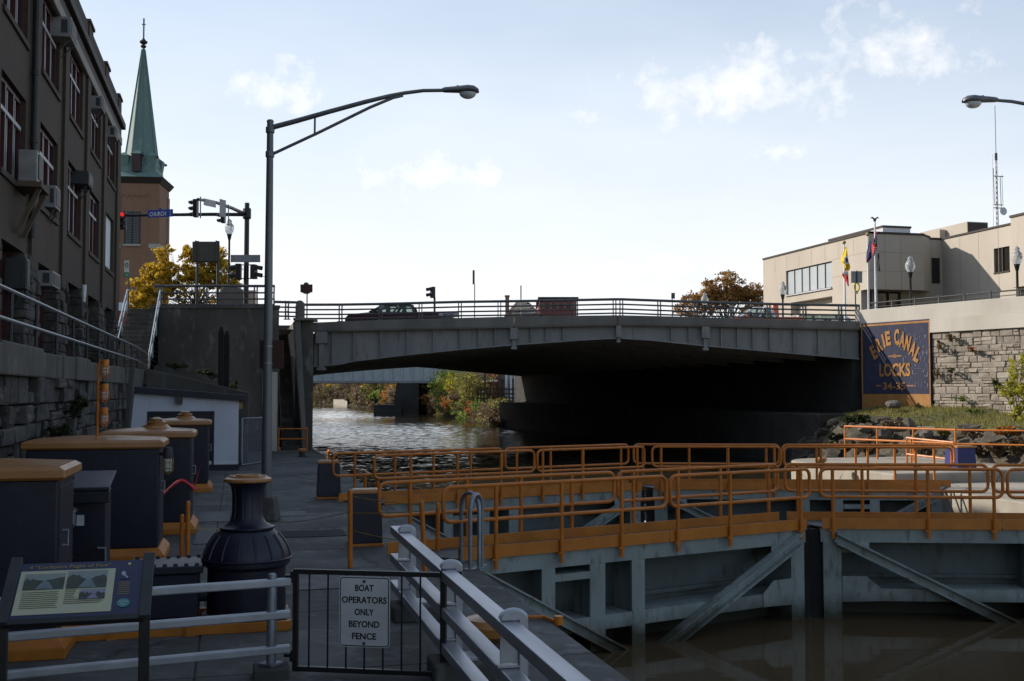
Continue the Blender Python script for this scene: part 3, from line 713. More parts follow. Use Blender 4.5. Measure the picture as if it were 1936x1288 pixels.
# concrete wall carrying the bridge's left bank underneath
m = MB(); m.prism([(2.4, 48.3, -5), (3.02, 48.3, -5), (2.7, 101, -5), (2.2, 101, -5)], (0, 0, 9.5)); tag(m.build('quay_wall', T['underbridge_shade']), 'left quay wall in the dark under the bridge', 'wall')
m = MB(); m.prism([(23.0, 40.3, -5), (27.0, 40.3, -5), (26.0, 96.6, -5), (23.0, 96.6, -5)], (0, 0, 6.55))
tag(m.build('guide_wall', T['underbridge_shade'], bev=.03), 'long concrete guide wall under the bridge with one sunlit end', 'wall')

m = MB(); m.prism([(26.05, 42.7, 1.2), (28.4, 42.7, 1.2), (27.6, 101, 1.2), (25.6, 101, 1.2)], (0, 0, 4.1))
tag(m.build('bridge_abutment', T['underbridge_shade']), 'dark concrete abutment holding up the right side of the bridge', 'wall')
# ------------------------------------------------------------------ the wide steel bridge over the lock approach
LD = Vector((0, 1, 0))                          # it runs back along the canal
DB = 47.5
def bx(px): return (px - 968) / F * DB
def bz(py): return CAMZ + (HORIZON - py) / F * DB
def lerp(tab, x):
    for (a, b), (c, d) in zip(tab, tab[1:]):
        if x <= c: return b + (d - b) * (x - a) / (c - a)
    return tab[-1][1]
soffit = [(592, 694), (640, 690), (668, 684), (760, 673), (869, 662), (972, 653), (1100, 644), (1170, 640), (1240, 645), (1335, 655), (1440, 664), (1627, 680)]
para_b = [(592, 628), (972, 620), (1170, 616), (1335, 618), (1627, 624)]
para_t = [(592, 610), (716, 605), (972, 598.5), (1168, 596), (1300, 599), (1450, 603.5), (1627, 608)]
rail_t = [(560, 575), (592, 576), (716, 574), (868, 570), (1017, 568), (1165, 565), (1176, 565), (1317, 570), (1456, 574), (1627, 577)]
def bridge():
    t = thing('road_bridge', C(3, 47.5, 0), 'wide grey steel girder bridge arching low over the canal', 'bridge')
    Y2 = 101.5
    xs = sorted(set([592, 1627] + [x for x, _ in soffit] + [x for x, _ in para_t]))
    def pt(px, py, d=0.0, s=0.0): return C(bx(px), DB + d, bz(py)) + LD * s
    # fascia web set back under the parapet
    m = MB()
    lo = [pt(x, lerp(soffit, x), .25) for x in xs]; hi = [pt(x, lerp(para_b, x) - 3, .25) for x in xs]
    for i in range(len(xs) - 1):
        m.hexa([lo[i], lo[i + 1], lo[i + 1] + FWH * .05, lo[i] + FWH * .05, hi[i], hi[i + 1], hi[i + 1] + FWH * .05, hi[i] + FWH * .05])
    m.build('fascia_girder', T['girder'], t)
    m = MB()
    for i in range(len(xs) - 1):
        a = pt(xs[i], lerp(soffit, xs[i]), .1); b = pt(xs[i + 1], lerp(soffit, xs[i + 1]), .1)
        m.hexa([a, b, b + FWH * .4, a + FWH * .4, a + Vector((0, 0, .05)), b + Vector((0, 0, .05)), b + FWH * .4 + Vector((0, 0, .05)), a + FWH * .4 + Vector((0, 0, .05))])
    m.build('bottom_flange', T['girder'], t)
    for px in (627, 668, 718, 769, 819, 869, 905, 936, 1004, 1033, 1065, 1271, 1304, 1365, 1396, 1425, 1457, 1503, 1549, 1594):
        m = MB(); zl = bz(lerp(soffit, px)) + .05; zh = bz(lerp(para_b, px))
        m.obox(C(bx(px), DB + .17, zl), .03, .16, zh - zl, -TH); m.build('stiffener', T['girder'], t)
    for px, w in ((607, .5), (972, .34), (1335, .34), (1170, .22)):
        m = MB(); zl = bz(lerp(soffit, px)) - .12; zh = bz(lerp(para_b, px)) + .05
        m.obox(C(bx(px), DB + .12, zh - .55), w, .3, .5, -TH)
        m.obox(C(bx(px), DB + .15, zl), w * .45, .2, zh - zl - .5, -TH)
        m.obox(C(bx(px), DB + .15, zl - .06), w * .75, .3, .12, -TH)
        m.build('bearing_box', T['girder'], t, bev=.01)
    # parapet beam in three pours
    for a_, b_ in ((592, 971), (973, 1167.5), (1169, 1627)):
        m = MB(); rows = []
        for px in sorted(set([a_, b_] + [x for x in xs if a_ < x < b_])):
            zb = bz(lerp(para_b, px)); zt = bz(lerp(para_t, px)); x = bx(px)
            rows.append([C(x, DB, zb), C(x, DB - .03, zb + .08), C(x, DB - .03, zt), C(x, DB + .42, zt), C(x, DB + .42, zb), C(x, DB, zb)])
        m.loft(rows)
        m.face(rows[0][:5]); m.face(rows[-1][:5])
        bmesh.ops.remove_doubles(m.bm, verts=m.bm.verts, dist=.002)
        m.build('parapet', T['parapet'], t)
    # deck slab, inner girders seen from below, far fascia
    m = MB()
    top = [C(bx(x), DB + .43, bz(lerp(para_t, x)) - .42) for x in xs]; bot = [C(bx(x), DB + .43, bz(lerp(para_b, x)) - .12) for x in xs]
    def far(p):                                 # far edge of the deck is square to the view, 54 m on
        return p + LD * (54.0 / math.cos(TH))
    m.loft([top, [far(p) for p in top]]); m.loft([bot, [far(p) for p in bot]])
    m.build('deck', T['concrete_dark'], t)
    for k in range(1, 19):
        d = 54.0 / math.cos(TH) * k / 18
        m = MB()
        for i in range(len(xs) - 1):
            a = pt(xs[i], lerp(soffit, xs[i]), .3, d); b = pt(xs[i + 1], lerp(soffit, xs[i + 1]), .3, d)
            a2 = pt(xs[i], lerp(para_b, xs[i]) + 4, .3, d); b2 = pt(xs[i + 1], lerp(para_b, xs[i + 1]) + 4, .3, d)
            m.hexa([a, b, b + FWH * .06, a + FWH * .06, a2, b2, b2 + FWH * .06, a2 + FWH * .06])
            m.hexa([a - FWH * .15, b - FWH * .15, b + FWH * .2, a + FWH * .2] + [p + Vector((0, 0, .05)) for p in (a - FWH * .15, b - FWH * .15, b + FWH * .2, a + FWH * .2)])
        m.build('inner_girder', T['girder'], t)
    m = MB()
    for px in (700, 860, 1020, 1180, 1340, 1500):
        p = pt(px, lerp(para_b, px) + 6, .3); m.bar(p, p + LD * 55, .25, .35)
    m.build('cross_bracing', T['girder'], t)
    return t
br = bridge()
xs_ = [592 + 51.75 * i for i in range(21)]
m = MB()
top = [C(bx(x), DB + .45, bz(lerp(para_t, x)) - .40) for x in xs_]
m.loft([top, [p + LD * 55.6 for p in top]])
structure(m.build('road', T['asphalt']))

def rail_run(name, label, pts, posts, group=None, heights=(0, -.22, -.43, -.61), base=-.75, rads=(.058, .04, .04, .04), mt='bridge_rail', cat='railing', double=True):
    """tube railing: pts is the top rail, posts the points along it that carry a post"""
    t = thing(name, Vector(pts[0]) + Vector((0, 0, base)), label, cat, group)
    m = MB(); m.tube(pts, rads[0], 8); m.build('top_rail', T[mt], t, smooth=True)
    for h, r in list(zip(heights, rads))[1:]:
        m = MB(); m.tube([Vector(p) + Vector((0, 0, h)) for p in pts], r, 6); m.build('rail', T[mt], t, smooth=True)
    d = (Vector(pts[-1]) - Vector(pts[0])).normalized(); n = Vector((-d.y, d.x, 0)); n = n if n.dot(FWH) < 0 else -n
    for p in posts:
        p = Vector(p); m = MB()
        if double:
            for s in (-.06, .06):
                q = p + d * s
                m.bar(q + Vector((0, 0, .04)), q + Vector((0, 0, base * .45)) + n * .05, .04, .13, up=n)
                m.bar(q + Vector((0, 0, base * .45)) + n * .05, q + Vector((0, 0, base)), .04, .15, up=n)
            for h in heights: m.bar(p + d * -.08 + Vector((0, 0, h)), p + d * .08 + Vector((0, 0, h)), .09, .06)
            m.obox(p + Vector((0, 0, base - .005)), .26, .26, .03, math.atan2(d.y, d.x))
        else: m.tube([p + Vector((0, 0, base)), p], rads[1] * 1.05, 6)
        m.build('post', T[mt], t)
    return t
def brp(px): return C(bx(px), DB + .2, bz(lerp(rail_t, px)))
rail_run('bridge_railing', 'four bar grey steel railing along the bridge parapet', [brp(x) for x in (572, 642, 716, 794, 869, 944, 1017, 1090, 1162, 1176, 1248, 1317, 1386, 1456, 1524, 1592, 1627)],
         [brp(x) for x in (642, 718, 794, 869, 944, 1017, 1090, 1163, 1176, 1248, 1317, 1386, 1456, 1524, 1592, 1626)])
def arp(px, py, D=46.6): return at(px, py, D)
rail_run('abutment_railing', 'four bar steel railing on top of the tall abutment wall', [arp(292, 541), arp(400, 541), arp(517, 541)], [arp(x, 541) for x in (304, 389, 484, 516)], base=-.88, heights=(0, -.29, -.56, -.80))
rail_run('stair_head_railing', 'short section of four bar railing over the narrow bridge steps', [arp(519, 571, 47), arp(563, 572, 47)], [arp(x, 571, 47) for x in (543,)], base=-.76)
m = MB(); cprism(m, [(-9.35, 5.62), (-8.98, 5.62), (-8.98, 6.3), (-9.1, 6.42), (-9.25, 6.42), (-9.35, 6.2)], 47.0, .25)
tag(m.build('railing_end_post', T['parapet'], bev=.03), 'small weathered concrete end post where the bridge railing begins', 'post')
# second bridge, seen beneath the first
def far_bridge():
    t = thing('far_bridge', C(-12, 148, 4), 'pale riveted girder bridge crossing the canal in the distance', 'bridge')
    D = 148; g = lambda px: (px - 968) / F * D
    m = MB(); m.prism([C(g(560), D, 3.95), C(g(1150), D, 3.95), C(g(1150), D, 6.2), C(g(560), D, 6.2)], FWH * .3); m.build('girder', T['car_white'] if False else T['alu_post'] if False else MT['far_girder'], t)
    m = MB(); m.prism([C(g(560), D - .3, 3.7), C(g(1150), D - .3, 3.7), C(g(1150), D - .3, 4.0), C(g(560), D - .3, 4.0)], FWH * 9); m.build('floor', T['girder'], t)
    for px in range(570, 1140, 19):
        m = MB(); m.obox(C(g(px), D - .14, 4.02), .16, .2, 2.1, -TH); m.build('stiffener', MT['far_girder'], t)
    m = MB(); m.prism([C(g(744), D - .2, -1.5), C(g(792), D - .2, -1.5), C(g(792), D - .2, 3.7), C(g(750), D - .2, 3.7)], FWH * 9); m.build('abutment', T['underbridge_shade'], t)
    m = MB(); m.prism([C(g(708), D - .6, -1.5), C(g(760), D - .6, -1.5), C(g(760), D - .6, .75), C(g(708), D - .6, .75)], FWH * 9); m.build('footing', T['underbridge_shade'], t)
MT['far_girder'] = mat('pale_girder_paint', (.42, .45, .46), (.34, .37, .38), 1, .6)
far_bridge()
# distant retaining wall on the bend, further bridge
m = MB(); m.prism([at(632, 762, 262), at(690, 766, 236), at(694, 766, 236), at(694, 766, 262)], (0, 0, 0.1)) if False else m.loft([[Vector((24.0, 249, -1)), Vector((22.0, 262, -1))], [Vector((24.0, 249, .8)), Vector((22.0, 262, .8))], [Vector((25.5, 249, .8)), Vector((23.5, 262.5, .8))]])
tag(m.build('far_quay_wall', T['pier']), 'pale low concrete quay wall on the distant bend of the canal', 'wall')
t = thing('distant_bridge', at(610, 742, 330), 'grey bridge on pale arches far off beyond the canal bend', 'bridge')
m = MB(); a = at(500, 742, 345); b = at(720, 742, 345); m.bar(a + Vector((0, 0, 3.6)), b + Vector((0, 0, 3.6)), 4, 1.6); m.build('deck', T['girder'], t)
for k in range(7):
    p = a.lerp(b, (k + .5) / 7); m = MB(); m.obox((p.x, p.y, 0), 1.2, 3, 5.1, -TH); m.build('pier', T['parapet'], t)

# ------------------------------------------------------------------ right bank: painted wall, rubble wall, grass
W0 = C(15.16, 47.3); WD = RT * .49 - FWH * .872; WD.normalize(); WN = Vector((0, 0, 1)).cross(WD); WN = WN if WN.dot(FWH) < 0 else -WN
def wp(px, py): return onpl(px, py, W0, WN)
def wt(t_, z, d=0.0): return W0 + WD * t_ + Vector((0, 0, z)) + WN * d
def wq(t0, t1, z0, z1, d0, d1, mb):
    return mb.hexa([wt(t0, z0, d1), wt(t1, z0, d1), wt(t1, z0, d0), wt(t0, z0, d0), wt(t0, z1, d1), wt(t1, z1, d1), wt(t1, z1, d0), wt(t0, z1, d0)])
tm = (wp(1757.5, 650) - W0).dot(WD)
t = thing('canal_side_wall', wt(0, 1.2), 'sunlit concrete retaining wall carrying the street right of the bridge', 'wall')
m = MB(); wq(-.4, 40, 5.42, 6.03, -.7, -.06, m); m.build('parapet', T['concrete_pale'], t, bev=.02)
m = MB(); wq(tm + .01, 40, 4.86, 5.42, -.7, 0, m); m.build('band', T['concrete_pale'], t, bev=.015)
m = MB(); wq(tm + .06, 40, .3, 4.86, -.7, -.152, m); m.build('core', T['parapet'], t)
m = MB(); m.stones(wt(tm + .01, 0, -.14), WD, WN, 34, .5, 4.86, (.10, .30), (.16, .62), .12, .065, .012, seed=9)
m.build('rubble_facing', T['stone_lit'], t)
t = thing('painted_wall', wt(tm / 2, 1.5), 'navy mural on the canal wall lettered Erie Canal Locks in orange', 'mural')
m = MB(); wq(-.05, tm, 1.3, 5.42, -.7, -.02, m); m.build('masonry', T['mural_blue'], t)
m = MB()
for a, b, c, d in ((-.04, tm, 5.29, 5.37), (-.04, .03, 1.5, 5.29), (tm - .05, tm, 1.5, 5.29), (.03, tm - .05, 1.35, 2.38)): wq(a, b, c, d, -.019, -.012, m)
m.build('orange_border', T['mural_orange'], t)
R = random.Random(21); m = MB()
for _ in range(70):
    px = 1757 - abs(R.gauss(0, 28)); py = R.uniform(628, 728)
    if px < 1690 or (px < 1715 and py > 705): continue
    p = wp(px, py); tt = (p - W0).dot(WD); w = R.uniform(.004, .016); h = R.uniform(.02, .30) ** 1.3
    if R.random() < .08: w, h = R.uniform(.1, .35), R.uniform(.005, .008)
    if tt + w > tm: continue
    wq(tt, tt + w, p.z - h, p.z, -.018, -.0095, m)
m.build('flaking_paint', T['flake'], t)
for ch, px, py, rot, hh in (('E', 1652, 666, 27, .62), ('R', 1662, 652, 22, .60), ('I', 1670.5, 645, 15, .60), ('E', 1679, 640, 7, .62), ('C', 1695.5, 637.5, 0, .68), ('A', 1706, 642, -10, .66), ('N', 1716, 649.5, -16, .64), ('A', 1726, 659, -22, .62), ('L', 1735, 671, -28, .62)):
    c = wp(px, py); a = math.radians(rot); xd = WD * math.cos(a) + Vector((0, 0, math.sin(a))); yd = Vector((0, 0, math.cos(a))) - WD * math.sin(a)
    text('letter', ch, T['mural_orange'], t, c, xd, yd, hh, .10 if ch == 'I' else .27, .05, .006)
text('lettering', 'LOCKS', T['mural_orange'], t, wp(1691.5, 699.5), WD, (0, 0, 1), .56, 1.62, .035, .006)
text('lettering', '34-35', T['mural_orange'], t, wp(1690.5, 730), WD, (0, 0, 1), .30, 1.18, .02, .006)
m = MB()
for px, py, w, h in ((1660.5, 729.5, .30, .05), (1721, 729.5, .36, .05), (1691, 673.5, .70, .05), (1691, 673.5, .16, .12)):
    p = wp(px, py); tt = (p - W0).dot(WD); wq(tt - w / 2, tt + w / 2, p.z - h / 2, p.z + h / 2, -.018, -.011, m)
m.build('dash', T['mural_orange'], t)
# black guard rail on the wall
def fence_on_wall():
    t = thing('wall_railing', wt(0, 6.03, -.35), 'black iron guard rail along the top of the sunlit wall', 'railing')
    for h in (.34, .16):
        m = MB(); m.tube([wt(-.3, 6.03 + h, -.9), wt(38, 6.03 + h, -.9)], .032 if h > .3 else .018, 6); m.build('rail', T['dark_grey'], t)
    k = .9
    while k < 38:
        m = MB(); m.obox(wt(k, 5.2, -.9), .06, .06, 1.16, math.atan2(WD.y, WD.x)); m.ball(wt(k, 6.40, -.9), .05, n=8); m.build('post', T['dark_grey'], t); k += 1.22
fence_on_wall()
# bank between the pier and the wall: broken rock below, grass above
m = MB(); R = random.Random(14); rows = []
for i in range(150):
    y = -6 + .32 * i; row = []
    xw = W0.x + (W0.y - y) * (-WD.x / WD.y)
    top = 1.18 + .22 * noise.noise((y * .25, 3, 0)) + (.25 if y > 36 else 0)
    for k in range(13):
        s_ = k / 12; x = 22.42 + 1.5 * s_ ** 1.4; z = -1.0 + (top + 1.0) * s_ ** .62
        d = .22 * noise.noise((y * 1.1, z * 1.7, 1)) + .12 * noise.noise((y * 3.1, z * 4, 7)) + .10 * math.floor(3 * noise.noise((y * .8, z * 1.4, 4)))
        if k in (0, 12): d *= .2
        row.append((x + d, y, z + .5 * d * (k not in (0, 12))))
    rows.append(row)
m.loft(rows)
for _ in range(230):
    i = R.randrange(50, 148); k = R.randrange(2, 13); c = Vector(rows[i][k]); s_ = R.uniform(.08, .34) * (1 if R.random() < .8 else 1.6)
    a = len(m.bm.verts); m.ball(c, s_ * R.uniform(.8, 1.5), s_ * R.uniform(.8, 1.6), s_ * R.uniform(.5, .9), 6)
    m.bm.verts.ensure_lookup_table()
    for v in m.bm.verts[a:]: v.co += Vector((R.uniform(-1, 1), R.uniform(-1, 1), R.uniform(-1, 1))) * s_ * .28
structure(m.build('rock_bank', T['rockbank']))
m = MB(); g = []
for r in rows[::2]:
    x0, y, z0 = r[-1]; xw = W0.x + (W0.y - y) * (-WD.x / WD.y) + .25; zb = 1.85 if y > 36 else 1.65
    g.append([(x0 - .05, y, z0 + .01)] + [(x0 + (xw - x0) * k / 9, y, z0 + (zb - z0) * (k / 9) ** .8 + .10 * noise.noise((y * .9, k * .6, 2)) + .05 * noise.noise((y * 2.5, k * 1.6, 9))) for k in range(1, 10)])
m.loft(g); structure(m.build('grass_bank', T['grass'], smooth=True))
BANK = g
# ------------------------------------------------------------------ brick factory building on the left
def brick_building():
    X = -4.2; Y1 = 40.7; Y0 = 5.0
    t = thing('brick_building', (X - 4, 24, 3.1), 'three storey brown brick building with red framed windows on the left', 'building')
    P = lambda y: y
    bays = [25.1 + 4.0 * k for k in range(-5, 4)]; W = 2.35
    floors = [(3.15, 5.25), (6.5, 8.3), (9.46, 11.2)]
    # wall pieces round the openings
    m = MB(); x0, x1 = X - .45, X
    zs = [3.08, 3.2, 5.25, 6.5, 8.3, 9.46, 11.2, 11.9]
    edges = [Y0] + sum([[b, b + W] for b in bays], []) + [Y1]
    for i in range(0, len(edges), 2):
        a, b = edges[i], edges[i + 1]
        if b - a > .02: m.box(x0, x1, a, b, 5.25, 11.9)
    for b in bays:
        for za, zb in ((5.25, 6.5), (8.3, 9.46), (11.2, 11.9)): m.box(x0, x1, b, b + W, za, zb)
    m.box(X - 9, x0 - .4, Y0, Y1, 3, 11.85)                       # body behind the facade
    m.box(X - 9, X, Y1, Y1 + .005, 3, 11.9); m.box(x0 - .5, X - .01, Y1 - .3, Y1 - .005, 3.08, 11.88)
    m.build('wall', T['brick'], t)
    # pilasters between the bays
    for b in bays:
        m = MB(); m.box(X + .002, X + .07, b - 1.12, b - .5, 5.0, 11.2); m.build('pilaster', T['brick'], t)
    m = MB(); m.box(X + .002, X + .075, Y1 - .9, Y1 + .02, 5.0, 11.2); m.build('pilaster', T['brick'], t)
    # rubble piers of the ground floor
    for i in range(0, len(edges), 2):
        a, b = edges[i], edges[i + 1]
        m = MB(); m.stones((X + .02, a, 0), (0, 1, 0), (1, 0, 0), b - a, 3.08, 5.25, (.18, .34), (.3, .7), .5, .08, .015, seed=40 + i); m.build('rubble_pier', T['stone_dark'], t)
    # cornice band, parapet with raised piers
    m = MB(); m.box(X + .003, X + .10, Y0, Y1 + .05, 11.22, 11.5); m.build('frieze', T['cornice'], t, bev=.02)
    m = MB(); m.box(X - .2, X + .07, Y0, Y1 + .06, 11.5, 11.82); m.box(X - .2, X + .20, Y0, Y1 + .2, 11.82, 12.05); m.build('cornice', T['dark_trim'], t, bev=.03)
    m = MB(); m.box(X - 9, X + .05, Y0, Y1 + .02, 12.05, 12.7); m.build('parapet', T['parapet_brick'], t)
    for b in bays + [40.9]:
        m = MB(); m.box(X - .3, X + .08, b - 1.2, b - .35, 12.052, 12.74); m.box(X - .34, X + .12, b - 1.26, b - .29, 12.74, 12.82); m.build('parapet_pier', T['parapet_brick'], t)
    # windows
    for bi, b in enumerate(bays):
        for fi, (za, zb) in enumerate(floors):
            if fi == 1 and bi == len(bays) - 1:
                m = MB(); m.box(X - .18, X - .10, b + .02, b + W - .02, za + .01, zb - .01); m.build('window_board', T['white'], t)
            elif fi == 0:
                m = MB(); m.box(X - .34, X - .3, b + .02, b + W - .02, za, zb); w = m.build('door_board' if bi in (2, 3, 4) else 'window', T['board_red'] if bi not in (3,) else T['dark_grey'], t)
                m = MB()
                for k in range(4): yk = b + .06 + k * (W - .12) / 3; m.box(X - .30, X - .24, yk - .045, yk + .045, za, zb)
                m.box(X - .30, X - .245, b + .02, b + W - .02, za + 1.35, za + 1.45); m.build('frame', T['window_red'], w)
                continue
            else:
                m = MB(); m.box(X - .18, X - .16, b + .02, b + W - .02, za + .02, zb - .02); w = m.build('window', T['pane'], t)
                m = MB()
                for k in range(4): yk = b + .05 + k * (W - .1) / 3; m.box(X - .155, X - .08, yk - .055, yk + .055, za + .02, zb - .02)
                m.box(X - .155, X - .09, b + .02, b + W - .02, za + .02, za + .1); m.box(X - .155, X - .09, b + .02, b + W - .02, zb - .1, zb - .02); m.build('frame', T['window_red'], w)
                m = MB()
                for k in range(3):
                    yk = b + .05 + (k + .5) * (W - .1) / 3; m.box(X - .155, X - .12, yk - .022, yk + .022, za + .1, zb - .1)
                    y2 = b + .05 + k * (W - .1) / 3 + .06; m.box(X - .10, X - .072, y2 - .1, y2 - .075, za + .1, zb - .1)
                m.box(X - .15, X - .07, b + .1, b + W - .1, zb - .64, zb - .56); m.build('muntins', T['muntin'], w)
            m = MB(); m.box(X - .3, X + .05, b - .06, b + W + .06, za - .12, za - .002); m.build('sill', T['parapet_brick'], t, bev=.01)
    # downpipe
    m = MB(); m.tube([(X + .10, 23.85, 11.2), (X + .10, 23.85, 7.0), (X + .10, 23.85, 5.6)], .06, 8)
    for z in (10.6, 9.0, 7.6): m.tube([(X + .10, 23.85, z - .05), (X + .10, 23.85, z + .05)], .08, 8)
    m.build('downpipe', T['dark_grey'], t, smooth=True)
    m = MB(); m.tube([(X + .1, 23.4, 11.0), (X + .45, 23.0, 10.6), (X + .55, 22.7, 10.4)], .07, 8); m.build('vent_pipe', T['steel_pole'], t, smooth=True)
    return t
brick_building()

def ac(y, z, w, h, d, label, tilt=False, m_case='ac', X=-4.2):
    t = thing('air_conditioner', (X - .1, y, z), label, 'air conditioner', 'air conditioners on the brick building')
    x1 = X + d
    m = MB(); m.box(X - .2, x1, y - w / 2, y + w / 2, z, z + h); m.build('case', T[m_case], t, bev=.015)
    m = MB(); m.box(x1 + .001, x1 + .012, y - w / 2 + .04, y + w / 2 - .04, z + .05, z + h - .05)
    m.build('grille', T['ac_dark'], t)
    for s in (-1, 1):
        m = MB(); m.box(X + d * .3, x1 - d * .25, y + s * (w / 2 + .001) - .004, y + s * (w / 2 + .001) + .004, z + h * .2, z + h * .85); m.build('louvre', T['ac_dark'], t)
        m = MB(); m.bar((X + .02, y + s * w * .3, z - .3), (x1 - .06, y + s * w * .3, z - .01), .03, .03); m.build('bracket', T['dark_grey'], t)
ac(27.35, 10.75, .85, .48, .32, 'largest window air conditioner, high on the brick facade above the downpipe')
ac(33.85, 10.72, .7, .38, .27, 'small window air conditioner in the third top window from the near end')
ac(37.6, 10.75, .65, .36, .25, 'small air conditioner in the last top floor window by the far corner')
ac(30.95, 7.95, .85, .36, .30, 'dark louvred air conditioner braced out from a middle floor window', m_case='ac_dark')
ac(26.45, 6.6, .65, .5, .18, 'pale air conditioner flush in the middle floor window right of the big condenser')
ac(25.7, 4.74, 1.0, .34, .30, 'wide white cased air conditioner under the lintel of a ground floor opening', m_case='ac')
ac(22.9, 4.45, .38, .60, .20, 'tall black ventilator box beside the grey boarded ground floor opening', m_case='dark_grey')
t = thing('condenser_unit', (-3.8, 23.9, 6.5), 'grey condenser unit on a timber shelf bracketed off the brick facade', 'condenser')
m = MB(); m.box(-4.15, -3.80, 22.45, 23.1, 6.5, 7.12); m.build('case', T['ac'], t, bev=.03)
m = MB(); m.box(-3.799, -3.78, 22.55, 23.0, 6.58, 7.05); m.build('grille', T['ac_dark'], t)
m = MB(); m.box(-4.18, -3.7, 22.3, 23.3, 6.38, 6.48); m.build('shelf', T['timber'], t)
for y in (22.5, 23.15):
    m = MB(); m.bar((-4.15, y, 5.5), (-3.76, y, 6.38), .08, .08); m.build('strut', T['timber'], t)
t = thing('wall_lamp', (-4.0, 30.2, 4.9), 'small cylindrical wall lamp on a stone pier of the brick building', 'lamp')
m = MB(); m.lathe([(.0, 0), (.055, 0), (.06, .27), (.055, .32), (0, .32)], (-4.02, 31.0, 5.0), 12); m.build('housing', T['white'], t, smooth=True)
m = MB(); m.lathe([(.0, 0), (.045, .02), (.05, .16), (0, .16)], (-4.02, 31.0, 4.84), 12); m.build('lens', T['lens_glass'], t, smooth=True)
m = MB(); m.bar((-4.13, 31.0, 5.2), (-4.02, 31.0, 5.2), .04, .04); m.build('arm', T['dark_grey'], t)

# ------------------------------------------------------------------ ledge railing and the stair rails
def ledge_rail():
    pts = [(-3.42, y, 4.02) for y in (9, 15, 20, 25, 30, 35, 38, 40)] + [(-3.36, 41.6, 3.96), (-3.30, 43.0, 3.88)]
    lo = [(x, y, z - .46) for x, y, z in pts]
    t = thing('terrace_railing', (-3.42, 25, 3.1), 'long pipe railing with thin dark posts along the terrace edge', 'railing')
    for p in (pts, lo):
        m = MB(); m.tube(p, .032, 8); m.build('rail', T['galv'], t, smooth=True)
    y = 9.5
    while y < 43:
        m = MB(); z = 4.02 if y < 40 else 3.93
        m.tube([(-3.43, y, 3.05), (-3.43, y, z)], .03, 6); m.build('post', T['dark_grey'], t); y += 2.2
ledge_rail()
for x, lab in ((-4.55, 'steel handrail on the building side of the upper stairway'), (-3.24, 'steel handrail on the right of the upper stairway, bent at its foot')):
    t = thing('handrail', (x, 44, 3.2), lab, 'handrail', 'handrails of the upper stairway')
    q = [(x, 43.0, 3.35), (x, 43.05, 3.95), (x, 48.3, 6.75), (x, 49.0, 6.8)]
    m = MB(); m.tube(q, .035, 8); m.build('rail', T['galv'], t, smooth=True)
    m = MB(); m.tube([(x, 43.6, 3.8), (x, 48.3, 6.3)], .028, 8); m.build('rail', T['galv'], t, smooth=True)
    for y in (44.6, 46.4, 48.3):
        m = MB(); z = 3.95 + (y - 43.05) / 5.25 * 2.8; m.tube([(x, y, z - 1.0), (x, y, z)], .028, 6); m.build('post', T['galv'], t)

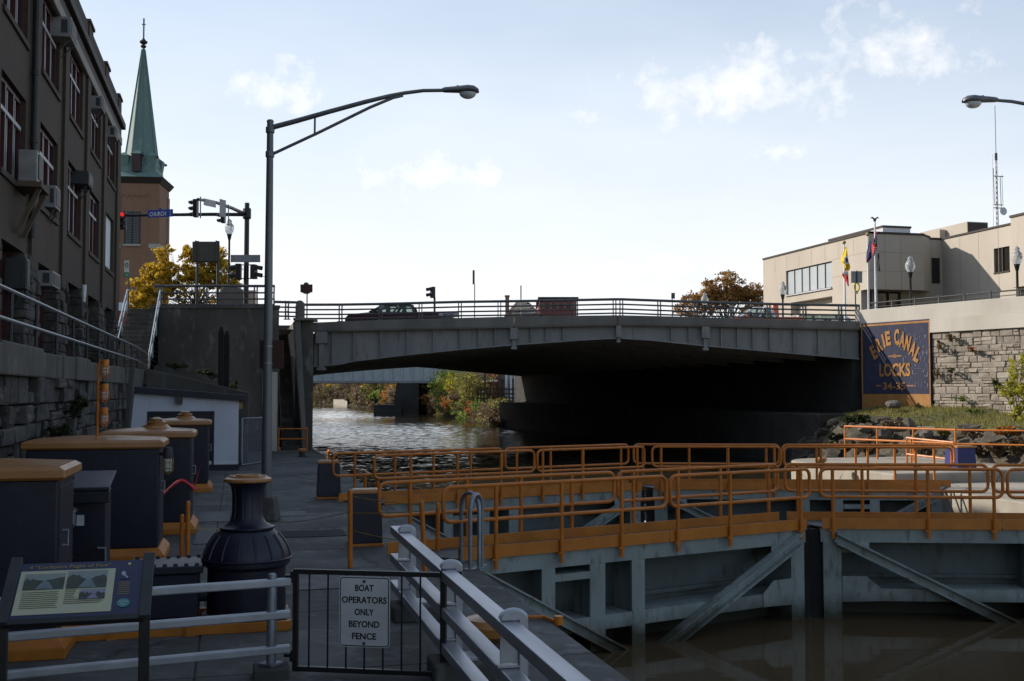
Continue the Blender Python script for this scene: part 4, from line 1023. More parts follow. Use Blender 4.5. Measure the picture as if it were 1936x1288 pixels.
# ------------------------------------------------------------------ church
def church():
    D = 150; c = C((261.5 - 968) / F * D, D, 5.2); k = D / F
    z = lambda py: CAMZ + (HORIZON - py) * k
    t = thing('church', c, 'orange brick church tower with a tall green copper spire and cross', 'church')
    w = 86 * k; rz = -TH + .10
    def sq(za, zb, wa, wb, mb, dx=0): mb.frust((c.x, c.y, za), wa, wa, zb - za, wb, wb, rz)
    m = MB(); sq(4, z(352), w, w, m); m.build('tower', T['brick_church'], t)
    ex = Vector((math.cos(rz), math.sin(rz), 0)); ey = Vector((-math.sin(rz), math.cos(rz), 0))
    for s in (-1, 1):
        for q in (-1, 1):
            m = MB(); p = c + ex * (s * (w / 2 - .55)) + ey * (q * (w / 2 - .55)); m.obox((p.x, p.y, 4), 1.3, 1.3, z(366) - 4, rz); m.build('corner_buttress', T['brick_church'], t)
            m = MB(); m.obox((p.x, p.y, z(474)), 1.42, 1.42, .6, rz); m.build('stone_band', T['concrete_pale'], t)
    # corbel table of small arches
    m = MB()
    for s in range(7):
        p = c + ex * ((s - 3) * .74) - ey * (w / 2 + .03)
        m.tube([(p.x + ex.x * math.cos(a) * .36, p.y + ex.y * math.cos(a) * .36, z(379) + .42 * math.sin(a)) for a in [math.pi * i / 8 for i in range(9)]], .09, 5)
    m.build('corbel_table', T['dark_trim'] if False else T['brick_church'], t)
    m = MB(); sq(z(352), z(343), w + .2, w + 1.0, m); sq(z(343), z(341), w + 1.0, w + 1.2, m); m.build('cornice', T['dark_trim'], t)
    p = c - ex * .35 - ey * (w / 2)
    wd = MB(); wd.prism([Vector((p.x, p.y, 0)) + ex * x - ey * .04 + Vector((0, 0, zz)) for x, zz in ((-.95, z(467)), (.95, z(467)), (.95, z(405)), (-.95, z(405)))], ey * .3); win = wd.build('belfry_window', T['tint'], t)
    m = MB()
    for x in (-.98, 0, .98): q = p + ex * x - ey * .06; m.obox((q.x, q.y, z(467)), .12, .12, (467 - 405) * k, rz)
    for i in range(14):
        q = p - ey * .05; m.obox((q.x, q.y, z(467) + .3 + i * .31), 1.9, .10, .05, rz)
    m.build('louvres', T['dark_trim'], win)
    m = MB(); q = p - ey * .1; m.obox((q.x, q.y, z(470)), 2.3, .3, .22, rz); m.build('sill', T['concrete_pale'], t)
    # broach spire: flared skirt, square to octagon
    m = MB(); sq(z(341), z(328), w + 1.1, 69 * k, m); m.build('spire_skirt', T['copper'], t)
    m = MB(); sq(z(328), z(300), 68 * k, 60 * k, m); m.build('spire_base', T['copper'], t)
    M = Matrix.Rotation(rz + math.pi / 8, 3, 'Z')
    m = MB(); m.lathe([(36 * k, 0), (31.5 * k, 10 * k), (3 * k, (316 - 86) * k), (1.2 * k, (316 - 80) * k)], (c.x, c.y, z(316)), 8, M); m.build('spire', T['copper'], t)
    for a in range(8):
        m = MB(); an = rz + math.pi / 8 + a * math.pi / 4; d = Vector((math.cos(an), math.sin(an), 0))
        m.bar(Vector((c.x, c.y, z(306))) + d * 31.5 * k, Vector((c.x, c.y, z(86))) + d * 3 * k, .16, .16); m.build('spire_rib', T['copper'], t)
    for a in range(4):
        an = rz + math.pi / 4 + a * math.pi / 2; d = Vector((math.cos(an), math.sin(an), 0)); q = c + d * (36 * k)
        m = MB(); m.frust((q.x, q.y, z(318)), 1.1, 1.1, 20 * k, 1.5, 1.5, rz); m.frust((q.x, q.y, z(298)), 1.6, 1.6, .5, .3, .3, rz); m.build('corner_turret', T['copper'], t)
        m = MB(); m.tube([(q.x, q.y, z(300)), (q.x + d.x * 1.1, q.y + d.y * 1.1, z(301))], .08, 5); m.ball((q.x + d.x * 1.2, q.y + d.y * 1.2, z(301)), .2, n=8); m.build('spout', T['dark_grey'], t)
    q = c - ey * (33 * k)
    m = MB(); m.obox((q.x, q.y, z(329)), 1.15, 1.3, 33 * k, rz); m.build('dormer', T['board_red'], t)
    m = MB(); m.frust((q.x, q.y, z(296)), 1.5, 1.6, .5, .4, .5, rz); m.build('dormer_roof', T['copper'], t)
    m = MB(); m.lathe([(.12, 0), (.3, .15), (.42, .35), (.2, .55), (.2, .6), (.5, .8), (.55, 1.0), (.3, 1.2), (.15, 1.4), (.09, 1.6), (0, 1.6)], (c.x, c.y, z(84)), 12); m.build('finial', T['dark_trim'], t, smooth=True)
    m = MB(); m.tube([(c.x, c.y, z(68)), (c.x, c.y, z(25))], .12, 6); m.bar(Vector((c.x, c.y, z(37))) - ex * .25 , Vector((c.x, c.y, z(37))) + ex * .25, .12, .12); m.build('cross', T['steel_pole'], t)
    # nave behind
    m = MB(); q = c - ex * 12 + ey * 14; m.obox((q.x, q.y, 5), 30, 22, 10, rz); m.build('nave', T['brick_church'], t)
    return t
church()

# ------------------------------------------------------------------ civic building on the right
def civic():
    XA = 33.7; D = 60; YA = (D - math.sin(TH) * XA) / math.cos(TH); ZT = CAMZ + (HORIZON - 440) / F * D
    t = thing('civic_building', (XA + 6, YA + 8, 5.2), 'beige concrete office building with a chamfered corner above the right bank', 'building')
    ya2 = onx(1443, 520, XA).y
    xc = ony(1745, 441, YA).x; pc = onpl(1757, 452, (xc, YA, 0), (-.8, 1, 0)); XB = 39.2; YR = YA + (pc.y - YA) + .5
    zo = ony(1700, 548, YA).z
    m = MB()
    # upper storeys with the band window cut out of the canal face
    wy0, wy1 = onx(1573, 520, XA).y, onx(1486, 520, XA).y
    wz0 = onx(1530, 551, XA).z; wz1 = onx(1530, 503, XA).z
    sy1 = onx(1495, 575, XA).y; sy0 = wy0; sz1 = onx(1573, 560, XA).z; sz0 = onx(1573, 591, XA).z
    yd0 = onx(1628, 560, XA).y                                    # entrance recess runs from here to the corner
    th = .5
    def wallx(y0, y1, z0, z1): m.box(XA, XA + th, y0, y1, z0, z1)
    wallx(YA + 2.5, ya2, wz1, ZT); wallx(YA + 2.5, wy0, zo, wz1); wallx(wy1, ya2, 5, wz1); wallx(wy0, wy1, sz1, wz0)
    wallx(yd0, wy0, 5, zo); wallx(wy0, sy1, 5, sz0); wallx(sy1, wy1, 5, sz1)
    m.prism([(XA, YA, zo), (xc, YA, zo), (pc.x, pc.y, zo), (pc.x, pc.y + 2.5, zo), (XA, YA + 2.5, zo)], (0, 0, ZT - zo - .01))
    m.box(XA + .5, 60, YA + 2.5, ya2, 5, ZT - .01)
    m.box(XA + .9, XB + 1, YA + 1.2, YA + 2.5, 5, zo)
    m.box(pc.x, XB + .3, YR, YR + 2, 5, ZT - .02)
    yb2 = onx(1911, 424, XB - .35).y; zl = onx(1911, 412, XB - .35).z
    bw0, bw1 = onx(1909, 490, XB).y, onx(1879, 490, XB).y; bz0, bz1 = onx(1893, 514, XB).z, onx(1893, 468, XB).z
    for a, b, c_, d in ((yb2, YR, bz1, ZT - .02), (yb2, YR, 5, bz0), (yb2, bw0, bz0, bz1), (bw1, YR, bz0, bz1)): m.box(XB, XB + .5, a, b, c_, d)
    m.box(XB + .5, 62, yb2, YR, 5, ZT - .02)
    zb = onx(1920, 545, XB).z
    m.box(XB - .35, 62, yb2 - 20, yb2, zb, zl)
    m.box(XB + 1.2, 62, yb2 - 20, yb2, 5, zb)
    w = m.build('walls', T['civic'], t)
    # panel joints as thin recessed lines
    m = MB()
    for y in [YA + 1.55 * i for i in range(1, 9)]: m.box(XA - .004, XA + .002, y - .012, y + .012, wz1 + .1, ZT - .1)
    for z in (zo + (ZT - zo) * .33, zo + (ZT - zo) * .67): m.box(XA - .004, XA + .002, YA, wy0, z - .012, z + .012); m.box(XA, xc, YA - .004, YA + .002, z - .012, z + .012)
    for x in (XA + 1.0, XA + 2.0): m.box(x - .012, x + .012, YA - .004, YA + .002, zo, ZT - .1)
    for y in [YR - 1.6 * i for i in range(1, 6)]: m.box(XB - .004, XB + .002, y - .012, y + .012, 5, ZT - .1)
    m.build('panel_joints', T['joint'], t)
    m = MB(); m.box(XA - .06, XA + .6, YA - .06, ya2, ZT, ZT + .10); m.box(XA, xc + .05, YA - .06, YA + .5, ZT + .002, ZT + .11); m.prism([(xc, YA - .06, ZT), (pc.x + .06, pc.y - .03, ZT), (pc.x, pc.y + .5, ZT), (xc, YA + .5, ZT)], (0, 0, .09)); m.box(pc.x, XB, YR - .05, YR + .5, ZT, ZT + .1); m.box(XB - .06, XB + .5, yb2, YR, ZT, ZT + .1); m.box(XB - .41, XB + .5, yb2 - 20, yb2 + .04, zl, zl + .12)
    m.build('roof_edge', T['dark_trim'], t)
    # band window: six blind panes between dark bars
    n = 6
    for i in range(n):
        a = wy0 + (wy1 - wy0) * i / n; b = wy0 + (wy1 - wy0) * (i + 1) / n
        m = MB(); m.box(XA + .12, XA + .16, a + .03, b - .03, wz0 + .05, wz1 - .05); w = m.build('window', T['civic_win'], t)
        m = MB(); m.box(XA + .08, XA + .17, a - .035, a + .03, wz0, wz1)
        m.box(XA + .08, XA + .17, a + .03, b - .035, wz0, wz0 + .05); m.box(XA + .08, XA + .17, a + .03, b - .035, wz1 - .05, wz1); m.build('frame', T['dark_trim'], w)
    m = MB(); m.box(XA - .1, XA + .11, wy0, wy1, wz0 - .08, wz0 - .001); m.build('sill', T['alu_post'], t)
    for i in range(6):
        a = sy0 + (sy1 - sy0) * i / 6; b = sy0 + (sy1 - sy0) * (i + 1) / 6
        m = MB(); m.box(XA + 1.0, XA + 1.04, a + .03, b - .03, sz0, sz0 + 1.0); m.build('strip_window', T['civic_win'], t)
    m = MB(); m.box(XA + 1.1, XA + 1.2, sy0, sy1, sz0, sz1); m.build('dark_recess', T['tint'], t)
    m = MB(); m.box(XB + .1, XB + .14, bw0 + .02, bw1 - .02, bz0, bz1); w = m.build('dark_window', T['tint'], t)
    m = MB(); ymid = (bw0 + bw1) / 2; m.box(XB + .03, XB + .13, ymid - .04, ymid + .04, bz0, bz1); m.box(XB - .05, XB + .13, bw0, bw1, bz0 - .07, bz0); m.build('frame', T['dark_trim'], w)
    xw0 = ony(1761, 500, YR).x; xw1 = ony(1776, 500, YR).x; za, zb2 = ony(1768, 536, YR).z, ony(1768, 488, YR).z
    m = MB(); m.box(xw0, xw1, YR - .03, YR - .005, za, zb2); m.build('dark_window', T['tint'], t)
    # entrance glazing in the recess
    x0 = XA + 1.1; xe = XA + 2.6
    m = MB(); m.box(x0, xe, YA + 1.12, YA + 1.18, 5.2, zo - .02); w = m.build('entrance_door', T['tint'], t)
    m = MB()
    for x in (x0, (x0 + xe) / 2, xe): m.box(x - .05, x + .05, YA + 1.05, YA + 1.11, 5.2, zo - .02)
    m.box(x0, xe, YA + 1.06, YA + 1.11, 7.2, 7.3); m.build('frame', T['dark_trim'], w)
    m = MB(); a = ony(1669, 432, YA + 3).x; b = ony(1721, 432, YA + 3).x; m.box(a, b, YA + 3, YA + 9, ZT, ony(1690, 431, YA + 3).z); m.build('roof_box', T['alu_post'], t)
    m = MB(); z = ony(1690, 431, YA + 3).z; m.box(a - .05, b + .05, YA + 2.95, YA + 9.05, z, z + .12); m.build('roof_box_lid', T['dark_trim'], t)
    # rooftop unit
    q0 = at(1813, 440, 62); t2 = thing('rooftop_unit', (q0.x, q0.y, ZT), 'beige rooftop air handling unit with a dark louvred end', 'rooftop unit')
    xa = ony(1829, 440, q0.y).x; xb = ony(1851, 440, q0.y).x; zt = at(1840, 430, 64).z + .05
    m = MB(); m.box(xa, xb + .6, q0.y, q0.y + 4.5, ZT - .3, zt); m.build('case', T['civic'], t2)
    m = MB(); m.box(xa + .05, xb + .55, q0.y - .03, q0.y - .002, ZT - .1, zt - .05); m.build('louvre', T['dark_trim'], t2)
    m = MB(); m.obox((xa - .25, q0.y + 2.2, ZT + .3), .4, .6, .5); m.build('hood', T['civic'], t2)
    return XA, YA
XA_, YA_ = civic()
def mast():
    D = 74; p = at(1886, 432, D); k = D / F
    z = lambda py: CAMZ + (HORIZON - py) * k
    t = thing('radio_mast', (p.x, p.y, 5.2), 'slim lattice radio mast with whip aerials behind the office building', 'mast')
    r = 4 * k
    legs = [(p.x + r * math.cos(a), p.y + r * math.sin(a)) for a in (.5, 2.6, 4.7)]
    m = MB()
    for x, y in legs: m.tube([(x, y, 5.2), (x * .35 + p.x * .65, y * .35 + p.y * .65, z(287))], .035, 5)
    zz = 11.0; i = 0
    while zz < z(292):
        f = 1 - .65 * (zz - 5.2) / (z(287) - 5.2)
        for j in range(3):
            a, b = legs[j], legs[(j + 1) % 3]
            m.tube([(p.x + (a[0] - p.x) * f, p.y + (a[1] - p.y) * f, zz), (p.x + (b[0] - p.x) * f, p.y + (b[1] - p.y) * f, zz + .35)], .018, 4)
        zz += .35
    m.build('lattice', T['alu_post'], t)
    m = MB(); m.tube([(p.x, p.y, z(300)), (p.x, p.y, z(286))], .09, 6); m.tube([(p.x, p.y, z(286)), tuple(at(1881, 200, D))], .022, 5); m.build('whip_aerial', T['dark_grey'], t)
    for px, a, b in ((1878, 430, 292), (1893, 395, 335), (1896, 388, 330), (1880, 385, 318)):
        m = MB(); q = at(px, a, D); q2 = at(px - 2, b, D); m.tube([q, q2], .025, 5); m.build('side_aerial', T['alu_post'], t)
    for py in (333, 387, 393):
        m = MB(); m.bar(at(1879, py, D), at(1897, py + 1, D), .05, .05); m.build('arm', T['dark_grey'], t)
    m = MB(); q = at(1895, 400, D); m.lathe([(0, 0), (.22, .05), (.28, .12)], q, 12, Matrix.Rotation(math.pi / 2, 3, 'X')); m.build('dish', T['alu_post'], t)
mast()
# ------------------------------------------------------------------ buildings beyond the bridge
def far_house():
    D = 113; t = thing('canal_house', C(-1, D, 1.8), 'red and grey sided house with a deck on the far bank under the bridge', 'house')
    def wall(px0, px1, D0, D1, z0, z1, mt, name='wall', depth=8):
        m = MB(); m.prism([at(px0, 740, D0) * 1, at(px1, 740, D1) * 1, at(px1, 740, D1) + FWH * depth, at(px0, 740, D0) + FWH * depth], (0, 0, 1))
        for v in m.bm.verts: v.co.z = z0 if v.co.z < 3.1 else z1
        return m.build(name, T[mt], t)
    wall(900, 921, 121, 121, 1.5, 6.5, 'grey_siding'); wall(921.3, 940, 119, 119, 1.5, 7, 'red_wall'); wall(940.5, 958, 120, 120, 1.5, 7, 'grey_siding'); wall(958.5, 1010, 117, 117, 1.5, 6, 'grey_siding')
    m = MB(); m.bar(at(919, 722, 118), at(936, 720, 117.5), 1.2, .15); m.build('awning', T['white'], t)
    for px in (917, 945, 957, 966, 974):
        m = MB(); p = at(px, 735, 114); m.obox((p.x, p.y, 1.6), .22, .22, 4.2, -TH); m.build('post', T['white' if px > 950 else 'timber'], t)
    for px in (948, 969):
        m = MB(); p = at(px, 727, 118.6 if px < 960 else 116.6); m.obox((p.x, p.y, p.z - .8), .7, .1, 1.4, -TH); m.build('window', T['tint'], t)
    t = thing('deck_fence', at(930, 750, 108), 'brown timber deck fence in front of the far house', 'fence')
    for px in range(903, 990, 6):
        m = MB(); p = at(px, 748, 107); m.obox((p.x, p.y, 1.5), .12, .12, 1.45, -TH); m.build('post', T['timber'], t)
    for z in (1.9, 2.3, 2.75):
        m = MB(); a = at(900, 748, 107); b = at(992, 748, 107); a.z = b.z = z; m.bar(a, b, .06, .12); m.build('board', T['timber'], t)
far_house()
def gable_house(name, label, px0, px1, D, zt, ze, mt, roofmt, chim=None, rz=-TH):
    a = at(px0, 600, D); b = at(px1, 600, D); c = (a + b) / 2; w = (b - a).length
    t = thing(name, (c.x, c.y, 5.2), label, 'building')
    m = MB(); m.obox((c.x, c.y, 5.0), w, 9, ze - 5.0, rz); m.build('wall', T[mt], t)
    ex = Vector((math.cos(rz), math.sin(rz), 0)); ey = Vector((-math.sin(rz), math.cos(rz), 0))
    m = MB(); p = Vector((c.x, c.y, 0))
    m.frust((c.x, c.y, ze), w + .5, 9.6, zt - ze, w * .45, .4, rz); r = m.build('roof', T[roofmt], t)
    for row in range(5):
        for i in range(9 - row):
            s_ = (row + .5) / 5; hw = (w / 2) * (1 - .5 * s_) - .3; x_ = -hw + 2 * hw * (i + .5) / (9 - row); yy_ = -4.8 + 4.6 * s_ - .06
            q = p + ex * x_ + ey * yy_ + Vector((0, 0, ze + (zt - ze) * s_ + .05)); m = MB(); m.bar(q - ex * .1 - ey * .35 - Vector((0, 0, .10)), q + ex * .1 + ey * .3 + Vector((0, 0, .10)), .09, .03); m.build('snow_guard', T['cornice'], r)
    if chim:
        q = at(chim, 560, D - 4); m = MB(); m.obox((q.x, q.y, ze - 3), .3, .5, zt - ze + 3.1, rz); m.obox((q.x, q.y, zt + .1), .38, .6, .12, rz); m.build('chimney', T['brick_church'], r)
    for i in range(3):
        q = p + ex * ((i - 1) * w * .3) - ey * 4.53; m = MB(); m.obox((q.x, q.y, ze - 2.0), .9, .08, 1.4, rz); m.build('window', T['tint'], t)
    return t
Dg = 88; zz = lambda py: CAMZ + (HORIZON - py) / F * Dg
gable_house('roofed_house', 'low house with a brown patterned roof showing above the bridge parapet', 960, 1016, Dg, zz(572), zz(604), 'salmon', 'roof', 959)
t = thing('brick_block', at(1050, 600, 96), 'dark red brick block with a flat stepped roof above the bridge parapet', 'building')
k = 96 / F; zf = lambda py: CAMZ + (HORIZON - py) * k
a = at(1018, 600, 96); b = at(1084, 600, 96); c = (a + b) / 2; w = (b - a).length
m = MB(); m.obox((c.x, c.y, 5), w, 10, zf(574) - 5, -TH); m.build('wall', T['red_wall'], t)
m = MB(); q = at(1061, 600, 95.6); m.obox((q.x, q.y, zf(574)), 10 * k, 3, 5 * k, -TH); m.build('roof_stack', T['red_wall'], t)
m = MB(); m.obox((c.x, c.y, zf(574) + .002), w + .3, 10.3, .14, -TH); m.build('roof_edge', T['dark_trim'], t)
for i in range(5):
    q = at(1024 + i * 13, 590, 95.9); m = MB(); q = q - FWH * 5.0; m.obox((q.x, q.y, q.z - .1), .26, .06, .5, -TH); m.build('window', T['tint'], t)
t = thing('low_building', at(250, 576, 92), 'low red building with a white fascia behind the stair head', 'building')
m = MB(); q = at(243, 575, 96); m.obox((q.x, q.y, 5), 4.0, 6, 4.4, -TH); m.build('wall', T['red_wall'], t)
m = MB(); m.obox((q.x, q.y, 9.4), 4.4, 6.4, .7, -TH); m.build('fascia', T['white'], t)
# ------------------------------------------------------------------ mitre gates
MIT = Vector((10.05, 17.9, 0)); LV = Vector((7.05, 2.2, 0)); LEN = LV.length - .16
def gate_leaf(sy, label):
    """local x from heel to mitre, y upstream; sy = -1 mirrors the leaf for the right-hand side"""
    ang = math.atan2(LV.y, LV.x) if sy > 0 else math.atan2(LV.y, -LV.x)
    heel = MIT - LV if sy > 0 else Vector((MIT.x + LV.x, MIT.y - LV.y, 0))
    t = thing('lock_gate', heel, label, 'lock gate', 'mitre gates of the lock', ang)
    def bx_(m, x0, x1, y0, y1, z0, z1):
        y0, y1 = sorted((y0 * sy, y1 * sy)); return m.box(x0, x1, y0, y1, z0, z1)
    P = lambda x, y, z: (x, y * sy, z)
    m = MB(); bx_(m, 0, LEN, 0, .06, -.24, 0); bx_(m, 0, LEN, .06, 1.0, -.06, -.002); bx_(m, .05, LEN, .94, 1.0, -.24, -.061)
    m.build('top_beam', T['gate'], t, world=False)
    for a, b in ((1.60, 1.84), (2.50, 2.79), (3.32, 3.58)):
        m = MB(); bx_(m, a, b, .002, .045, -4, -.242); bx_(m, (a + b) / 2 - .03, (a + b) / 2 + .03, .046, .62, -4, -.242); m.build('upright', T['gate'], t, world=False)
    m = MB(); bx_(m, LEN - .36, LEN - .04, .0, .64, -4, -.242); m.build('mitre_post', T['gate'], t, world=False)
    m = MB(); bx_(m, LEN - .038, LEN + .155, .08, .55, -4, -.02); m.build('sealing_timber', T['timber_black'], t, world=False)
    m = MB(); bx_(m, .0, .35, .0, .64, -4, -.242); m.build('heel_post', T['gate'], t, world=False)
    for a, b, z0, z1 in ((3.58, LEN - .36, -1.28, -1.06), (.35, 1.60, -1.28, -1.06), (1.84, 2.50, -1.28, -1.06), (2.79, 3.32, -1.28, -1.06), (1.84, 2.50, -.46, -.35)):
        m = MB(); bx_(m, a + .002, b - .002, .006, .04, z0, z1); bx_(m, a + .002, b - .002, .041, .6, z1 - .05, z1); m.build('cross_beam', T['gate'], t, world=False)
    # gusset at the mitre end
    m = MB(); m.prism([P(LEN - .37, .003, -1.30), P(LEN - .37, .003, -.84), P(LEN - .8, .003, -.84), P(LEN - 1.05, .003, -1.05), P(LEN - 1.05, .003, -1.28)], (0, -.012 * sy, 0)); m.build('gusset', T['gate'], t, world=False)
    m = MB(); bx_(m, LEN - .85, LEN - .37, -.002, -.014, -.42, -.23); m.build('gusset', T['gate'], t, world=False)
    # skin
    m = MB(); bx_(m, .30, LEN - .30, .62, .66, -4, -.064); m.build('skin_plate', T['gate_skin'], t, world=False)
    m = MB(); bx_(m, 3.6, LEN - .4, .56, .619, -.95, -.88); m.build('skin_stringer', T['gate_skin'], t, world=False)
    # diagonals: channel sections with a rib
    for p, q in ((P(LEN - .25, -.05, -.14), P(3.45, -.05, -1.86)), (P(.25, -.05, -.10), P(3.45, -.05, -1.86))):
        m = MB(); m.bar(p, q, .09, .17, up=(0, 0, 1)); pv, qv = Vector(p), Vector(q); off = Vector((0, -.055 * sy, -.10))
        m.bar(pv + off, qv + off, .20, .03); m.bar(pv + Vector((0, -.05 * sy, .07)), qv + Vector((0, -.05 * sy, .07)), .16, .03)
        m.build('diagonal_brace', T['gate'], t, world=False)
    # walkway
    m = MB()
    m.prism([P(.1, 0, .012), P(LEN - .02, 0, .012), P(LEN + .40, 1.0, .012), P(-.4, 1.0, .012)], (0, 0, .023)); m.build('walkway', T['plate'], t, world=False)
    for y0, y1 in ((-.055, -.04), (1.04, 1.055)):
        m = MB(); bx_(m, -.5 if y0 > 0 else .12, LEN * .56, y0, y1, .005, .19); bx_(m, LEN * .56 + .02, LEN + (.40 if y0 > 0 else -.02), y0, y1, .005, .19); m.build('toe_board', T['orange'], t, world=False)
    # bent tube handrails, two loops a side
    def loop(x0, x1, y, name='handrail'):
        z0, z1, r = .58, 1.08, .12; q = []
        for cx, cz, a0 in ((x0 + r, z1 - r, 180), (x1 - r, z1 - r, 90), (x1 - r, z0 + r, 0), (x0 + r, z0 + r, -90)):
            for k in range(5):
                a = math.radians(a0 - 90 * k / 4); q.append(P(cx + r * math.cos(a), y, cz + r * math.sin(a)))
        m = MB(); m.tube(q, .03, 8, closed=True); return m.build(name, T['rail_orange'], t, smooth=True, world=False)
    def posts(h, xs, y):
        for x in xs:
            m = MB(); m.tube([P(x, y, -.16), P(x, y, 1.07)], .032, 8); bx_(m, x - .06, x + .06, y - .02 if y < .5 else y - .05, y + .03, -.03, .0)
            m.build('handrail_post', T['rail_orange'], h, smooth=True, world=False)
    a0, a1, b0, b1 = -.15, LEN * .548, LEN * .56, LEN + .02
    px = [.18, .73, 1.9, 3.05, 4.2, 5.35, 6.5, LEN - .2]
    h = loop(a0, a1, -.09); posts(h, [p for p in px if p < LEN * .55 and p != .18], -.09)
    h = loop(b0, b1, -.09); posts(h, [p for p in px if p > LEN * .55 and p != 6.5], -.09)
    px2 = [-.1, .9, 1.9, 2.9, 4.2, 5.2, 6.2, LEN + .18]
    h = loop(-.62, LEN * .523, 1.09); posts(h, [p for p in px2 if p < LEN * .52], 1.09)
    h = loop(LEN * .535, LEN + .42, 1.09); posts(h, [p for p in px2 if p > LEN * .54], 1.09)
    return t
gl = gate_leaf(1, 'pale blue lock gate leaf nearest the ladder, with orange handrails'); gr = gate_leaf(-1, 'pale blue lock gate leaf in the right foreground, cut by the frame edge')
for src, lab in ((gl, 'left leaf of the farther pair of blue lock gates, behind the nearest leaf'), (gr, 'right leaf of the farther pair of blue lock gates, meeting the sunlit pier')):
    c = dup(src); c.location.y += 8.2; c.location.x += .0; c["label"] = lab

# ------------------------------------------------------------------ cabinets on the platform
def cabinet(pxr, pyb, w, d, h, label, vent=False, flare=.10):
    """near right bottom corner of the body at the given floor point"""
    c = flo(pxr, pyb)
    t = thing('machinery_cabinet', (c.x - w / 2, c.y + d / 2, 0), label, 'cabinet', 'navy machinery cabinets with ochre lids')
    x0, x1, y0, y1 = c.x - w, c.x, c.y, c.y + d
    cx, cy = (x0 + x1) / 2, (y0 + y1) / 2
    m = MB(); m.box(x0, x1, y0, y1, .2, h - .10); m.build('body', T['navy'], t, bev=.02)
    m = MB(); m.frust((cx, cy, .0), w + 2 * flare, d + 2 * flare, .10, w + 2 * flare, d + 2 * flare); m.frust((cx, cy, .10), w + 2 * flare, d + 2 * flare, .10, w + .03, d + .03); m.build('plinth', T['orange'], t, bev=.008)
    m = MB(); R_ = .09
    m.frust((cx, cy, h - .11), w + .08, d + .08, .03, w + .14, d + .14); m.frust((cx, cy, h - .08), w + .14, d + .14, .065, w + .13, d + .13); m.frust((cx, cy, h - .015), w + .13, d + .13, .035, w + .02, d + .02); m.frust((cx, cy, h + .02), w + .02, d + .02, .05, w * .3, d * .25)
    bmesh.ops.remove_doubles(m.bm, verts=m.bm.verts, dist=.001)
    l = m.build('lid', T['orange_lid'], t, bev=.012)
    if vent:
        m = MB(); m.lathe([(.26, 0), (.20, .05), (.16, .06), (.16, .09), (.19, .10), (.10, .13), (.10, .15), (.13, .155), (.04, .19), (0, .19)], (cx + .1, cy, h + .06), 16); m.build('vent_cap', T['orange_lid'], l, smooth=True)
    # door line, bolts, latch on the right face
    m = MB(); m.box(x1 + .001, x1 + .006, y0 + .07, y1 - .07, .30, h - .18); dr = m.build('door', T['navy'], t, bev=.003)
    m = MB()
    for yy in (y0 + .035, y1 - .035):
        z = .3
        while z < h - .15: m.ball((x1 + .003, yy, z), .012, n=6); z += .16
    m.build('bolts', T['dark_grey'], t)
    m = MB(); m.tube([(x1 + .02, y0 + .16, h * .58), (x1 + .07, y0 + .16, h * .58), (x1 + .07, y0 + .16, h * .66), (x1 + .02, y0 + .16, h * .66)], .012, 6); m.build('handle', T['galv'], dr)
    return t, (x0, x1, y0, y1)
cab1, b1 = cabinet(104, 1243, 1.6, 1.0, 1.74, 'navy cabinet cut by the left frame edge, nearest of the four')
cab2, b2 = cabinet(298, 1062, 1.80, 1.1, 1.74, 'navy cabinet with the orange lamp mast on its ochre lid')
cab3, b3 = cabinet(359, 1009, 1.45, 1.15, 1.76, 'navy cabinet with vent cap, tied with red tape at its corner', True)
cab4, b4 = cabinet(392, 930, 1.35, 1.2, 1.74, 'farthest navy cabinet, vent cap on its lid, before the white shed', True)
# utility box with sloping lid between the first two cabinets
u0 = flo(200, 1150)
def utility_box():
    x1, y0 = u0.x, u0.y; t = thing('utility_box', (x1 - .35, y0 + .3, 0), 'small navy utility box with sloped lid, socket and handle between two cabinets', 'cabinet')
    m = MB(); m.box(x1 - .75, x1 - .02, y0, y0 + .55, .12, 1.32); m.build('body', T['navy'], t, bev=.01)
    m = MB(); m.prism([(x1 - .78, y0 - .14, 1.34), (x1 + .03, y0 - .14, 1.34), (x1 + .03, y0 - .14, 1.38), (x1 - .78, y0 - .14, 1.38)], (0, .75, .14)); m.build('lid', T['navy'], t, bev=.01)
    m = MB(); m.prism([(x1 - .78, y0 - .12, 1.2), (x1 + .03, y0 - .12, 1.2), (x1 + .03, y0 - .12, 1.335), (x1 - .78, y0 - .12, 1.335)], (0, .1, 0)); m.build('lid_lip', T['navy'], t, bev=.01)
    p = onpl(126, 985, (0, y0 - .03, 0), (0, 1, 0))
    m = MB(); m.lathe([(0, 0), (.05, 0), (.05, .11), (.085, .13), (.105, .15), (.105, .30), (.12, .31), (.12, .34), (.06, .37), (0, .37)], (p.x, p.y - .06, p.z - .2), 14); m.build('socket', T['galv'], t, smooth=True)
    p = onpl(152, 984, (0, y0 - .006, 0), (0, 1, 0)); m = MB(); m.box(p.x - .04, p.x + .04, p.y - .004, p.y + .004, p.z - .06, p.z + .06); m.build('label_plate', T['sign_white'], t)
    p = onpl(195, 1055, (0, y0 - .02, 0), (0, 1, 0)); m = MB(); m.tube([(p.x - .05, y0 - .01, p.z + .12), (p.x - .05, y0 - .08, p.z + .12), (p.x + .03, y0 - .08, p.z + .12), (p.x + .03, y0 - .08, p.z - .1)], .012, 6); m.build('handle', T['galv'], t, smooth=True)
    m = MB(); m.frust((x1 - .38, y0 + .28, 0), .95, .75, .12, .76, .57); m.build('plinth', T['orange'], t)
utility_box()
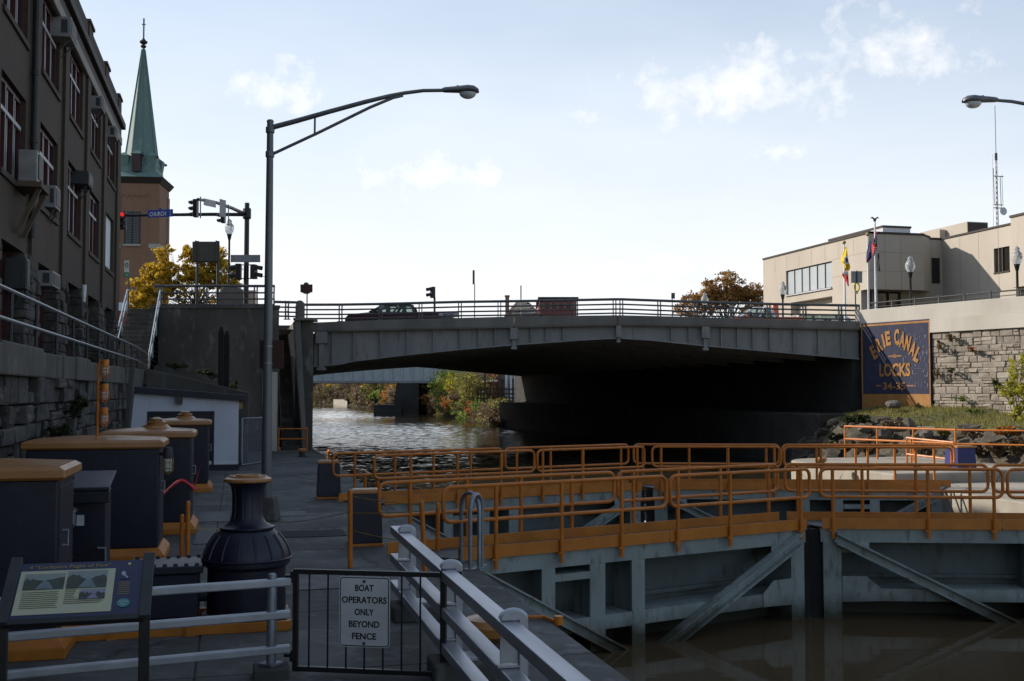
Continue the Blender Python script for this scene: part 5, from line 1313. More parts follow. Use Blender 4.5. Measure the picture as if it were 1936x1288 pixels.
def caged_lamp(parent, p, s=1.0):
    p = Vector(p); LP_ = lambda q: [(r * s, z * s) for r, z in q]
    m = MB(); m.lathe(LP_([(0, .0), (.075, 0), (.085, -.02), (.085, -.15), (.10, -.16), (.10, -.18), (.05, -.185), (0, -.185)]), p, 14); l = m.build('lamp_housing', T['rail_orange'], parent, smooth=True)
    m = MB(); m.lathe(LP_([(0, -.40), (.045, -.385), (.075, -.33), (.08, -.19), (0, -.19)]), p, 14); m.build('glass_jar', T['lens_glass'], l, smooth=True)
    m = MB()
    for k in range(6):
        a = k * math.pi / 3; c, n_ = math.cos(a), math.sin(a)
        m.tube([p + Vector((c * .1, n_ * .1, -.18)) * s, p + Vector((c * .1, n_ * .1, -.36)) * s, p + Vector((c * .05, n_ * .05, -.435)) * s, p + Vector((0, 0, -.45)) * s], .006, 4)
    for z, r in ((-.25, .102), (-.34, .102)): m.tube([p + Vector((r * math.cos(a), r * math.sin(a), z)) * s for a in [2 * math.pi * i / 12 for i in range(12)]], .005, 4, closed=True)
    m.build('cage', T['rail_orange'], l)
def lamp_mast():
    y = (b2[2] + b2[3]) / 2; p = ony(184, 818, y); x = p.x; z0 = 1.80
    t = thing('signal_mast', (x, y, z0), 'orange mast of three caged signal lamps standing on a cabinet lid', 'signal lamp')
    zt = ony(183, 683, y).z
    m = MB(); m.tube([(x, y, z0 - .02), (x, y, zt - .05), (x + .03, y, zt), (x + .09, y, zt)], .02, 8); m.lathe([(0, 0), (.26, 0), (.26, .03), (.06, .04), (0, .04)], (x, y, z0 - .03), 16)
    m.build('mast', T['rail_orange'], t, smooth=True)
    for py in (681, 727, 772):
        z = ony(183, py, y).z; m = MB(); m.tube([(x, y, z - .04), (x + .09, y, z - .04)], .014, 6); a = m.build('arm', T['rail_orange'], t)
        caged_lamp(t, (x + .095, y - .01, z + .01), .62)
lamp_mast()
def bulkhead():
    p = Vector((b2[1] + .12, b2[2] + .02, 1.55)); t = thing('bulkhead_lamp', p, 'small caged lamp fixed to the top corner of a navy cabinet', 'lamp')
    m = MB(); m.lathe([(0, .1), (.05, .1), (.07, .05), (.07, -.06), (0, -.06)], p, 12); m.tube([p, p + Vector((-.11, .05, 0))], .025, 6); m.build('housing', T['dark_grey'], t, smooth=True)
    m = MB(); m.lathe([(0, -.27), (.05, -.25), (.06, -.07), (0, -.07)], p, 12); l = m.build('glass_jar', T['lens_glass'], t, smooth=True)
    m = MB()
    for k in range(6):
        a = k * math.pi / 3; m.tube([p + Vector((math.cos(a) * .075, math.sin(a) * .075, -.06)), p + Vector((math.cos(a) * .07, math.sin(a) * .07, -.24)), p + Vector((0, 0, -.3))], .007, 4)
    for z in (-.12, -.2): m.tube([p + Vector((.078 * math.cos(a), .078 * math.sin(a), z)) for a in [2 * math.pi * i / 10 for i in range(10)]], .006, 4, closed=True)
    m.build('cage', T['gold'], t)
bulkhead()
def ribbon(name, pts, w, label):
    m = MB(); rows = []
    for i, p in enumerate(pts):
        p = Vector(p); a = .5 * math.sin(i * 1.1); d = Vector((math.sin(a) * .4, .1 * math.cos(i), math.cos(a))).normalized() * (w / 2)
        rows.append([p - d, p + d])
    m.loft(rows); o = m.build(name, T['tape'], None, smooth=True); s = o.modifiers.new("thickness", 'SOLIDIFY'); s.thickness = .002; return tag(o, label, 'tape')
def tp(px, py, y): return ony(px, py, y)
ya, yb, yc = b2[2] + .9, b3[2] - .05, b4[2] - .06
pts = [tp(301, 938, ya), tp(312, 931, ya + .5), tp(322, 921, ya + 1.0), tp(332, 913, ya + 1.4), tp(343, 908, yb), tp(352, 911, yb), tp(360, 918, yb), tp(367, 924, yb + .15), tp(374, 926, yc - 1.2)]
ribbon('hazard_tape', pts, .06, 'red hazard tape tied between two navy cabinets')
ribbon('hazard_tape', [tp(381, 864, yc), tp(380, 875, yc), tp(377, 888, yc), tp(373, 900, yc), tp(370, 912, yc), tp(368, 922, yc), tp(364, 931, yc)], .07, 'loose red tape hanging on the farthest cabinet')
for px, py0, py1, lab in ((343, 976, 1066, 'shorter of two orange posts beside the cabinets'), (354, 951, 1066, 'taller of two orange posts beside the cabinets')):
    p = flo(px, py1); z = onpl(px, py0, p, FWH).z
    m = MB(); m.tube([p, (p.x, p.y, z)], .032, 8); m.ball((p.x, p.y, z), .032, n=8); m.obox((p.x, p.y, 0), .16, .16, .012); tag(m.build('orange_post', T['rail_orange'], smooth=True), lab, 'post', 'orange marker posts')
for (px0, py0), (px1, py1), lab in (((662, 1074), (662, 929), 'straight orange post in front of the near navy pedestal'), ((804, 1086), (797, 951), 'leaning orange post behind the far end of the aluminium guard rail'), ((827, 1046), (828, 954), 'orange post at the heel of the near lock gate')):
    p = flo(px0, py0); q = onpl(px1, py1, p, FWH)
    m = MB(); m.tube([p, q], .034, 8); m.ball(q, .034, n=8); tag(m.build('orange_post', T['rail_orange'], smooth=True), lab, 'post', 'orange marker posts')

# white shed
def shed():
    a = flo(450, 889); x1, y0 = .0, a.y; x1 = a.x; x0 = x1 - 3.35; t = thing('shed', ((x0 + x1) / 2, y0 + 1, 0), 'white shed with a navy sloping roof and dark doorway', 'shed')
    zl, zr = ony(246, 742, y0).z, ony(448, 757, y0).z
    dx0, dx1, dz = ony(283, 790, y0).x, ony(401, 790, y0).x, ony(340, 782, y0).z
    m = MB()
    zz = lambda x: zl + (zr - zl) * (x - x0) / (x1 - x0)
    for a_, b_, za, zb in ((x0, dx0, .18, None), (dx1, x1, .18, None), (dx0, dx1, dz, None)):
        m.prism([(a_, y0, za), (b_, y0, za), (b_, y0, zz(b_)), (a_, y0, zz(a_))], (0, .12, 0))
    m.prism([(x0 + .01, y0 + .4, .18), (x1, y0 + .12, .18), (x1, y0 + .12, zr), (x0 + .01, y0 + .4, zz(x0))], (0, 2.3, 0)) if False else m.box(x1 - .12, x1 - .001, y0 + .121, y0 + 2.4, .18, zr - .02)
    m.box(x0, x0 + .12, y0 + .121, y0 + 2.4, .18, zr - .02); m.box(x0 + .13, x1 - .13, y0 + 2.2, y0 + 2.4, .18, zr - .02)
    m.build('walls', T['shed_wall'], t, bev=.005)
    m = MB(); m.box(x0 + .02, x1 + .02, y0 - .02, y0 + 2.4, 0, .178); m.build('base', T['navy'], t)
    m = MB(); m.prism([(x0 - .05, y0 - .18, zl + .0), (x1 + .22, y0 - .18, zr - .03), (x1 + .22, y0 - .18, zr + .16), (x0 - .05, y0 - .18, zl + .2)], (0, 2.8, 0)); m.build('roof', T['navy'], t, bev=.01)
    m = MB(); m.box(dx0 + .002, dx1 - .002, y0 + .05, y0 + .09, .18, dz - .002); d = m.build('door', T['navy'], t)
    m = MB(); m.box(dx0 - .07, dx0, y0 - .02, y0 + .04, .18, dz + .07); m.box(dx1, dx1 + .07, y0 - .02, y0 + .04, .18, dz + .07); m.box(dx0, dx1, y0 - .02, y0 + .04, dz, dz + .07); m.build('door_frame', T['navy'], t)
    p = ony(340, 757, y0); m = MB(); m.frust((p.x, p.y - .12, p.z - .12), .16, .2, .24, .2, .24); m.build('flood_lamp', T['sign_dark'], t)
    p = ony(449, 766, y0 + .1); m = MB(); m.obox((x1 + .06, y0 + .15, p.z - .12), .12, .2, .22); m.build('side_lamp', T['gold'], t)
    m = MB(); m.box(x0 + .01, x1 + .001, y0 - .006, y0 - .002, .19, .30); m.build('bottom_trim', T['white'], t)
shed()
# chain-link gate by the shed
def pipe_gate():
    p0 = at(457, 878, 36.5); p1 = at(497, 873, 37.5); p0.z = p1.z = 0
    t = thing('pipe_gate', p0, 'grey chain link gate in a pipe frame right of the white shed', 'gate')
    zt = 1.58
    m = MB(); m.tube([p0 + Vector((0, 0, .05)), p0 + Vector((0, 0, zt)), p1 + Vector((0, 0, zt)), p1 + Vector((0, 0, .05))], .03, 8, closed=True); m.build('frame', T['galv'], t, smooth=True)
    q = p0 - RT * .16; m = MB(); m.tube([q, q + Vector((0, 0, 1.72))], .035, 8); m.build('post', T['galv'], t)
    m = MB(); d = p1 - p0; n = 16
    for i in range(-8, n):
        for s in (1, -1):
            a = i / n; b = a + .55
            if s < 0: a, b = b, a
            A = p0 + d * a + Vector((0, 0, .08)); B = p0 + d * b + Vector((0, 0, zt - .03))
            for k in (A, B): pass
            t0, t1 = 0.0, 1.0
            fa, fb = a, b
            if fa != fb:
                lo_, hi_ = sorted(((0 - fa) / (fb - fa), (1 - fa) / (fb - fa))); t0 = max(t0, lo_); t1 = min(t1, hi_)
            if t1 - t0 > .03: m.tube([A.lerp(B, t0), A.lerp(B, t1)], .004, 3)
    m.build('mesh', T['galv'], t)
pipe_gate()
# two dark timber piles and stair-foot rails
for px, top, D, lab in ((417, 616, 39.5, 'taller dark timber pile before the concrete abutment'), (428, 624, 39.7, 'shorter dark timber pile before the concrete abutment')):
    p = at(px, 742, D); z = at(px, top, D).z
    m = MB(); m.obox((p.x, p.y, .5), .19, .22, z - .75, -TH + .1); m.frust((p.x, p.y, z - .25), .19, .22, .22, .10, .12, -TH + .1); tag(m.build('timber_pile', T['timber_black'], bev=.01), lab, 'pile', 'dark timber piles')
t = thing('barrier_rail', C(-9.6, 46.2, 0), 'pair of orange bars closing the foot of the narrow bridge steps', 'barrier')
for py in (811, 830):
    m = MB(); m.tube([at(526, py, 46.3), at(582, py, 46.3)], .03, 8); m.build('bar', T['rail_orange'], t)
for px in (527, 581):
    a = at(px, 808, 46.3); m = MB(); m.tube([(a.x, a.y, 0), a], .03, 8); m.build('post', T['rail_orange'], t)

# pedestals
def pedestal(pxl, pxr, py, h, label):
    a, b = flo(pxl, py), flo(pxr, py); c = (a + b) / 2; w = (b - a).length; d = w * .8; cy = c.y + d / 2
    t = thing('control_pedestal', (c.x, cy, 0), label, 'pedestal', 'navy control pedestals')
    m = MB(); m.frust((c.x, cy, .05), w * .94, d * .94, h - .12, w * .84, d * .84); m.build('body', T['navy'], t, bev=.012)
    m = MB(); m.obox((c.x, cy, 0), w, d, .048); m.build('foot', T['orange'], t, bev=.008)
    m = MB(); m.frust((c.x, cy, h - .068), w * .88, d * .88, .03, w * .88, d * .88); m.frust((c.x, cy, h - .038), w * .88, d * .88, .038, w * .72, d * .7); bmesh.ops.remove_doubles(m.bm, verts=m.bm.verts, dist=.001); m.build('lid', T['orange_lid'], t, bev=.008)
pedestal(661, 726, 1034, .90, 'navy pedestal with ochre lid nearest the aluminium guard rail')
pedestal(599, 646, 944, .88, 'navy pedestal with ochre lid out near the far end of the platform')
def blue_cabinet():
    a, b = flo(1802, 909), flo(1857, 910); w = (b - a).length; c = (a + b) / 2; cy = c.y + .3; h = .95
    t = thing('control_cabinet', (c.x, cy, 0), 'bright blue control cabinet standing on the sunlit pier', 'cabinet')
    M_ = -.0
    m = MB(); m.frust((c.x, cy, .04), .62, .62, h - .08, .56, .56, M_); m.build('body', T['navy_bright'], t, bev=.01)
    m = MB(); m.obox((c.x, cy, 0), .68, .68, .04); m.build('foot', T['orange'], t); m = MB(); m.obox((c.x, cy, h - .039), .62, .62, .05); m.build('lid', T['orange_lid'], t, bev=.01)
    m = MB(); m.ball((c.x - .31, cy - .05, .5), .05, n=8); m.build('knob', T['navy_bright'], t)
blue_cabinet()

# capstan and its orange machinery base
def capstan():
    c = flo(466, 1192); c.y += .35; k = .00535; t = thing('capstan', c, 'large navy capstan with ribbed dome and ochre cap', 'capstan')
    m = MB(); m.lathe([(0, .08), (.46, .08), (.46, .12), (.41, .14), (.405, .60), (.43, .62), (.45, .64), (.45, .69)], c, 40); m.build('drum_base', T['navy'], t, smooth=True)
    m = MB(); dome = [(.458, .68), (.456, .72), (.44, .775), (.41, .84), (.372, .90), (.325, .955), (.268, 1.0)]
    m.lathe([(.40, .67)] + dome + [(.1, 1.0)], c, 40)
    for i in range(16):
        a = 2 * math.pi * (i + .5) / 16; e = Vector((math.cos(a), math.sin(a), 0))
        m.tube([c + e * (r + .002) + Vector((0, 0, z)) for r, z in dome[1:-1]], .013, 5)
    m.tube([c + Vector((.458 * math.cos(a), .458 * math.sin(a), .70)) for a in [2 * math.pi * i / 40 for i in range(40)]], .016, 5, closed=True)
    m.build('dome', T['navy'], t, smooth=True)
    m = MB(); neck = [(.26, 1.0), (.288, 1.008), (.288, 1.024), (.25, 1.036), (.20, 1.065), (.17, 1.11), (.157, 1.17), (.155, 1.30), (.157, 1.38), (.17, 1.44), (.21, 1.49), (.245, 1.505)]
    m.lathe(neck + [(.1, 1.505)], c, 32)
    for i in range(10):
        a = 2 * math.pi * i / 10; e = Vector((math.cos(a), math.sin(a), 0)); m.tube([c + e * (r - .004) + Vector((0, 0, z)) for r, z in neck[5:10]], .010, 5)
    m.build('barrel', T['navy'], t, smooth=True)
    m = MB(); m.lathe([(0, 1.495), (.235, 1.495), (.25, 1.508), (.248, 1.532), (.20, 1.552), (.12, 1.562), (0, 1.566)], c, 32); m.build('cap', T['orange_lid'], t, smooth=True)
    for r_ in (.19, .12):
        m = MB(); m.tube([c + Vector((r_ * math.cos(q), r_ * math.sin(q), 1.556 + (.19 - r_) * .13)) for q in [2 * math.pi * i / 28 for i in range(28)]], .008, 5, closed=True); m.build('cap_ring', T['orange_lid'], t, smooth=True)
    return c
cc = capstan()
def drive_unit():
    t = thing('drive_unit', (cc.x - .7, cc.y, 0), 'dark gear housing on a long orange base plate beside the capstan', 'machinery')
    m = MB(); m.box(cc.x - 1.95, cc.x + .43, cc.y - .45, cc.y + .45, 0, .012); m.box(cc.x - 1.95, cc.x + .43, cc.y - .47, cc.y - .42, .0, .10); m.box(cc.x - 1.95, cc.x + .43, cc.y + .42, cc.y + .47, 0, .10); m.box(cc.x + .40, cc.x + .45, cc.y - .42, cc.y + .42, .0, .10); m.build('base_plate', T['orange'], t, bev=.006)
    for x in (-1.3, -.55):
        m = MB(); m.prism([(cc.x + x - .05, cc.y - .5, 0), (cc.x + x + .05, cc.y - .5, 0), (cc.x + x + .04, cc.y - .5, .17), (cc.x + x - .04, cc.y - .5, .17)], (0, .1, 0)); m.build('lug', T['orange'], t)
    m = MB(); m.box(cc.x - 1.12, cc.x - .48, cc.y - .3, cc.y + .25, .13, .60); m.build('gear_case', T['navy'], t, bev=.03)
    m = MB(); m.box(cc.x - 1.18, cc.x - .44, cc.y - .36, cc.y + .3, .60, .68); m.build('lid', T['navy'], t, bev=.012)
    for i in range(7):
        for yy in (-.33, .27): m = MB(); m.lathe([(0, 0), (.022, 0), (.022, .02), (0, .03)], (cc.x - 1.13 + .105 * i, cc.y + yy, .68), 6); m.build('lid_bolt', T['dark_grey'], t)
    m = MB(); m.lathe([(0, 0), (.17, 0), (.19, .03), (.19, .42), (.15, .48), (0, .48)], (cc.x - 1.2, cc.y, .33), 18, Matrix.Rotation(-math.pi / 2, 3, 'Y')); m.build('motor', T['navy'], t, smooth=True)
    m = MB()
    for i in range(8): m.lathe([(.19, 0), (.205, 0), (.205, .015), (.19, .015)], (cc.x - 1.25 - .045 * i, cc.y, .33), 18, Matrix.Rotation(-math.pi / 2, 3, 'Y'))
    m.build('cooling_fins', T['navy'], t)
    m = MB(); m.lathe([(0, 0), (.08, 0), (.08, .25), (0, .25)], (cc.x - .48, cc.y, .33), 12, Matrix.Rotation(math.pi / 2, 3, 'Y')); m.build('drive_shaft', T['dark_grey'], t, smooth=True)
drive_unit()

# bollards
def bollard(p, s, label, mat_='orange_lid', neck='dark_grey'):
    t = thing('mooring_bollard', p, label, 'bollard', 'orange topped mooring bollards')
    m = MB(); m.lathe([(.19 * s, 0), (.19 * s, .03), (.13 * s, .05), (.125 * s, .20 * s)], p, 20); m.build('stem', T[neck], t, smooth=True)
    m = MB(); m.lathe([(.125 * s, .19 * s), (.20 * s, .24 * s), (.215 * s, .31 * s), (.19 * s, .36 * s), (.1 * s, .385 * s), (0, .39 * s)], p, 20); m.build('head', T[mat_], t, smooth=True)
bollard(flo(927, 1256), 1.15, 'mooring bollard behind the aluminium guard rail in the foreground')
bollard(flo(571, 864), .85, 'small mooring bollard far along the platform near the bridge steps')
p = at(1552, 868, 31.5); bollard(Vector((p.x, p.y, .28)), .8, 'mooring bollard on the sunlit nose of the pier')
# hook bar at the wall edge
t = thing('hook_bar', flo(1030, 1180), 'orange bent hook bar in the notch of the lock wall edge', 'hook')
a, b, c_ = flo(985, 1173), flo(1028, 1172), flo(1056, 1181)
m = MB(); m.tube([a + Vector((0, 0, .03)), b + Vector((0, 0, .03)), c_ + Vector((0, 0, .02))], .022, 8); m.build('bar', T['rail_orange'], t, smooth=True)
m = MB(); m.lathe([(0, 0), (.05, 0), (.05, .09), (0, .09)], c_, 10); m.build('pin', T['rail_orange'], t)
# ladder hoops
def ladder():
    t = thing('ladder_handrails', flo(890, 1075), 'pair of grey bent tube hand holds at the lock wall ladder', 'ladder')
    for (xa, ya_), (xb, yb_), pt_ in (((872, 1062), (906, 1074), 950), ((889, 1077), (911, 1070), 957)):
        a, b = flo(xa, ya_), flo(xb, yb_); z = 1.02
        q = [a]; 
        for k in range(9):
            s = k / 8; p = a.lerp(b, (1 - math.cos(math.pi * s)) / 2); q.append(Vector((p.x, p.y, z - .22 + .22 * math.sin(math.pi * s))))
        q.append(b)
        m = MB(); m.tube(q, .03, 8); m.build('hoop', T['galv'], t, smooth=True)
        for p in (a, b): m = MB(); m.lathe([(0, 0), (.08, 0), (.08, .015), (0, .015)], p, 12); m.build('foot_plate', T['galv'], t)
    p = flo(900, 1070)
    for k in range(9):
        m = MB(); z = -.15 - .3 * k; m.bar((3.33, p.y - .2, z), (3.33, p.y + .25, z), .03, .03); m.build('rung', T['galv'], t)
ladder()

# aluminium guard rails along the lock edge
def guard_rail():
    X = 1.77; t = thing('guard_rail', (X, 9, 0), 'three bar aluminium guard rail running beside the lock chamber', 'guard rail')
    ye = 12.5
    for z in (.89, .58, .28):
        m = MB(); m.box(X - .07, X + .06, 1.2, ye, z - .05, z + .04); m.build('rail', T['alu'], t, bev=.012)
    for y in (11.9, 9.35, 7.15, 4.9):
        m = MB()
        m.box(X + .068, X + .14, y - .012, y + .012, .0, 1.02)
        out = [(X + .03, y, 1.012), (X + .03, y, 1.05)] + [(X + .03 + .10 * (1 - math.cos(a)), y, 1.05 + .11 * math.sin(a)) for a in [math.pi * i / 10 for i in range(1, 11)]]
        prof = [(-.06, .934), (-.06, .948)] + [(.03 - .09 * math.cos(a), .94 + .06 * math.sin(a)) for a in [math.pi * i / 12 for i in range(1, 12)]] + [(.12, .93), (.12, .0), (.066, .0), (.066, .932), (-.03, .932)]
        m = MB(); m.prism([(X + x, y - .03, z) for x, z in prof], (0, .06, 0)); po = m.build('post', T['alu_post'], t, bev=.006)
        m = MB(); m.tube([(X + x, y, z) for x, z in prof[1:14]] + [(X + .12, y, .05)], .014, 6); m.build('flange', T['alu'], po, smooth=True)
        for z in (.58, .28):
            m = MB(); m.box(X - .08, X + .066, y - .03, y + .03, z + .046, z + .058); m.build('clip', T['alu_post'], po)
        m = MB(); m.box(X - .06, X + .058, y - .008, y + .008, .34, .51); m.build('web', T['alu_post'], po)
        m = MB(); m.box(X - .06, X + .058, y - .008, y + .008, .65, .83); m.build('web', T['alu_post'], po)
        m = MB(); m.box(X + .0, X + .24, y - .12, y + .12, .16, .19); m.build('base_flange', T['alu_post'], po, bev=.005)
        m = MB(); m.box(X - .14, X + .38, y - .24, y + .24, 0, .16); m.build('footing', T['concrete_dark'], po, bev=.02)
guard_rail()
# cross fence with a round post, then the black gate with its sign
GP = flo(838, 1262)
def cross_fence():
    a = flo(548, 1276); a2 = Vector((a.x, a.y, 0)); d = Vector((-1, -.17, 0)).normalized()
    t = thing('pipe_fence', a2, 'aluminium three rail fence on a round post, left of the black gate', 'fence')
    for py in (1100, 1161, 1226):
        z = onpl(548, py, a2, FWH).z
        p = a2 + Vector((0, 0, z)); m = MB(); m.bar(p, p + d * 3.6, .07, .07); m.build('rail', T['alu_post'], t, bev=.012)
    p = onpl(516, 1180, a2, FWH); p = Vector((p.x, p.y, 0)) - FWH * .055; zt = onpl(515, 1084, p, FWH).z
    m = MB(); m.lathe([(.042, 0), (.042, zt - .04), (.036, zt - .01), (.02, zt), (0, zt)], p, 16); m.lathe([(0, .10), (.11, .10), (.11, .12), (0, .12)], p, 4); po = m.build('post', T['galv'], t, smooth=True)
    m = MB(); m.obox((p.x, p.y, -.02), .30, .30, .115); m.build('footing', T['concrete_dark'], po, bev=.015)
    return a2
FA = cross_fence()
def sign_gate():
    zt = onpl(700, 1079, FA, FWH).z; D = 9.45
    a = at(558, 1268, 9.62); b = at(838, 1262, 9.42)
    z0, z1 = a.z, onpl(560, 1080, a, FWH).z
    a.z = b.z = 0
    t = thing('black_gate', a, 'black steel bar gate carrying a white warning sign', 'gate')
    U = Vector((0, 0, 1)); w = (b - a).length; d = (b - a).normalized()
    m = MB(); e = .016
    m.bar(a + U * z0, a + U * (z1 + .02), .045, .045, up=d); m.bar(b + U * z0, b + U * (z1 + .04), .05, .05, up=d)
    m.bar(a + U * z1, b + U * z1, .042, .042); m.bar(a + U * (z0 + .02), b + U * (z0 + .02), .042, .042); m.build('frame', T['black'], t, bev=.004)
    for px in (584, 620, 655, 690, 725, 760, 795):
        s = (px - 558) / 280 * w; m = MB(); m.tube([a + d * s + U * (z0 + .02), a + d * s + U * z1], .0085, 6); m.build('bar', T['black'], t)
    for z in (z0 + .13, z1 - .05):
        p = a - d * .03 + U * z; m = MB(); m.lathe([(0, -.05), (.022, -.05), (.022, .05), (0, .05)], p, 10); m.bar(p, p - d * .07, .03, .03); m.build('hinge', T['black'], t)
    p = b + U * (z1 + .01); m = MB(); m.bar(p, p + d * .16, .035, .045); m.build('latch', T['black'], t)
    n = d.cross(U); n = n if n.dot(FWH) < 0 else -n
    # sign
    c = onpl(689, 1157, a + n * .03, n); sw, sh = .452, .604
    s = thing('warning_sign', c - U * sh / 2, 'white metal sign reading boat operators only beyond fence', 'sign')
    def rr(w_, h_, r, dep, mt, name):
        q = []
        for cx, cz, a0 in ((1, 1, 0), (-1, 1, 90), (-1, -1, 180), (1, -1, 270)):
            for k in range(5):
                an = math.radians(a0 + 90 * k / 4); q.append(c + n * dep + d * (cx * (w_ / 2 - r) + r * math.cos(an)) + U * (cz * (h_ / 2 - r) + r * math.sin(an)))
        m = MB(); m.prism(q, -n * .003); return m.build(name, T[mt], s)
    rr(sw, sh, .03, 0, 'sign_white', 'panel'); rr(sw - .018, sh - .018, .024, .0035, 'ink', 'border'); rr(sw - .034, sh - .034, .018, .007, 'sign_white', 'face')
    for k, line in enumerate(("BOAT", "OPERATORS", "ONLY", "BEYOND", "FENCE")):
        wd = {"BOAT": .165, "OPERATORS": .40, "ONLY": .172, "BEYOND": .272, "FENCE": .215}[line]
        text('lettering', line, T['ink'], s, c + n * .008 + U * (sh / 2 - .098 - .1025 * k), d, U, .057, wd, .03, .0)
    for z in (sh / 2 - .040, -sh / 2 + .036):
        m = MB(); q = c + n * .009 + U * z; m.lathe([(0, 0), (.013, 0), (.013, .006), (0, .008)], q, 8, n.to_track_quat('Z', 'Y').to_matrix()); m.build('bolt', T['rust'], s)
sign_gate()

# information panel in the foreground
def info_panel():
    D = 7.6
    TL, TR, BR, BL = at(38, 1069, 7.75), at(272, 1057, 7.97), at(262, 1163, 7.47), at(18, 1172, 7.25)
    # square the panel: use the centre, the top edge and the tilt
    X_ = ((TR - TL) + (BR - BL)).normalized(); Yv = ((TL - BL) + (TR - BR)); Yv = (Yv - X_ * Yv.dot(X_)).normalized()
    Wd = ((TR - TL).length + (BR - BL).length) / 2; Hd = ((TL - BL).length + (TR - BR).length) / 2
    c = (TL + TR + BR + BL) / 4; N_ = X_.cross(Yv)
    t = thing('information_panel', Vector((c.x, c.y, 0)), 'tilted navy and cream history panel on two dark posts', 'information panel')
    def P(u, v, d=0): return c + X_ * ((u - .5) * Wd) + Yv * ((v - .5) * Hd) + N_ * d
    def sheet(u0, u1, v0, v1, d, mt, name, th=.004, parent=t):
        m = MB(); m.prism([P(u0, v0, d), P(u1, v0, d), P(u1, v1, d), P(u0, v1, d)], -N_ * th); return m.build(name, T[mt], parent)
    sheet(-.02, 1.02, -.05, 1.03, -.012, 'black', 'backing', .03)
    sheet(0, 1, 0, 1, 0, 'panel_navy', 'panel', .01)
    sheet(.015, .775, .075, .85, .0035, 'panel_cream', 'text_sheet', .003)
    def picture(u0, u1, v0, v1, sky='pic_sky', low='pic_water'):
        s = sheet(u0, u1, v0, v1, .0065, sky, 'picture', .0025)
        R = random.Random(int(u0 * 100 + v0 * 1000)); m = MB()
        hz = v0 + (v1 - v0) * .5; n = 14; top = [(u0 + (u1 - u0) * i / n, hz + (v1 - v0) * R.uniform(.0, .3) * (1 if abs(i / n - .5) > .2 else .35)) for i in range(n + 1)]
        m.prism([P(u, v, .0085) for u, v in [(u0, v0), (u1, v0)] + list(reversed(top))], -N_ * .0015); m.build('print_trees', T['pic_dark'], s)
        m = MB(); m.prism([P(u, v, .0105) for u, v in [(u0 + (u1 - u0) * .3, v0 + .003), (u0 + (u1 - u0) * .75, v0 + .003), (u0 + (u1 - u0) * .6, hz), (u0 + (u1 - u0) * .48, hz)]], -N_ * .0015); m.build('print_water', T[low], s)
    picture(.055, .375, .50, .79); picture(.395, .715, .50, .82); picture(.51, .715, .295, .475, 'pic_mauve', 'pic_mauve')
    # lines of small print
    R = random.Random(4); m = MB()
    for i in range(9):
        v = .45 - i * .034; m.prism([P(.06, v, .0055), P(.06 + R.uniform(.26, .3), v, .0055), P(.35, v + .012, .0055), P(.06, v + .012, .0055)], -N_ * .001)
        if i < 8: 
            e = .49 if i < 5 else .71; m.prism([P(.395, v + .02, .0055), P(e - R.uniform(0, .04), v + .02, .0055), P(e - .02, v + .034, .0055), P(.395, v + .034, .0055)], -N_ * .001)
    m.build('small_print', T['panel_text'], t)
    text('heading', '4 “Lockport Flight of Five”', T['gold'], t, P(.40, .915, .001), X_, Yv, .046, Wd * .66, .012, .001)
    # side column: small print portrait, roundel and oval emblem
    m = MB(); q = [P(.80 + .05 * math.cos(a), .74 + .07 * math.sin(a), .004) for a in [2 * math.pi * i / 16 for i in range(16)]]
    m.prism([P(.815, .64, .0035), P(.9, .64, .0035), P(.9, .80, .0035), P(.815, .80, .0035)], -N_ * .003); pf = m.build('portrait_frame', T['panel_navy'], t)
    m = MB(); m.prism([P(.845 + .018 * math.cos(a), .745 + .04 * math.sin(a), .006) for a in [2 * math.pi * i / 12 for i in range(12)]], -N_ * .002); m.prism([P(.848, .705, .006), P(.875, .66, .006), P(.888, .66, .006), P(.865, .715, .006)], -N_ * .002); m.build('profile', T['skin_print'], pf)
    m = MB(); m.prism([P(.885 + .016 * math.cos(a), .925 + .028 * math.sin(a), .004) for a in [2 * math.pi * i / 16 for i in range(16)]], -N_ * .002); e = m.build('roundel', T['gold'], t)
    m = MB(); m.prism([P(.885 + .009 * math.cos(a), .925 + .015 * math.sin(a), .006) for a in [2 * math.pi * i / 12 for i in range(12)]], -N_ * .002); m.build('roundel_centre', T['sign_white'], e)
    m = MB(); m.prism([P(.868 + .052 * math.cos(a), .205 + .075 * math.sin(a), .005) for a in [2 * math.pi * i / 24 for i in range(24)]], -N_ * .003); e = m.build('emblem', T['teal'], t)
    text('emblem_lettering', 'ERIE CANAL', T['sign_white'], e, P(.868, .225, .006), X_, Yv, .014, Wd * .078, .01, .001); text('emblem_lettering', 'WAY', T['sign_white'], e, P(.868, .175, .006), X_, Yv, .014, Wd * .04, .01, .001)
    m = MB()
    for i in range(7): m.prism([P(.81, .58 - i * .035, .0015), P(.91, .58 - i * .035, .0015), P(.91, .588 - i * .035, .0015), P(.81, .588 - i * .035, .0015)], -N_ * .001)
    m.build('small_print', T['gold'], t)
    # frame sides and posts
    for u in (-.045, 1.045):
        m = MB(); m.bar(P(u, -.06, -.005), P(u, 1.10, -.005), .075, .05, up=N_); m.build('side_frame', T['dark_grey'], t, bev=.004)
        p = P(u, .0, -.03); q = Vector((p.x, p.y, 0))
        m = MB(); m.obox(q, .07, .07, p.z, math.atan2(X_.y, X_.x)); m.build('post', T['black'], t, bev=.004)
    m = MB(); m.bar(P(-.04, -.04, -.01), P(1.04, -.04, -.01), .05, .035, up=N_); m.build('lower_rail', T['black'], t)
info_panel()

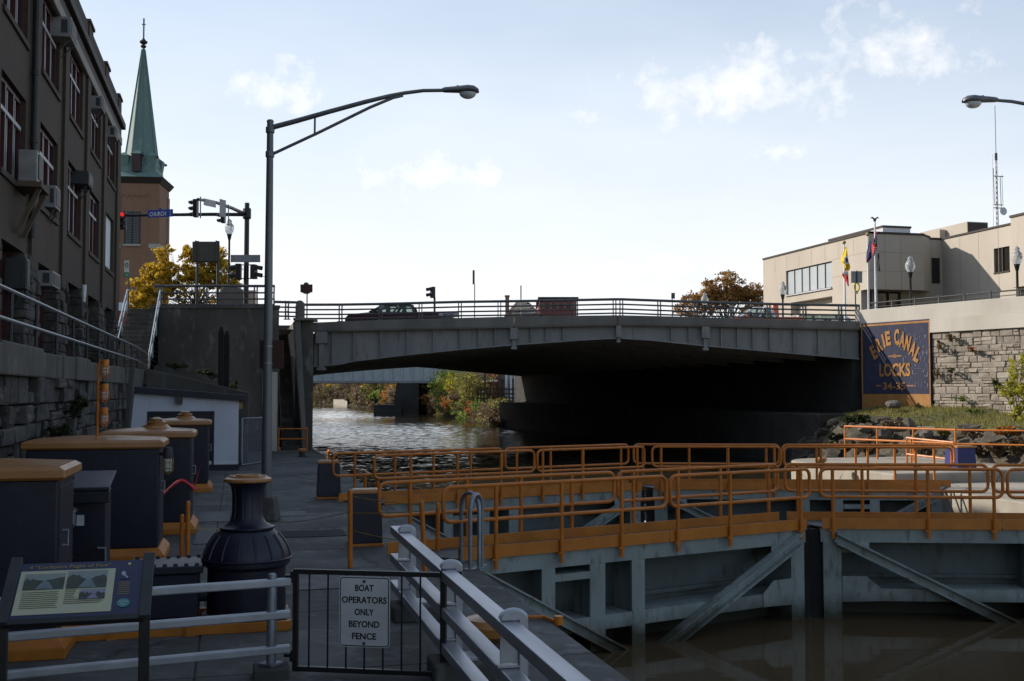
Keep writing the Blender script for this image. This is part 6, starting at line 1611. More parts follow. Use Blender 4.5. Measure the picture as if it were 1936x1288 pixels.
# thin yellow ropes strung across the platform
def rope(pts, label):
    q = []
    for a, b in zip(pts, pts[1:]):
        a, b = Vector(a), Vector(b); L_ = (b - a).length
        for k in range(8):
            s = k / 8; p = a.lerp(b, s); p.z -= .012 * L_ * 4 * s * (1 - s); q.append(p)
    q.append(Vector(pts[-1])); m = MB(); m.tube(q, .006, 5); tag(m.build('rope', T['rope'], smooth=True), label, 'rope', 'thin yellow ropes across the platform')
def pd(px, py, base): return onpl(px, py, flo(*base), FWH)
p1 = (662, 1074); p2 = (804, 1086)
rope([pd(352, 1000, (354, 1066)), pd(478, 990, (480, 1010)), pd(662, 968, p1)], 'yellow rope from the orange posts behind the capstan to the near pedestal')
rope([pd(662, 970, p1), pd(798, 966, p2)], 'upper yellow rope from the near pedestal to the leaning post')
rope([pd(662, 938, p1), pd(797, 955, p2), pd(828, 958, (827, 1046))], 'yellow rope sloping down to the tops of the two lock side posts')
rope([pd(662, 1002, p1), pd(802, 1030, p2)], 'lower yellow rope from the near pedestal to the leaning post')
# gratings and pits in the platform
def plate_(px0, py0, px1, py1, mt, name, label, cat, th=.008):
    a, b, c, d = flo(px0, py1), flo(px1, py1), flo(px1, py0), flo(px0, py0)
    x0, x1 = min(a.x, d.x), max(b.x, c.x)
    x0, x1 = a.x, b.x; m = MB(); m.box(x0, x1, a.y, d.y, .003, .003 + th); return tag(m.build(name, T[mt], bev=.002), label, cat)
plate_(560, 1090, 772, 1117, 'plate', 'tread_plate', 'wide tread plate let into the platform behind the black gate', 'floor plate')
plate_(530, 968, 582, 977, 'plate', 'floor_grating', 'narrow grating in the platform beside the capstan neck', 'grating')
plate_(520, 1006, 660, 1018, 'seam', 'trench_cover', 'dark trench cover crossing the platform left of the pedestal', 'grating')
plate_(372, 970, 432, 988, 'plate', 'floor_grating', 'grating between the cabinets and the capstan', 'grating')
plate_(365, 1000, 405, 1030, 'plate', 'floor_plate', 'steel floor plate near the orange posts', 'floor plate')
plate_(812, 1042, 912, 1082, 'plate', 'floor_grating', 'open grating at the heel of the near lock gate', 'grating')
# small orange handrails at the platform edge
for (x0, y0), (x1, y1), b0, b1, lab in (((690, 892), (714, 905), (691, 925), (712, 940), 'short orange handrail sloping at the platform edge by the far gate'), ((621, 852), (637, 864), (622, 880), (637, 890), 'short orange handrail at the far end of the platform')):
    a = pd(x0, y0, b0); b = pd(x1, y1, b1); t = thing('short_handrail', flo(*b0), lab, 'handrail')
    m = MB(); m.tube([a, b], .04, 8); m.build('rail', T['rail_orange'], t)
    for p in (a, b): m = MB(); m.tube([(p.x, p.y, 0), p], .045, 8); m.build('post', T['rail_orange'], t)
    m = MB(); m.ball(b, .06, n=8); m.build('end_cap', T['navy'], t)
# rails on the pier
def pier_rails():
    t = thing('pier_railing', at(1700, 880, 33), 'sunlit orange pipe railing along the back of the pier', 'railing')
    base = .0; D0, D1 = 37.5, 36.2
    a, b, c = at(1597, 806, 36.5), at(1806, 813, 33.5), at(1960, 815, 32.0)
    for dz in (0, -.42):
        m = MB(); m.tube([a + Vector((0, 0, dz)), b + Vector((0, 0, dz))], .035, 8); m.build('rail', T['rail_orange'], t, smooth=True)
        m = MB(); m.tube([b + Vector((0, 0, dz)), c + Vector((0, 0, dz))], .024, 8); m.build('rail', T['rail_orange'], t, smooth=True)
    for s in (0, .31, .64, 1):
        p = a.lerp(b, s); m = MB(); m.tube([(p.x, p.y, -.1), p], .032, 8); m.build('post', T['rail_orange'], t)
    m = MB(); m.tube([(c.x, c.y, -.1), c], .032, 8); m.build('post', T['rail_orange'], t)
    t = thing('stair_rail', at(1760, 880, 31), 'short pair of sloping orange rails by the blue cabinet on the pier', 'railing')
    a, b = at(1714, 828, 32.5), at(1803, 837, 31.0)
    for dz in (0, -.48):
        m = MB(); m.tube([a + Vector((0, 0, dz)), b + Vector((0, 0, dz))], .03, 8); m.build('rail', T['rail_orange'], t, smooth=True)
    for p in (a, a.lerp(b, .1), b): m = MB(); m.tube([(p.x, p.y, 0), p], .028, 8); m.build('post', T['rail_orange'], t)
pier_rails()
# ------------------------------------------------------------------ lamps, signals, signs, flags
def cobra_head(t, p, d, s=1.0):
    """p is where the arm ends, d the direction the head points"""
    d = Vector(d).normalized(); side = Vector((-d.y, d.x, 0)).normalized(); U = Vector((0, 0, 1))
    secs = [(0, .055, .05, .0), (.05, .06, .07, .0), (.30, .10, .085, .005), (.50, .14, .10, .01), (.62, .135, .095, .0), (.70, .09, .06, -.015), (.72, .03, .03, -.02)]
    m = MB(); rows = []
    for x, w, h, o in secs:
        rows.append([p + d * (x * s) + side * (w * s * math.cos(a)) + U * (s * (o + h * math.sin(a) * (1 if math.sin(a) > 0 else .55))) for a in [2 * math.pi * i / 16 for i in range(17)]])
    m.loft(rows); m.build('lamp_head', T['steel_pole'], t, smooth=True)
    m = MB(); c = p + d * (.50 * s) - U * (.045 * s); rot = Matrix(((d.x, side.x, 0), (d.y, side.y, 0), (0, 0, 1)))
    m.lathe([(.17 * s * math.sin(a) , -.12 * s * math.cos(a)) for a in [math.pi / 2 * i / 6 for i in range(7)]], c, 16, rot @ Matrix.Diagonal((1, .72, 1))); m.build('lens', T['lens_glass'], t, smooth=True)
    m = MB(); m.lathe([(0, 0), (.02, 0), (.02, .02), (0, .02)], p + d * (.3 * s) + U * (.085 * s), 8); m.build('photocell', T['dark_grey'], t)
def street_lamp():
    b = flo(503, 984); D = b.dot(FWH); t = thing('street_lamp', b, 'tall grey street lamp on the platform with a long trussed arm', 'street lamp')
    P = lambda px, py: at(px, py, D)
    m = MB(); top = P(507.5, 231); m.tube([(b.x, b.y, .4), (b.x, b.y, top.z * .5), (b.x, b.y, top.z)], [.098, .082, .062], 16); m.lathe([(.066, 0), (.07, .03), (.05, .055), (0, .06)], (b.x, b.y, top.z - .01), 16); m.build('pole', T['steel_pole'], t, smooth=True)
    m = MB(); m.frust((b.x, b.y, 0), .48, .48, .45, .36, .36, -TH); m.build('footing', T['concrete_dark'], t, bev=.03)
    m = MB(); q = [P(511, 242), P(560, 229), P(620, 212), P(690, 193), P(735, 182), P(765, 176), P(800, 171.5), P(838, 171)]
    m.tube(q, [.052, .05, .047, .044, .04, .037, .035, .035], 10); m.build('arm', T['steel_pole'], t, smooth=True)
    m = MB(); m.tube([P(512, 293), P(600, 252), P(700, 203), P(748, 183)], .031, 8); m.bar(P(745, 184), P(762, 180), .05, .06); m.build('brace', T['steel_pole'], t)
    m = MB(); m.tube([P(595, 252), P(595.5, 222)], .022, 6); m.build('strut', T['steel_pole'], t)
    for py in (246, 292):
        m = MB(); z = P(507, py).z; m.lathe([(.078, -.06), (.085, -.05), (.085, .05), (.078, .06)], (b.x, b.y, z), 14); m.build('collar', T['steel_pole'], t)
    cobra_head(t, P(836, 171.5), RT, 1.0)
    # brown sign strapped behind the pole
    s = thing('brown_sign', P(511, 698) + FWH * .13, 'dark brown sign strapped behind the lamp post', 'sign')
    a = P(488, 697); e = P(534, 644); m = MB(); m.prism([P(488, 697) + FWH * .11, P(534, 697) + FWH * .11, P(534, 643) + FWH * .11, P(488, 643) + FWH * .11], FWH * .012); m.build('panel', T['rust'], s)
    for py in (655, 687):
        z = P(505, py).z; m = MB(); m.lathe([(.09, -.012), (.096, -.012), (.096, .012), (.09, .012)], (b.x, b.y, z), 16); m.bar(Vector((b.x, b.y, z)) + FWH * .08, Vector((b.x, b.y, z)) + FWH * .12, .03, .03); m.build('strap', T['galv'], s)
street_lamp()
def right_lamp():
    D = 22.5; p = at(1886, 190, D); t = thing('street_lamp', at(2160, 900, D) * 1, 'street lamp reaching in from the right edge, only head and arm seen', 'street lamp')
    base = at(2180, 742, D); t.location = (base.x, base.y, 0); base.z = 0
    m = MB(); m.tube([p, at(1912, 192, D), at(1940, 197, D), at(2000, 212, D), at(2100, 238, D), at(2178, 258, D)], [.033, .035, .037, .042, .05, .055], 10); m.build('arm', T['steel_pole'], t, smooth=True)
    zt = at(2180, 246, D).z; m = MB(); m.tube([base, (base.x, base.y, zt)], [.1, .065], 14); m.build('pole', T['steel_pole'], t, smooth=True)
    m = MB(); m.tube([at(2178, 320, D), at(1975, 213, D)], .03, 8); m.build('brace', T['steel_pole'], t)
    cobra_head(t, p, -RT, 1.02)
right_lamp()
def acorn(px, top, D, label, base=None, pole_px=7):
    k = D / F; p = at(px, 742, D); z = lambda py: CAMZ + (HORIZON - py) * k
    zb = 5.2 if base is None else base; gt = z(top); g = .19; s = 1.0
    t = thing('acorn_lamp', (p.x, p.y, zb), label, 'street lamp', 'black acorn globe street lamps')
    zg = gt - .78
    m = MB(); m.lathe([(.15, 0), (.15, .1), (.11, .2), (.085, .75), (.06, .85), (.05, zg - zb - .3), (.07, zg - zb - .25), (.11, zg - zb - .06), (.13, zg - zb), (0, zg - zb)], (p.x, p.y, zb), 12); m.build('post', T['black'], t, smooth=True)
    m = MB(); m.lathe([(.0, 0), (.12, 0), (.20, .14), (.235, .32), (.20, .46), (.12, .56), (.10, .6), (.13, .63), (.10, .70), (.03, .76), (0, .78)], (p.x, p.y, zg), 16); m.build('globe', T['globe'], t, smooth=True)
acorn(1725, 483, 52, 'acorn lamp before the chamfered concrete block')
acorn(1928, 464, 46, 'acorn lamp at the right edge of the frame')
acorn(1482, 531, 62, 'acorn lamp under the band window')
acorn(1334, 552, 66, 'small distant acorn lamp before the orange tree')
acorn(430, 412, 54, 'acorn lamp just behind the traffic signal arm', 5.6)
acorn(419.5, 505, 70, 'small acorn globe lamp low among the yellow leaves')

def sig_head(t, p, face, n=3, lit=None, s=1.0, plate=False):
    """vertical signal head, face = direction the lenses look"""
    face = Vector(face).normalized(); rz = math.atan2(face.y, face.x) - math.pi / 2; h = .36 * n * s
    p = Vector(p)
    m = MB(); m.obox((p.x, p.y, p.z - h / 2), .36 * s, .26 * s, h, rz); b = m.build('signal_head', T['black'], t, bev=.02)
    for i in range(n):
        c = p + Vector((0, 0, h / 2 - .36 * s * (i + .5))) + face * (.131 * s)
        M = face.to_track_quat('Z', 'Y').to_matrix()
        m = MB(); m.lathe([(0, 0), (.14 * s, 0), (.12 * s, .02), (0, .03)], c, 14, M); m.build('lens', T['signal_red'] if lit == i else T['amber_lens'], b, smooth=True)
        m = MB(); rows = []
        for k in range(9):
            a = math.pi * (-.12 + 1.24 * k / 8); e = Vector((-face.y, face.x, 0)) * math.cos(a) * .15 * s + Vector((0, 0, 1)) * math.sin(a) * .15 * s
            L_ = (.26 + .06 * math.sin(a)) * s; rows.append([c + e, c + e + face * L_ - Vector((0, 0, .06 * s))])
        m.loft(rows); o = m.build('visor', T['black'], b); sd = o.modifiers.new("t", 'SOLIDIFY'); sd.thickness = .012
    return b
def signals():
    D = 50.0; base = at(463, 742, D); base.z = 5.2; P = lambda px, py, d=0: at(px, py, D + d)
    t = thing('traffic_signal_mast', base, 'black traffic signal mast with two arms and several signal heads', 'traffic signal')
    top = P(463, 384); m = MB(); m.tube([base, (base.x, base.y, top.z)], [.13, .11], 14); m.build('mast', T['black'], t, smooth=True)
    m = MB(); m.tube([P(461, 406), P(400, 405.5), P(214, 407.5)], [.085, .08, .06], 10); m.build('arm', T['black'], t, smooth=True)
    E_ = at(374, 377, 41.5)
    m = MB(); a2 = P(461, 404); m.tube([a2, a2.lerp(E_, .3) + Vector((0, 0, .08)), a2.lerp(E_, .65) + Vector((0, 0, .1)), E_], [.085, .075, .065, .055], 10); m.build('arm', T['black'], t, smooth=True)
    m = MB(); m.lathe([(.16, -.25), (.19, -.2), (.19, .2), (.16, .25)], (base.x, base.y, P(463, 404).z), 12); m.build('clamp', T['black'], t)
    sig_head(t, P(232, 417), -FWH + RT * .15, 3, 0, .78); 
    m = MB(); m.bar(P(237.5, 400), P(238, 435), .03, .05); m.build('bracket', T['sign_back'], t)
    sig_head(t, at(370, 394, 41.6), -RT + FWH * .1, 3, None, .64)
    m = MB(); q = at(379, 372, 41.4); q2 = at(379, 413, 41.4); m.bar(q, q2, .03, .04); m.build('bracket', T['sign_back'], t)
    sig_head(t, at(422, 412, 45.6), -RT + FWH * .1, 2, None, .62)
    m = MB(); m.bar(at(432, 387, 45.5), at(432, 427, 45.5), .025, .04); m.build('bracket', T['sign_back'], t)
    sig_head(t, P(451, 514, -.2), -RT - FWH * .1, 2, None, 1.0); sig_head(t, P(480, 514, -.1), RT - FWH * .2, 2, None, .92)
    for py in (501, 527): m = MB(); m.bar(P(450, py), P(480, py), .04, .04); m.build('bracket', T['black'], t)
    m = MB(); m.tube([P(486, 523), P(502, 523)], .015, 5); m.build('rod', T['dark_grey'], t)
    def plate(pts, name, label, mt, parent=None, dep=.02):
        m = MB(); m.prism(pts, FWH * dep); o = m.build(name, T[mt], parent)
        return o
    s = thing('street_name_sign', P(303, 404, -.15), 'blue street name sign lettered Church St on the signal arm', 'sign')
    plate([P(279, 412, -.15), P(327, 409.5, -.15), P(327, 395.5, -.15), P(279, 398, -.15)], 'panel', '', 'blue_sign', s)
    q = P(298.5, 404.7, -.17); X_ = (P(327, 409.5, -.15) - P(279, 412, -.15)).normalized(); U = Vector((0, 0, 1)); k = D / F
    text('lettering', 'CHURCH', T['sign_white'], s, q, X_, U, 8.2 * k, 31 * k, .02, .012); text('lettering', 'S', T['sign_white'], s, P(322, 400.5, -.17), X_, U, 3.4 * k, None, .02, .012); text('lettering', 'T', T['sign_white'], s, P(322, 406.5, -.17), X_, U, 3.4 * k, None, .02, .012)
    m = MB(); c = P(303, 396.2, -.16); m.prism([c + X_ * (3.6 * k * math.cos(a)) + U * (2.8 * k * math.sin(a)) for a in [math.pi * i / 10 for i in range(11)]], FWH * .02); m.build('crest', T['blue_sign'], s)
    for pts, lab, mt in (([at(385, 388, 42.3), at(408, 393, 43.6), at(408, 380, 43.6), at(385, 375, 42.3)], 'grey back of a street sign on the slanting signal arm', 'sign_back'),
                         ([at(415, 408, 44.4), at(427, 412, 44.9), at(427, 379, 44.9), at(415, 376, 44.4)], 'tall grey sign back on the slanting signal arm', 'sign_back'),
                         ([P(436, 496, -.2), P(492, 496, -.2), P(492, 482, -.2), P(436, 482, -.2)], 'long pale grey sign back strapped to the signal mast', 'sign_back')):
        o = plate(pts, 'sign_back', lab, mt); tag(o, lab, 'sign')
signals()
def post_sign(label, px, py_top, D, panel, mt_panel, post_px=(None,), mt_post='dark_grey', name='road_sign', cat='sign', extra=None, base=5.0, r=.03):
    """panel = (px0, px1, py0, py1)"""
    b = at(px, 742, D); t = thing(name, (b.x, b.y, base), label, cat)
    for q in post_px:
        q = px if q is None else q; p = at(q, 742, D); z = at(q, py_top, D).z; m = MB(); m.tube([(p.x, p.y, base), (p.x, p.y, z)], r, 8); m.build('post', T[mt_post], t)
    x0, x1, y0, y1 = panel; m = MB(); m.prism([at(x0, y1, D - .05), at(x1, y1, D - .05), at(x1, y0, D - .05), at(x0, y0, D - .05)], -FWH * .025); m.build('panel', T[mt_panel], t, bev=.004)
    if extra: extra(t, D)
    return t
def beam_(t, D):
    m = MB(); m.bar(at(368, 495, D - .02), at(412, 495, D - .02), .06, .07); m.build('crossbar', T['dark_grey'], t)
    for px in (370, 409): m = MB(); m.bar(at(px, 494, D - .1), at(px, 455, D - .1), .08, .05); m.build('stiffener', T['sign_dark'], t)
post_sign('large square sign back on two posts above the abutment', 389, 456, 47.2, (364, 413, 457, 494), 'sign_dark', (370, 409), extra=beam_, base=6.0, r=.06)
def hm(t, D):
    m = MB(); m.prism([at(579 + 5 * math.cos(a), 538 - 4 * math.sin(a), D - .05) for a in [math.pi * i / 8 for i in range(9)]], -FWH * .03); m.build('crest', T['sign_dark'], t)
    m = MB(); m.prism([at(570, 553, D - .05), at(588, 553, D - .05), at(583, 556, D - .05), at(576, 556, D - .05)], -FWH * .025); m.build('lower_edge', T['rust'], t)
post_sign('dark historic marker plaque on a thin pole beside the bridge', 579, 553, 48.6, (568, 591, 538, 553), 'rust', mt_post='galv', extra=hm, name='historic_marker', base=5.3)
post_sign('narrow edge-on sign on a tall post above the bridge railing', 897, 538, 58, (893.5, 897.5, 511, 538), 'sign_dark', mt_post='sign_back')
post_sign('thin post standing above the roofed house beyond the bridge', 985, 541, 60, (983.8, 986, 540, 566), 'sign_dark', mt_post='sign_back')
post_sign('short dark sign above the bridge railing near the arch crown', 1272, 556, 58, (1269, 1276, 554, 565), 'sign_dark', mt_post='sign_back')
def oval(t, D):
    m = MB(); c = at(1620, 543, D - .08); m.tube([c + RT * (.11 * math.cos(a)) + Vector((0, 0, .2 * math.sin(a))) for a in [2 * math.pi * i / 16 for i in range(16)]], .035, 6, closed=True); m.build('yellow_ring', T['flag_yellow'], t)
    m = MB(); m.prism([at(1618, 556, D - .05), at(1622, 556, D - .05), at(1622, 552, D - .05), at(1618, 552, D - .05)], -FWH * .02); m.build('plate', T['sign_white'], t)
    m = MB(); m.bar(at(1620, 512, D - .1), at(1620, 536, D - .1), .08, .04); m.build('stiffener', T['dark_grey'], t)
post_sign('grey square sign back with a small yellow ring below it', 1620, 514, 50, (1609, 1630, 513, 535), 'sign_back', extra=oval)
def grn(t, D):
    c = at(239.5, 509, D - .09); m = MB(); m.prism([at(235.5, 524.5, D - .05), at(244, 524.5, D - .05), at(244, 515, D - .05), at(235.5, 515, D - .05)], -FWH * .03); m.build('lower_panel', T['green_sign'], t)
    m = MB(); m.prism([at(239.7 + 3.4 * math.cos(a), 501.5 + 5.5 * math.sin(a), D - .08) for a in [2 * math.pi * i / 14 for i in range(14)]], -FWH * .01); m.build('shield', T['green_sign'], t)
    text('number', '5', T['sign_white'], t, at(239.7, 502, D - .095), RT, (0, 0, 1), .14, .09, .02, .004)
    m = MB(); c = at(239.7, 520, D - .085); m.prism([c + Vector((0, 0, .06)), c + RT * .045, c + RT * .018, c + RT * .018 - Vector((0, 0, .06)), c - RT * .018 - Vector((0, 0, .06)), c - RT * .018, c - RT * .045], -FWH * .005); m.build('arrow', T['sign_white'], t)
post_sign('small white and green route sign beside the upper stairway', 240, 520, 49.5, (235.5, 244, 493, 515), 'sign_white', mt_post='rust', extra=grn, base=5.2)
def bridge_signal():
    D = 55; b = at(821, 742, D); t = thing('pedestrian_signal', (b.x, b.y, 5.1), 'two lens signal head on a post above the bridge railing', 'traffic signal')
    m = MB(); m.tube([(b.x, b.y, 5.1), (b.x, b.y, at(820, 562, D).z)], .055, 8); m.build('post', T['dark_grey'], t)
    sig_head(t, at(818, 553, D), -RT - FWH * .45, 2, None, .78)
bridge_signal()
s = thing('street_banner', C(-5, 50, 5.4), 'white sign lettered Main Street hung on the bridge railing', 'sign')
D = 48.2; m = MB(); m.prism([at(830, 600, D), at(867, 600, D), at(867, 590, D), at(830, 590, D)], -FWH * .02); m.build('panel', T['sign_white'], s)
text('lettering', 'MAIN STREET', T['blue_sign'], s, at(848.5, 594.7, D - .025), RT, (0, 0, 1), 4.4 * D / F, 21 * D / F, .02, .004)

def flagpole(px, top, D, label, r=.06, eagle=False):
    p = at(px, 742, D); t = thing('flagpole', (p.x, p.y, 5.2), label, 'flagpole', 'white flagpoles')
    zt = at(px, top, D).z
    m = MB(); m.tube([(p.x, p.y, 5.2), (p.x, p.y, zt)], [r, r * .55], 10); m.build('pole', T['white'], t, smooth=True)
    m = MB()
    if eagle:
        m.ball((p.x, p.y, zt + .04), .07, .07, .09, 8)
        for s in (-1, 1): m.tube([(p.x, p.y, zt + .06), Vector((p.x, p.y, zt + .17)) + RT * (.13 * s), Vector((p.x, p.y, zt + .12)) + RT * (.2 * s)], [.05, .035, .01], 6)
        m.build('eagle_finial', T['dark_grey'], t)
    else: m.ball((p.x, p.y, zt + .06), .09, n=10); m.build('ball_finial', T['gold'], t, smooth=True)
    return p
DF = 50
flagpole(1600, 461, DF, 'flagpole with the yellow flag'); flagpole(1645, 446, DF, 'middle flagpole with the dark blue flag'); flagpole(1659, 418, DF + .6, 'tallest flagpole, eagle on top, with the striped flag', .07, True)
def flag(label, outline, D, mt, folds=.08, extra=None):
    """limp cloth: rows of (px left, px right, py)"""
    rows = []
    n = 7
    for i, (l, r_, y) in enumerate(outline):
        row = []
        for k in range(n):
            s = k / (n - 1); p = at(l + (r_ - l) * s, y, D - .1); row.append(p + FWH * (folds * math.sin(s * 7 + i * .8)))
        rows.append(row)
    t = thing('flag', at(outline[0][1], outline[-1][2], D), label, 'flag', 'limp flags on the white flagpoles')
    m = MB(); m.loft(rows); o = m.build('cloth', T[mt], t, smooth=True); sd = o.modifiers.new("thickness", 'SOLIDIFY'); sd.thickness = .008
    if extra: extra(t, D)
    return t
def patch(t, D, outline, mt, name, off=.16, folds=.08, n=7):
    rows = [[at(l + (r_ - l) * k / (n - 1), y, D - off) for k in range(n)] for l, r_, y in outline]
    m = MB(); m.loft(rows); o = m.build(name, T[mt], t, smooth=True); sd = o.modifiers.new("thickness", 'SOLIDIFY'); sd.thickness = .006
def yflag(t, D):
    patch(t, D, [(1598.5, 1602, 484), (1595.8, 1603.5, 489), (1595.5, 1604.5, 494), (1597.5, 1604.5, 498), (1600, 1603, 500)], 'flag_white', 'emblem', .2)
    patch(t, D, [(1600, 1602, 487), (1598.5, 1603, 491), (1599.5, 1603, 495), (1601, 1602, 497)], 'flag_blue', 'emblem_centre', .215)
flag('yellow flag with a round emblem hanging limp', [(1599, 1601, 467), (1596, 1602.5, 475), (1592, 1603.5, 487), (1590.5, 1604.5, 495), (1596, 1606, 501), (1597, 1606.5, 507), (1595.5, 1604.5, 512)], DF, 'flag_yellow', extra=yflag)
flag('small white and red flag hanging below the yellow one', [(1595, 1604, 513.5), (1592.5, 1604.5, 519), (1596, 1605, 525), (1601, 1604.5, 533), (1603, 1604.5, 541)], DF, 'flag_red', extra=lambda t, D: patch(t, D, [(1595, 1604, 513.6), (1594, 1603, 517), (1597, 1604, 521)], 'flag_white', 'white_field'))
flag('dark blue state flag hanging from the middle pole', [(1644.5, 1646.5, 456), (1642, 1648, 466), (1639.5, 1648.5, 478), (1638.5, 1648, 487), (1638, 1643, 493), (1638, 1640, 497)], DF, 'flag_blue', extra=lambda t, D: patch(t, D, [(1638.5, 1641.5, 490), (1638.2, 1640.5, 494), (1638, 1639.5, 497)], 'flag_red', 'fringe'))
def usf(t, D):
    for i in range(5):
        y = 461.5 + i * 4.3; patch(t, D, [(1651.5 - i * .3, 1659, y + 2.5 - i * .3), (1651 - i * .3, 1659, y + 4.0 - i * .3)], 'flag_white', 'white_stripe', .17, n=4) if i > 0 else None
    patch(t, D, [(1657.5, 1659, 440), (1655, 1659, 447), (1652.5, 1659, 455), (1650.5, 1657.5, 463)], 'flag_blue', 'blue_canton', .175)
    m = MB(); R = random.Random(3)
    for i in range(14):
        y = 445 + i * 1.25; p = at(1653.5 + (463 - y) * .2 + (i % 3) * 1.7, y, D - .2); m.ball(p, .018, n=6)
    m.build('stars', T['flag_white'], t)
flag('red and white striped flag with a starry blue canton', [(1657.8, 1659, 439), (1654, 1659, 450), (1650, 1659, 462), (1648.8, 1659, 472), (1649.2, 1655, 479), (1650, 1652, 484)], DF + .6, 'flag_red', extra=usf)
flag('narrow black flag hanging behind the tallest pole', [(1660, 1661, 479), (1660, 1662.5, 490), (1660, 1663.5, 500), (1660, 1664, 508), (1661, 1663, 513)], DF + .6, 'flag_black')

# ------------------------------------------------------------------ vehicles on the bridge and beyond
def wheel(t, c, side, r=.34):
    M = Matrix.Rotation(math.pi / 2, 3, 'X')
    w = bpy.data.objects.new('wheel', None); COL.objects.link(w); w.parent = t
    m = MB(); m.lathe([(.2, -.11), (r - .03, -.11), (r, -.08), (r, .08), (r - .03, .11), (.2, .11)], c, 20, M); m.build('tyre', T['tyre'], w, smooth=True, world=False)
    m = MB(); m.lathe([(0, -.06), (.2, -.09), (.21, .09), (0, .06)], c, 16, M); m.build('rim', T['rim'], w, smooth=True, world=False)
def vehicle(name, label, loc, rz, L, Wd, body, cabin, paint, cat, group, extras=None, roof=None):
    """body: side outline (x, z) forward = +x; cabin: (x0 base, x1 base, x0 roof, x1 roof, z belt, z roof)"""
    t = thing(name, loc, label, cat, group, rz)
    m = MB(); rows = []
    for y, s in ((-Wd / 2, .96), (-Wd / 2 + .06, 1), (Wd / 2 - .06, 1), (Wd / 2, .96)):
        rows.append([(x, y, .28 + (z - .28) * s) for x, z in body] + [(body[0][0], y, .28 + (body[0][1] - .28) * s)])
    m.loft(rows)
    for r_ in (rows[0], rows[-1]): m.face(r_[:-1])
    bmesh.ops.remove_doubles(m.bm, verts=m.bm.verts, dist=.001)
    m.build('body', T[paint], t, bev=.03, world=False)
    a, b, c, d, zb, zr = cabin; wi = Wd / 2 - .06; wr = Wd / 2 - .22
    B = [(a, -wi, zb), (b, -wi, zb), (b, wi, zb), (a, wi, zb)]; Rf = [(c, -wr, zr), (d, -wr, zr), (d, wr, zr), (c, wr, zr)]
    m = MB(); m.hexa([(c - .03, -wr - .02, zr - .01), (d + .03, -wr - .02, zr - .01), (d + .03, wr + .02, zr - .01), (c - .03, wr + .02, zr - .01), (c + .05, -wr + .03, zr + .05), (d - .06, -wr + .03, zr + .05), (d - .06, wr - .03, zr + .05), (c + .05, wr - .03, zr + .05)]); m.build('roof', T[roof or paint], t, bev=.02, world=False)
    for i in range(4):
        p, q, r2, s2 = [Vector(v) for v in (B[i], B[(i + 1) % 4], Rf[(i + 1) % 4], Rf[i])]
        cen = (p + q + r2 + s2) / 4; k = .97
        m = MB(); m.face([cen + (v - cen) * k for v in (p, q, r2, s2)]); o = m.build('windscreen' if i % 2 else 'side_window', T['car_glass'], t, world=False, fixn=False)
    m = MB()
    for p, q in zip(B, Rf): m.bar(p, q, .13, .09)
    mid = (a + b) / 2 - .1; mr = (c + d) / 2 - .05
    for s in (-1, 1): m.bar((mid, s * wi, zb), (mr, s * wr, zr), .16, .06)
    m.build('pillars', T[roof or paint], t, world=False)
    for x in (a + .55, mid + .35):
        for y in (-.35, .35): m = MB(); m.box(x - .08, x + .08, y - .22, y + .22, zb - .4, zb + .12); m.box(x - .06, x + .06, y - .12, y + .12, zb + .12, zb + .32); m.build('seat', T['dark_grey'], t, bev=.03, world=False)
    for x in (-L * .31, L * .31):
        for y in (-Wd / 2 + .1, Wd / 2 - .1): wheel(t, (x, y, .34), 1)
    for y in (-Wd / 2 + .3, Wd / 2 - .3):
        m = MB(); m.obox((L / 2 - .02, y, .62), .08, .34, .16); m.build('headlight', T['lens_glass'], t, world=False)
        m = MB(); m.obox((-L / 2 + .02, y, .68), .08, .22, .2); m.build('tail_light', T['tape'], t, world=False)
    for y in (-Wd / 2 - .06, Wd / 2 + .06): m = MB(); m.obox((b - .35, y, zb + .02), .1, .16, .13); m.build('wing_mirror', T[paint], t, world=False)
    for x, n_ in ((L / 2, 'bumper'), (-L / 2, 'bumper')): m = MB(); m.obox((x, 0, .35), .12, Wd - .1, .18); m.build(n_, T['dark_grey'], t, world=False, bev=.02)
    if extras: extras(t)
    return t
def roadz(D): return 5.12
FACE_L = math.atan2(-RT.y, -RT.x)
def pk(t):
    m = MB(); m.box(-2.55, -.75, -.82, -.76, 1.0, 1.12); m.box(-2.55, -.75, .76, .82, 1.0, 1.12); m.build('bed_rail', T['black'], t, world=False)
    m = MB()
    for x in (.55, -.3): m.bar((x, -.75, 1.58), (x, .75, 1.58), .06, .05)
    for y in (-.7, .7): m.bar((-.5, y, 1.55), (.75, y, 1.55), .04, .04)
    m.build('roof_rack', T['black'], t, world=False)
pick = [(2.6, .4), (2.62, .85), (2.45, 1.02), (1.35, 1.13), (-.75, 1.13), (-.76, 1.1), (-2.6, 1.1), (-2.62, .45), (-2.3, .3), (2.4, .3)]
cp = at(757, 700, 54.0); vehicle('pickup_truck', 'dark maroon pickup truck with a roof rack crossing the bridge', (cp.x, cp.y, 5.24), FACE_L, 5.25, 1.8, pick, (-.74, 1.45, -.62, .80, 1.12, 1.47), 'maroon', 'pickup truck', None, pk, roof='dark_grey')
sed = [(2.25, .4), (2.28, .68), (2.1, .80), (1.05, .93), (-1.3, .98), (-2.2, .92), (-2.28, .6), (-2.2, .35), (2.1, .3)]
cp = at(812, 700, 57.5); vehicle('sedan', 'grey green sedan behind the pickup on the bridge', (cp.x, cp.y, 5.22), FACE_L, 4.5, 1.75, sed, (-1.55, 1.05, -.85, .35, .94, 1.40), 'car_grey', 'car', 'cars on the bridge')
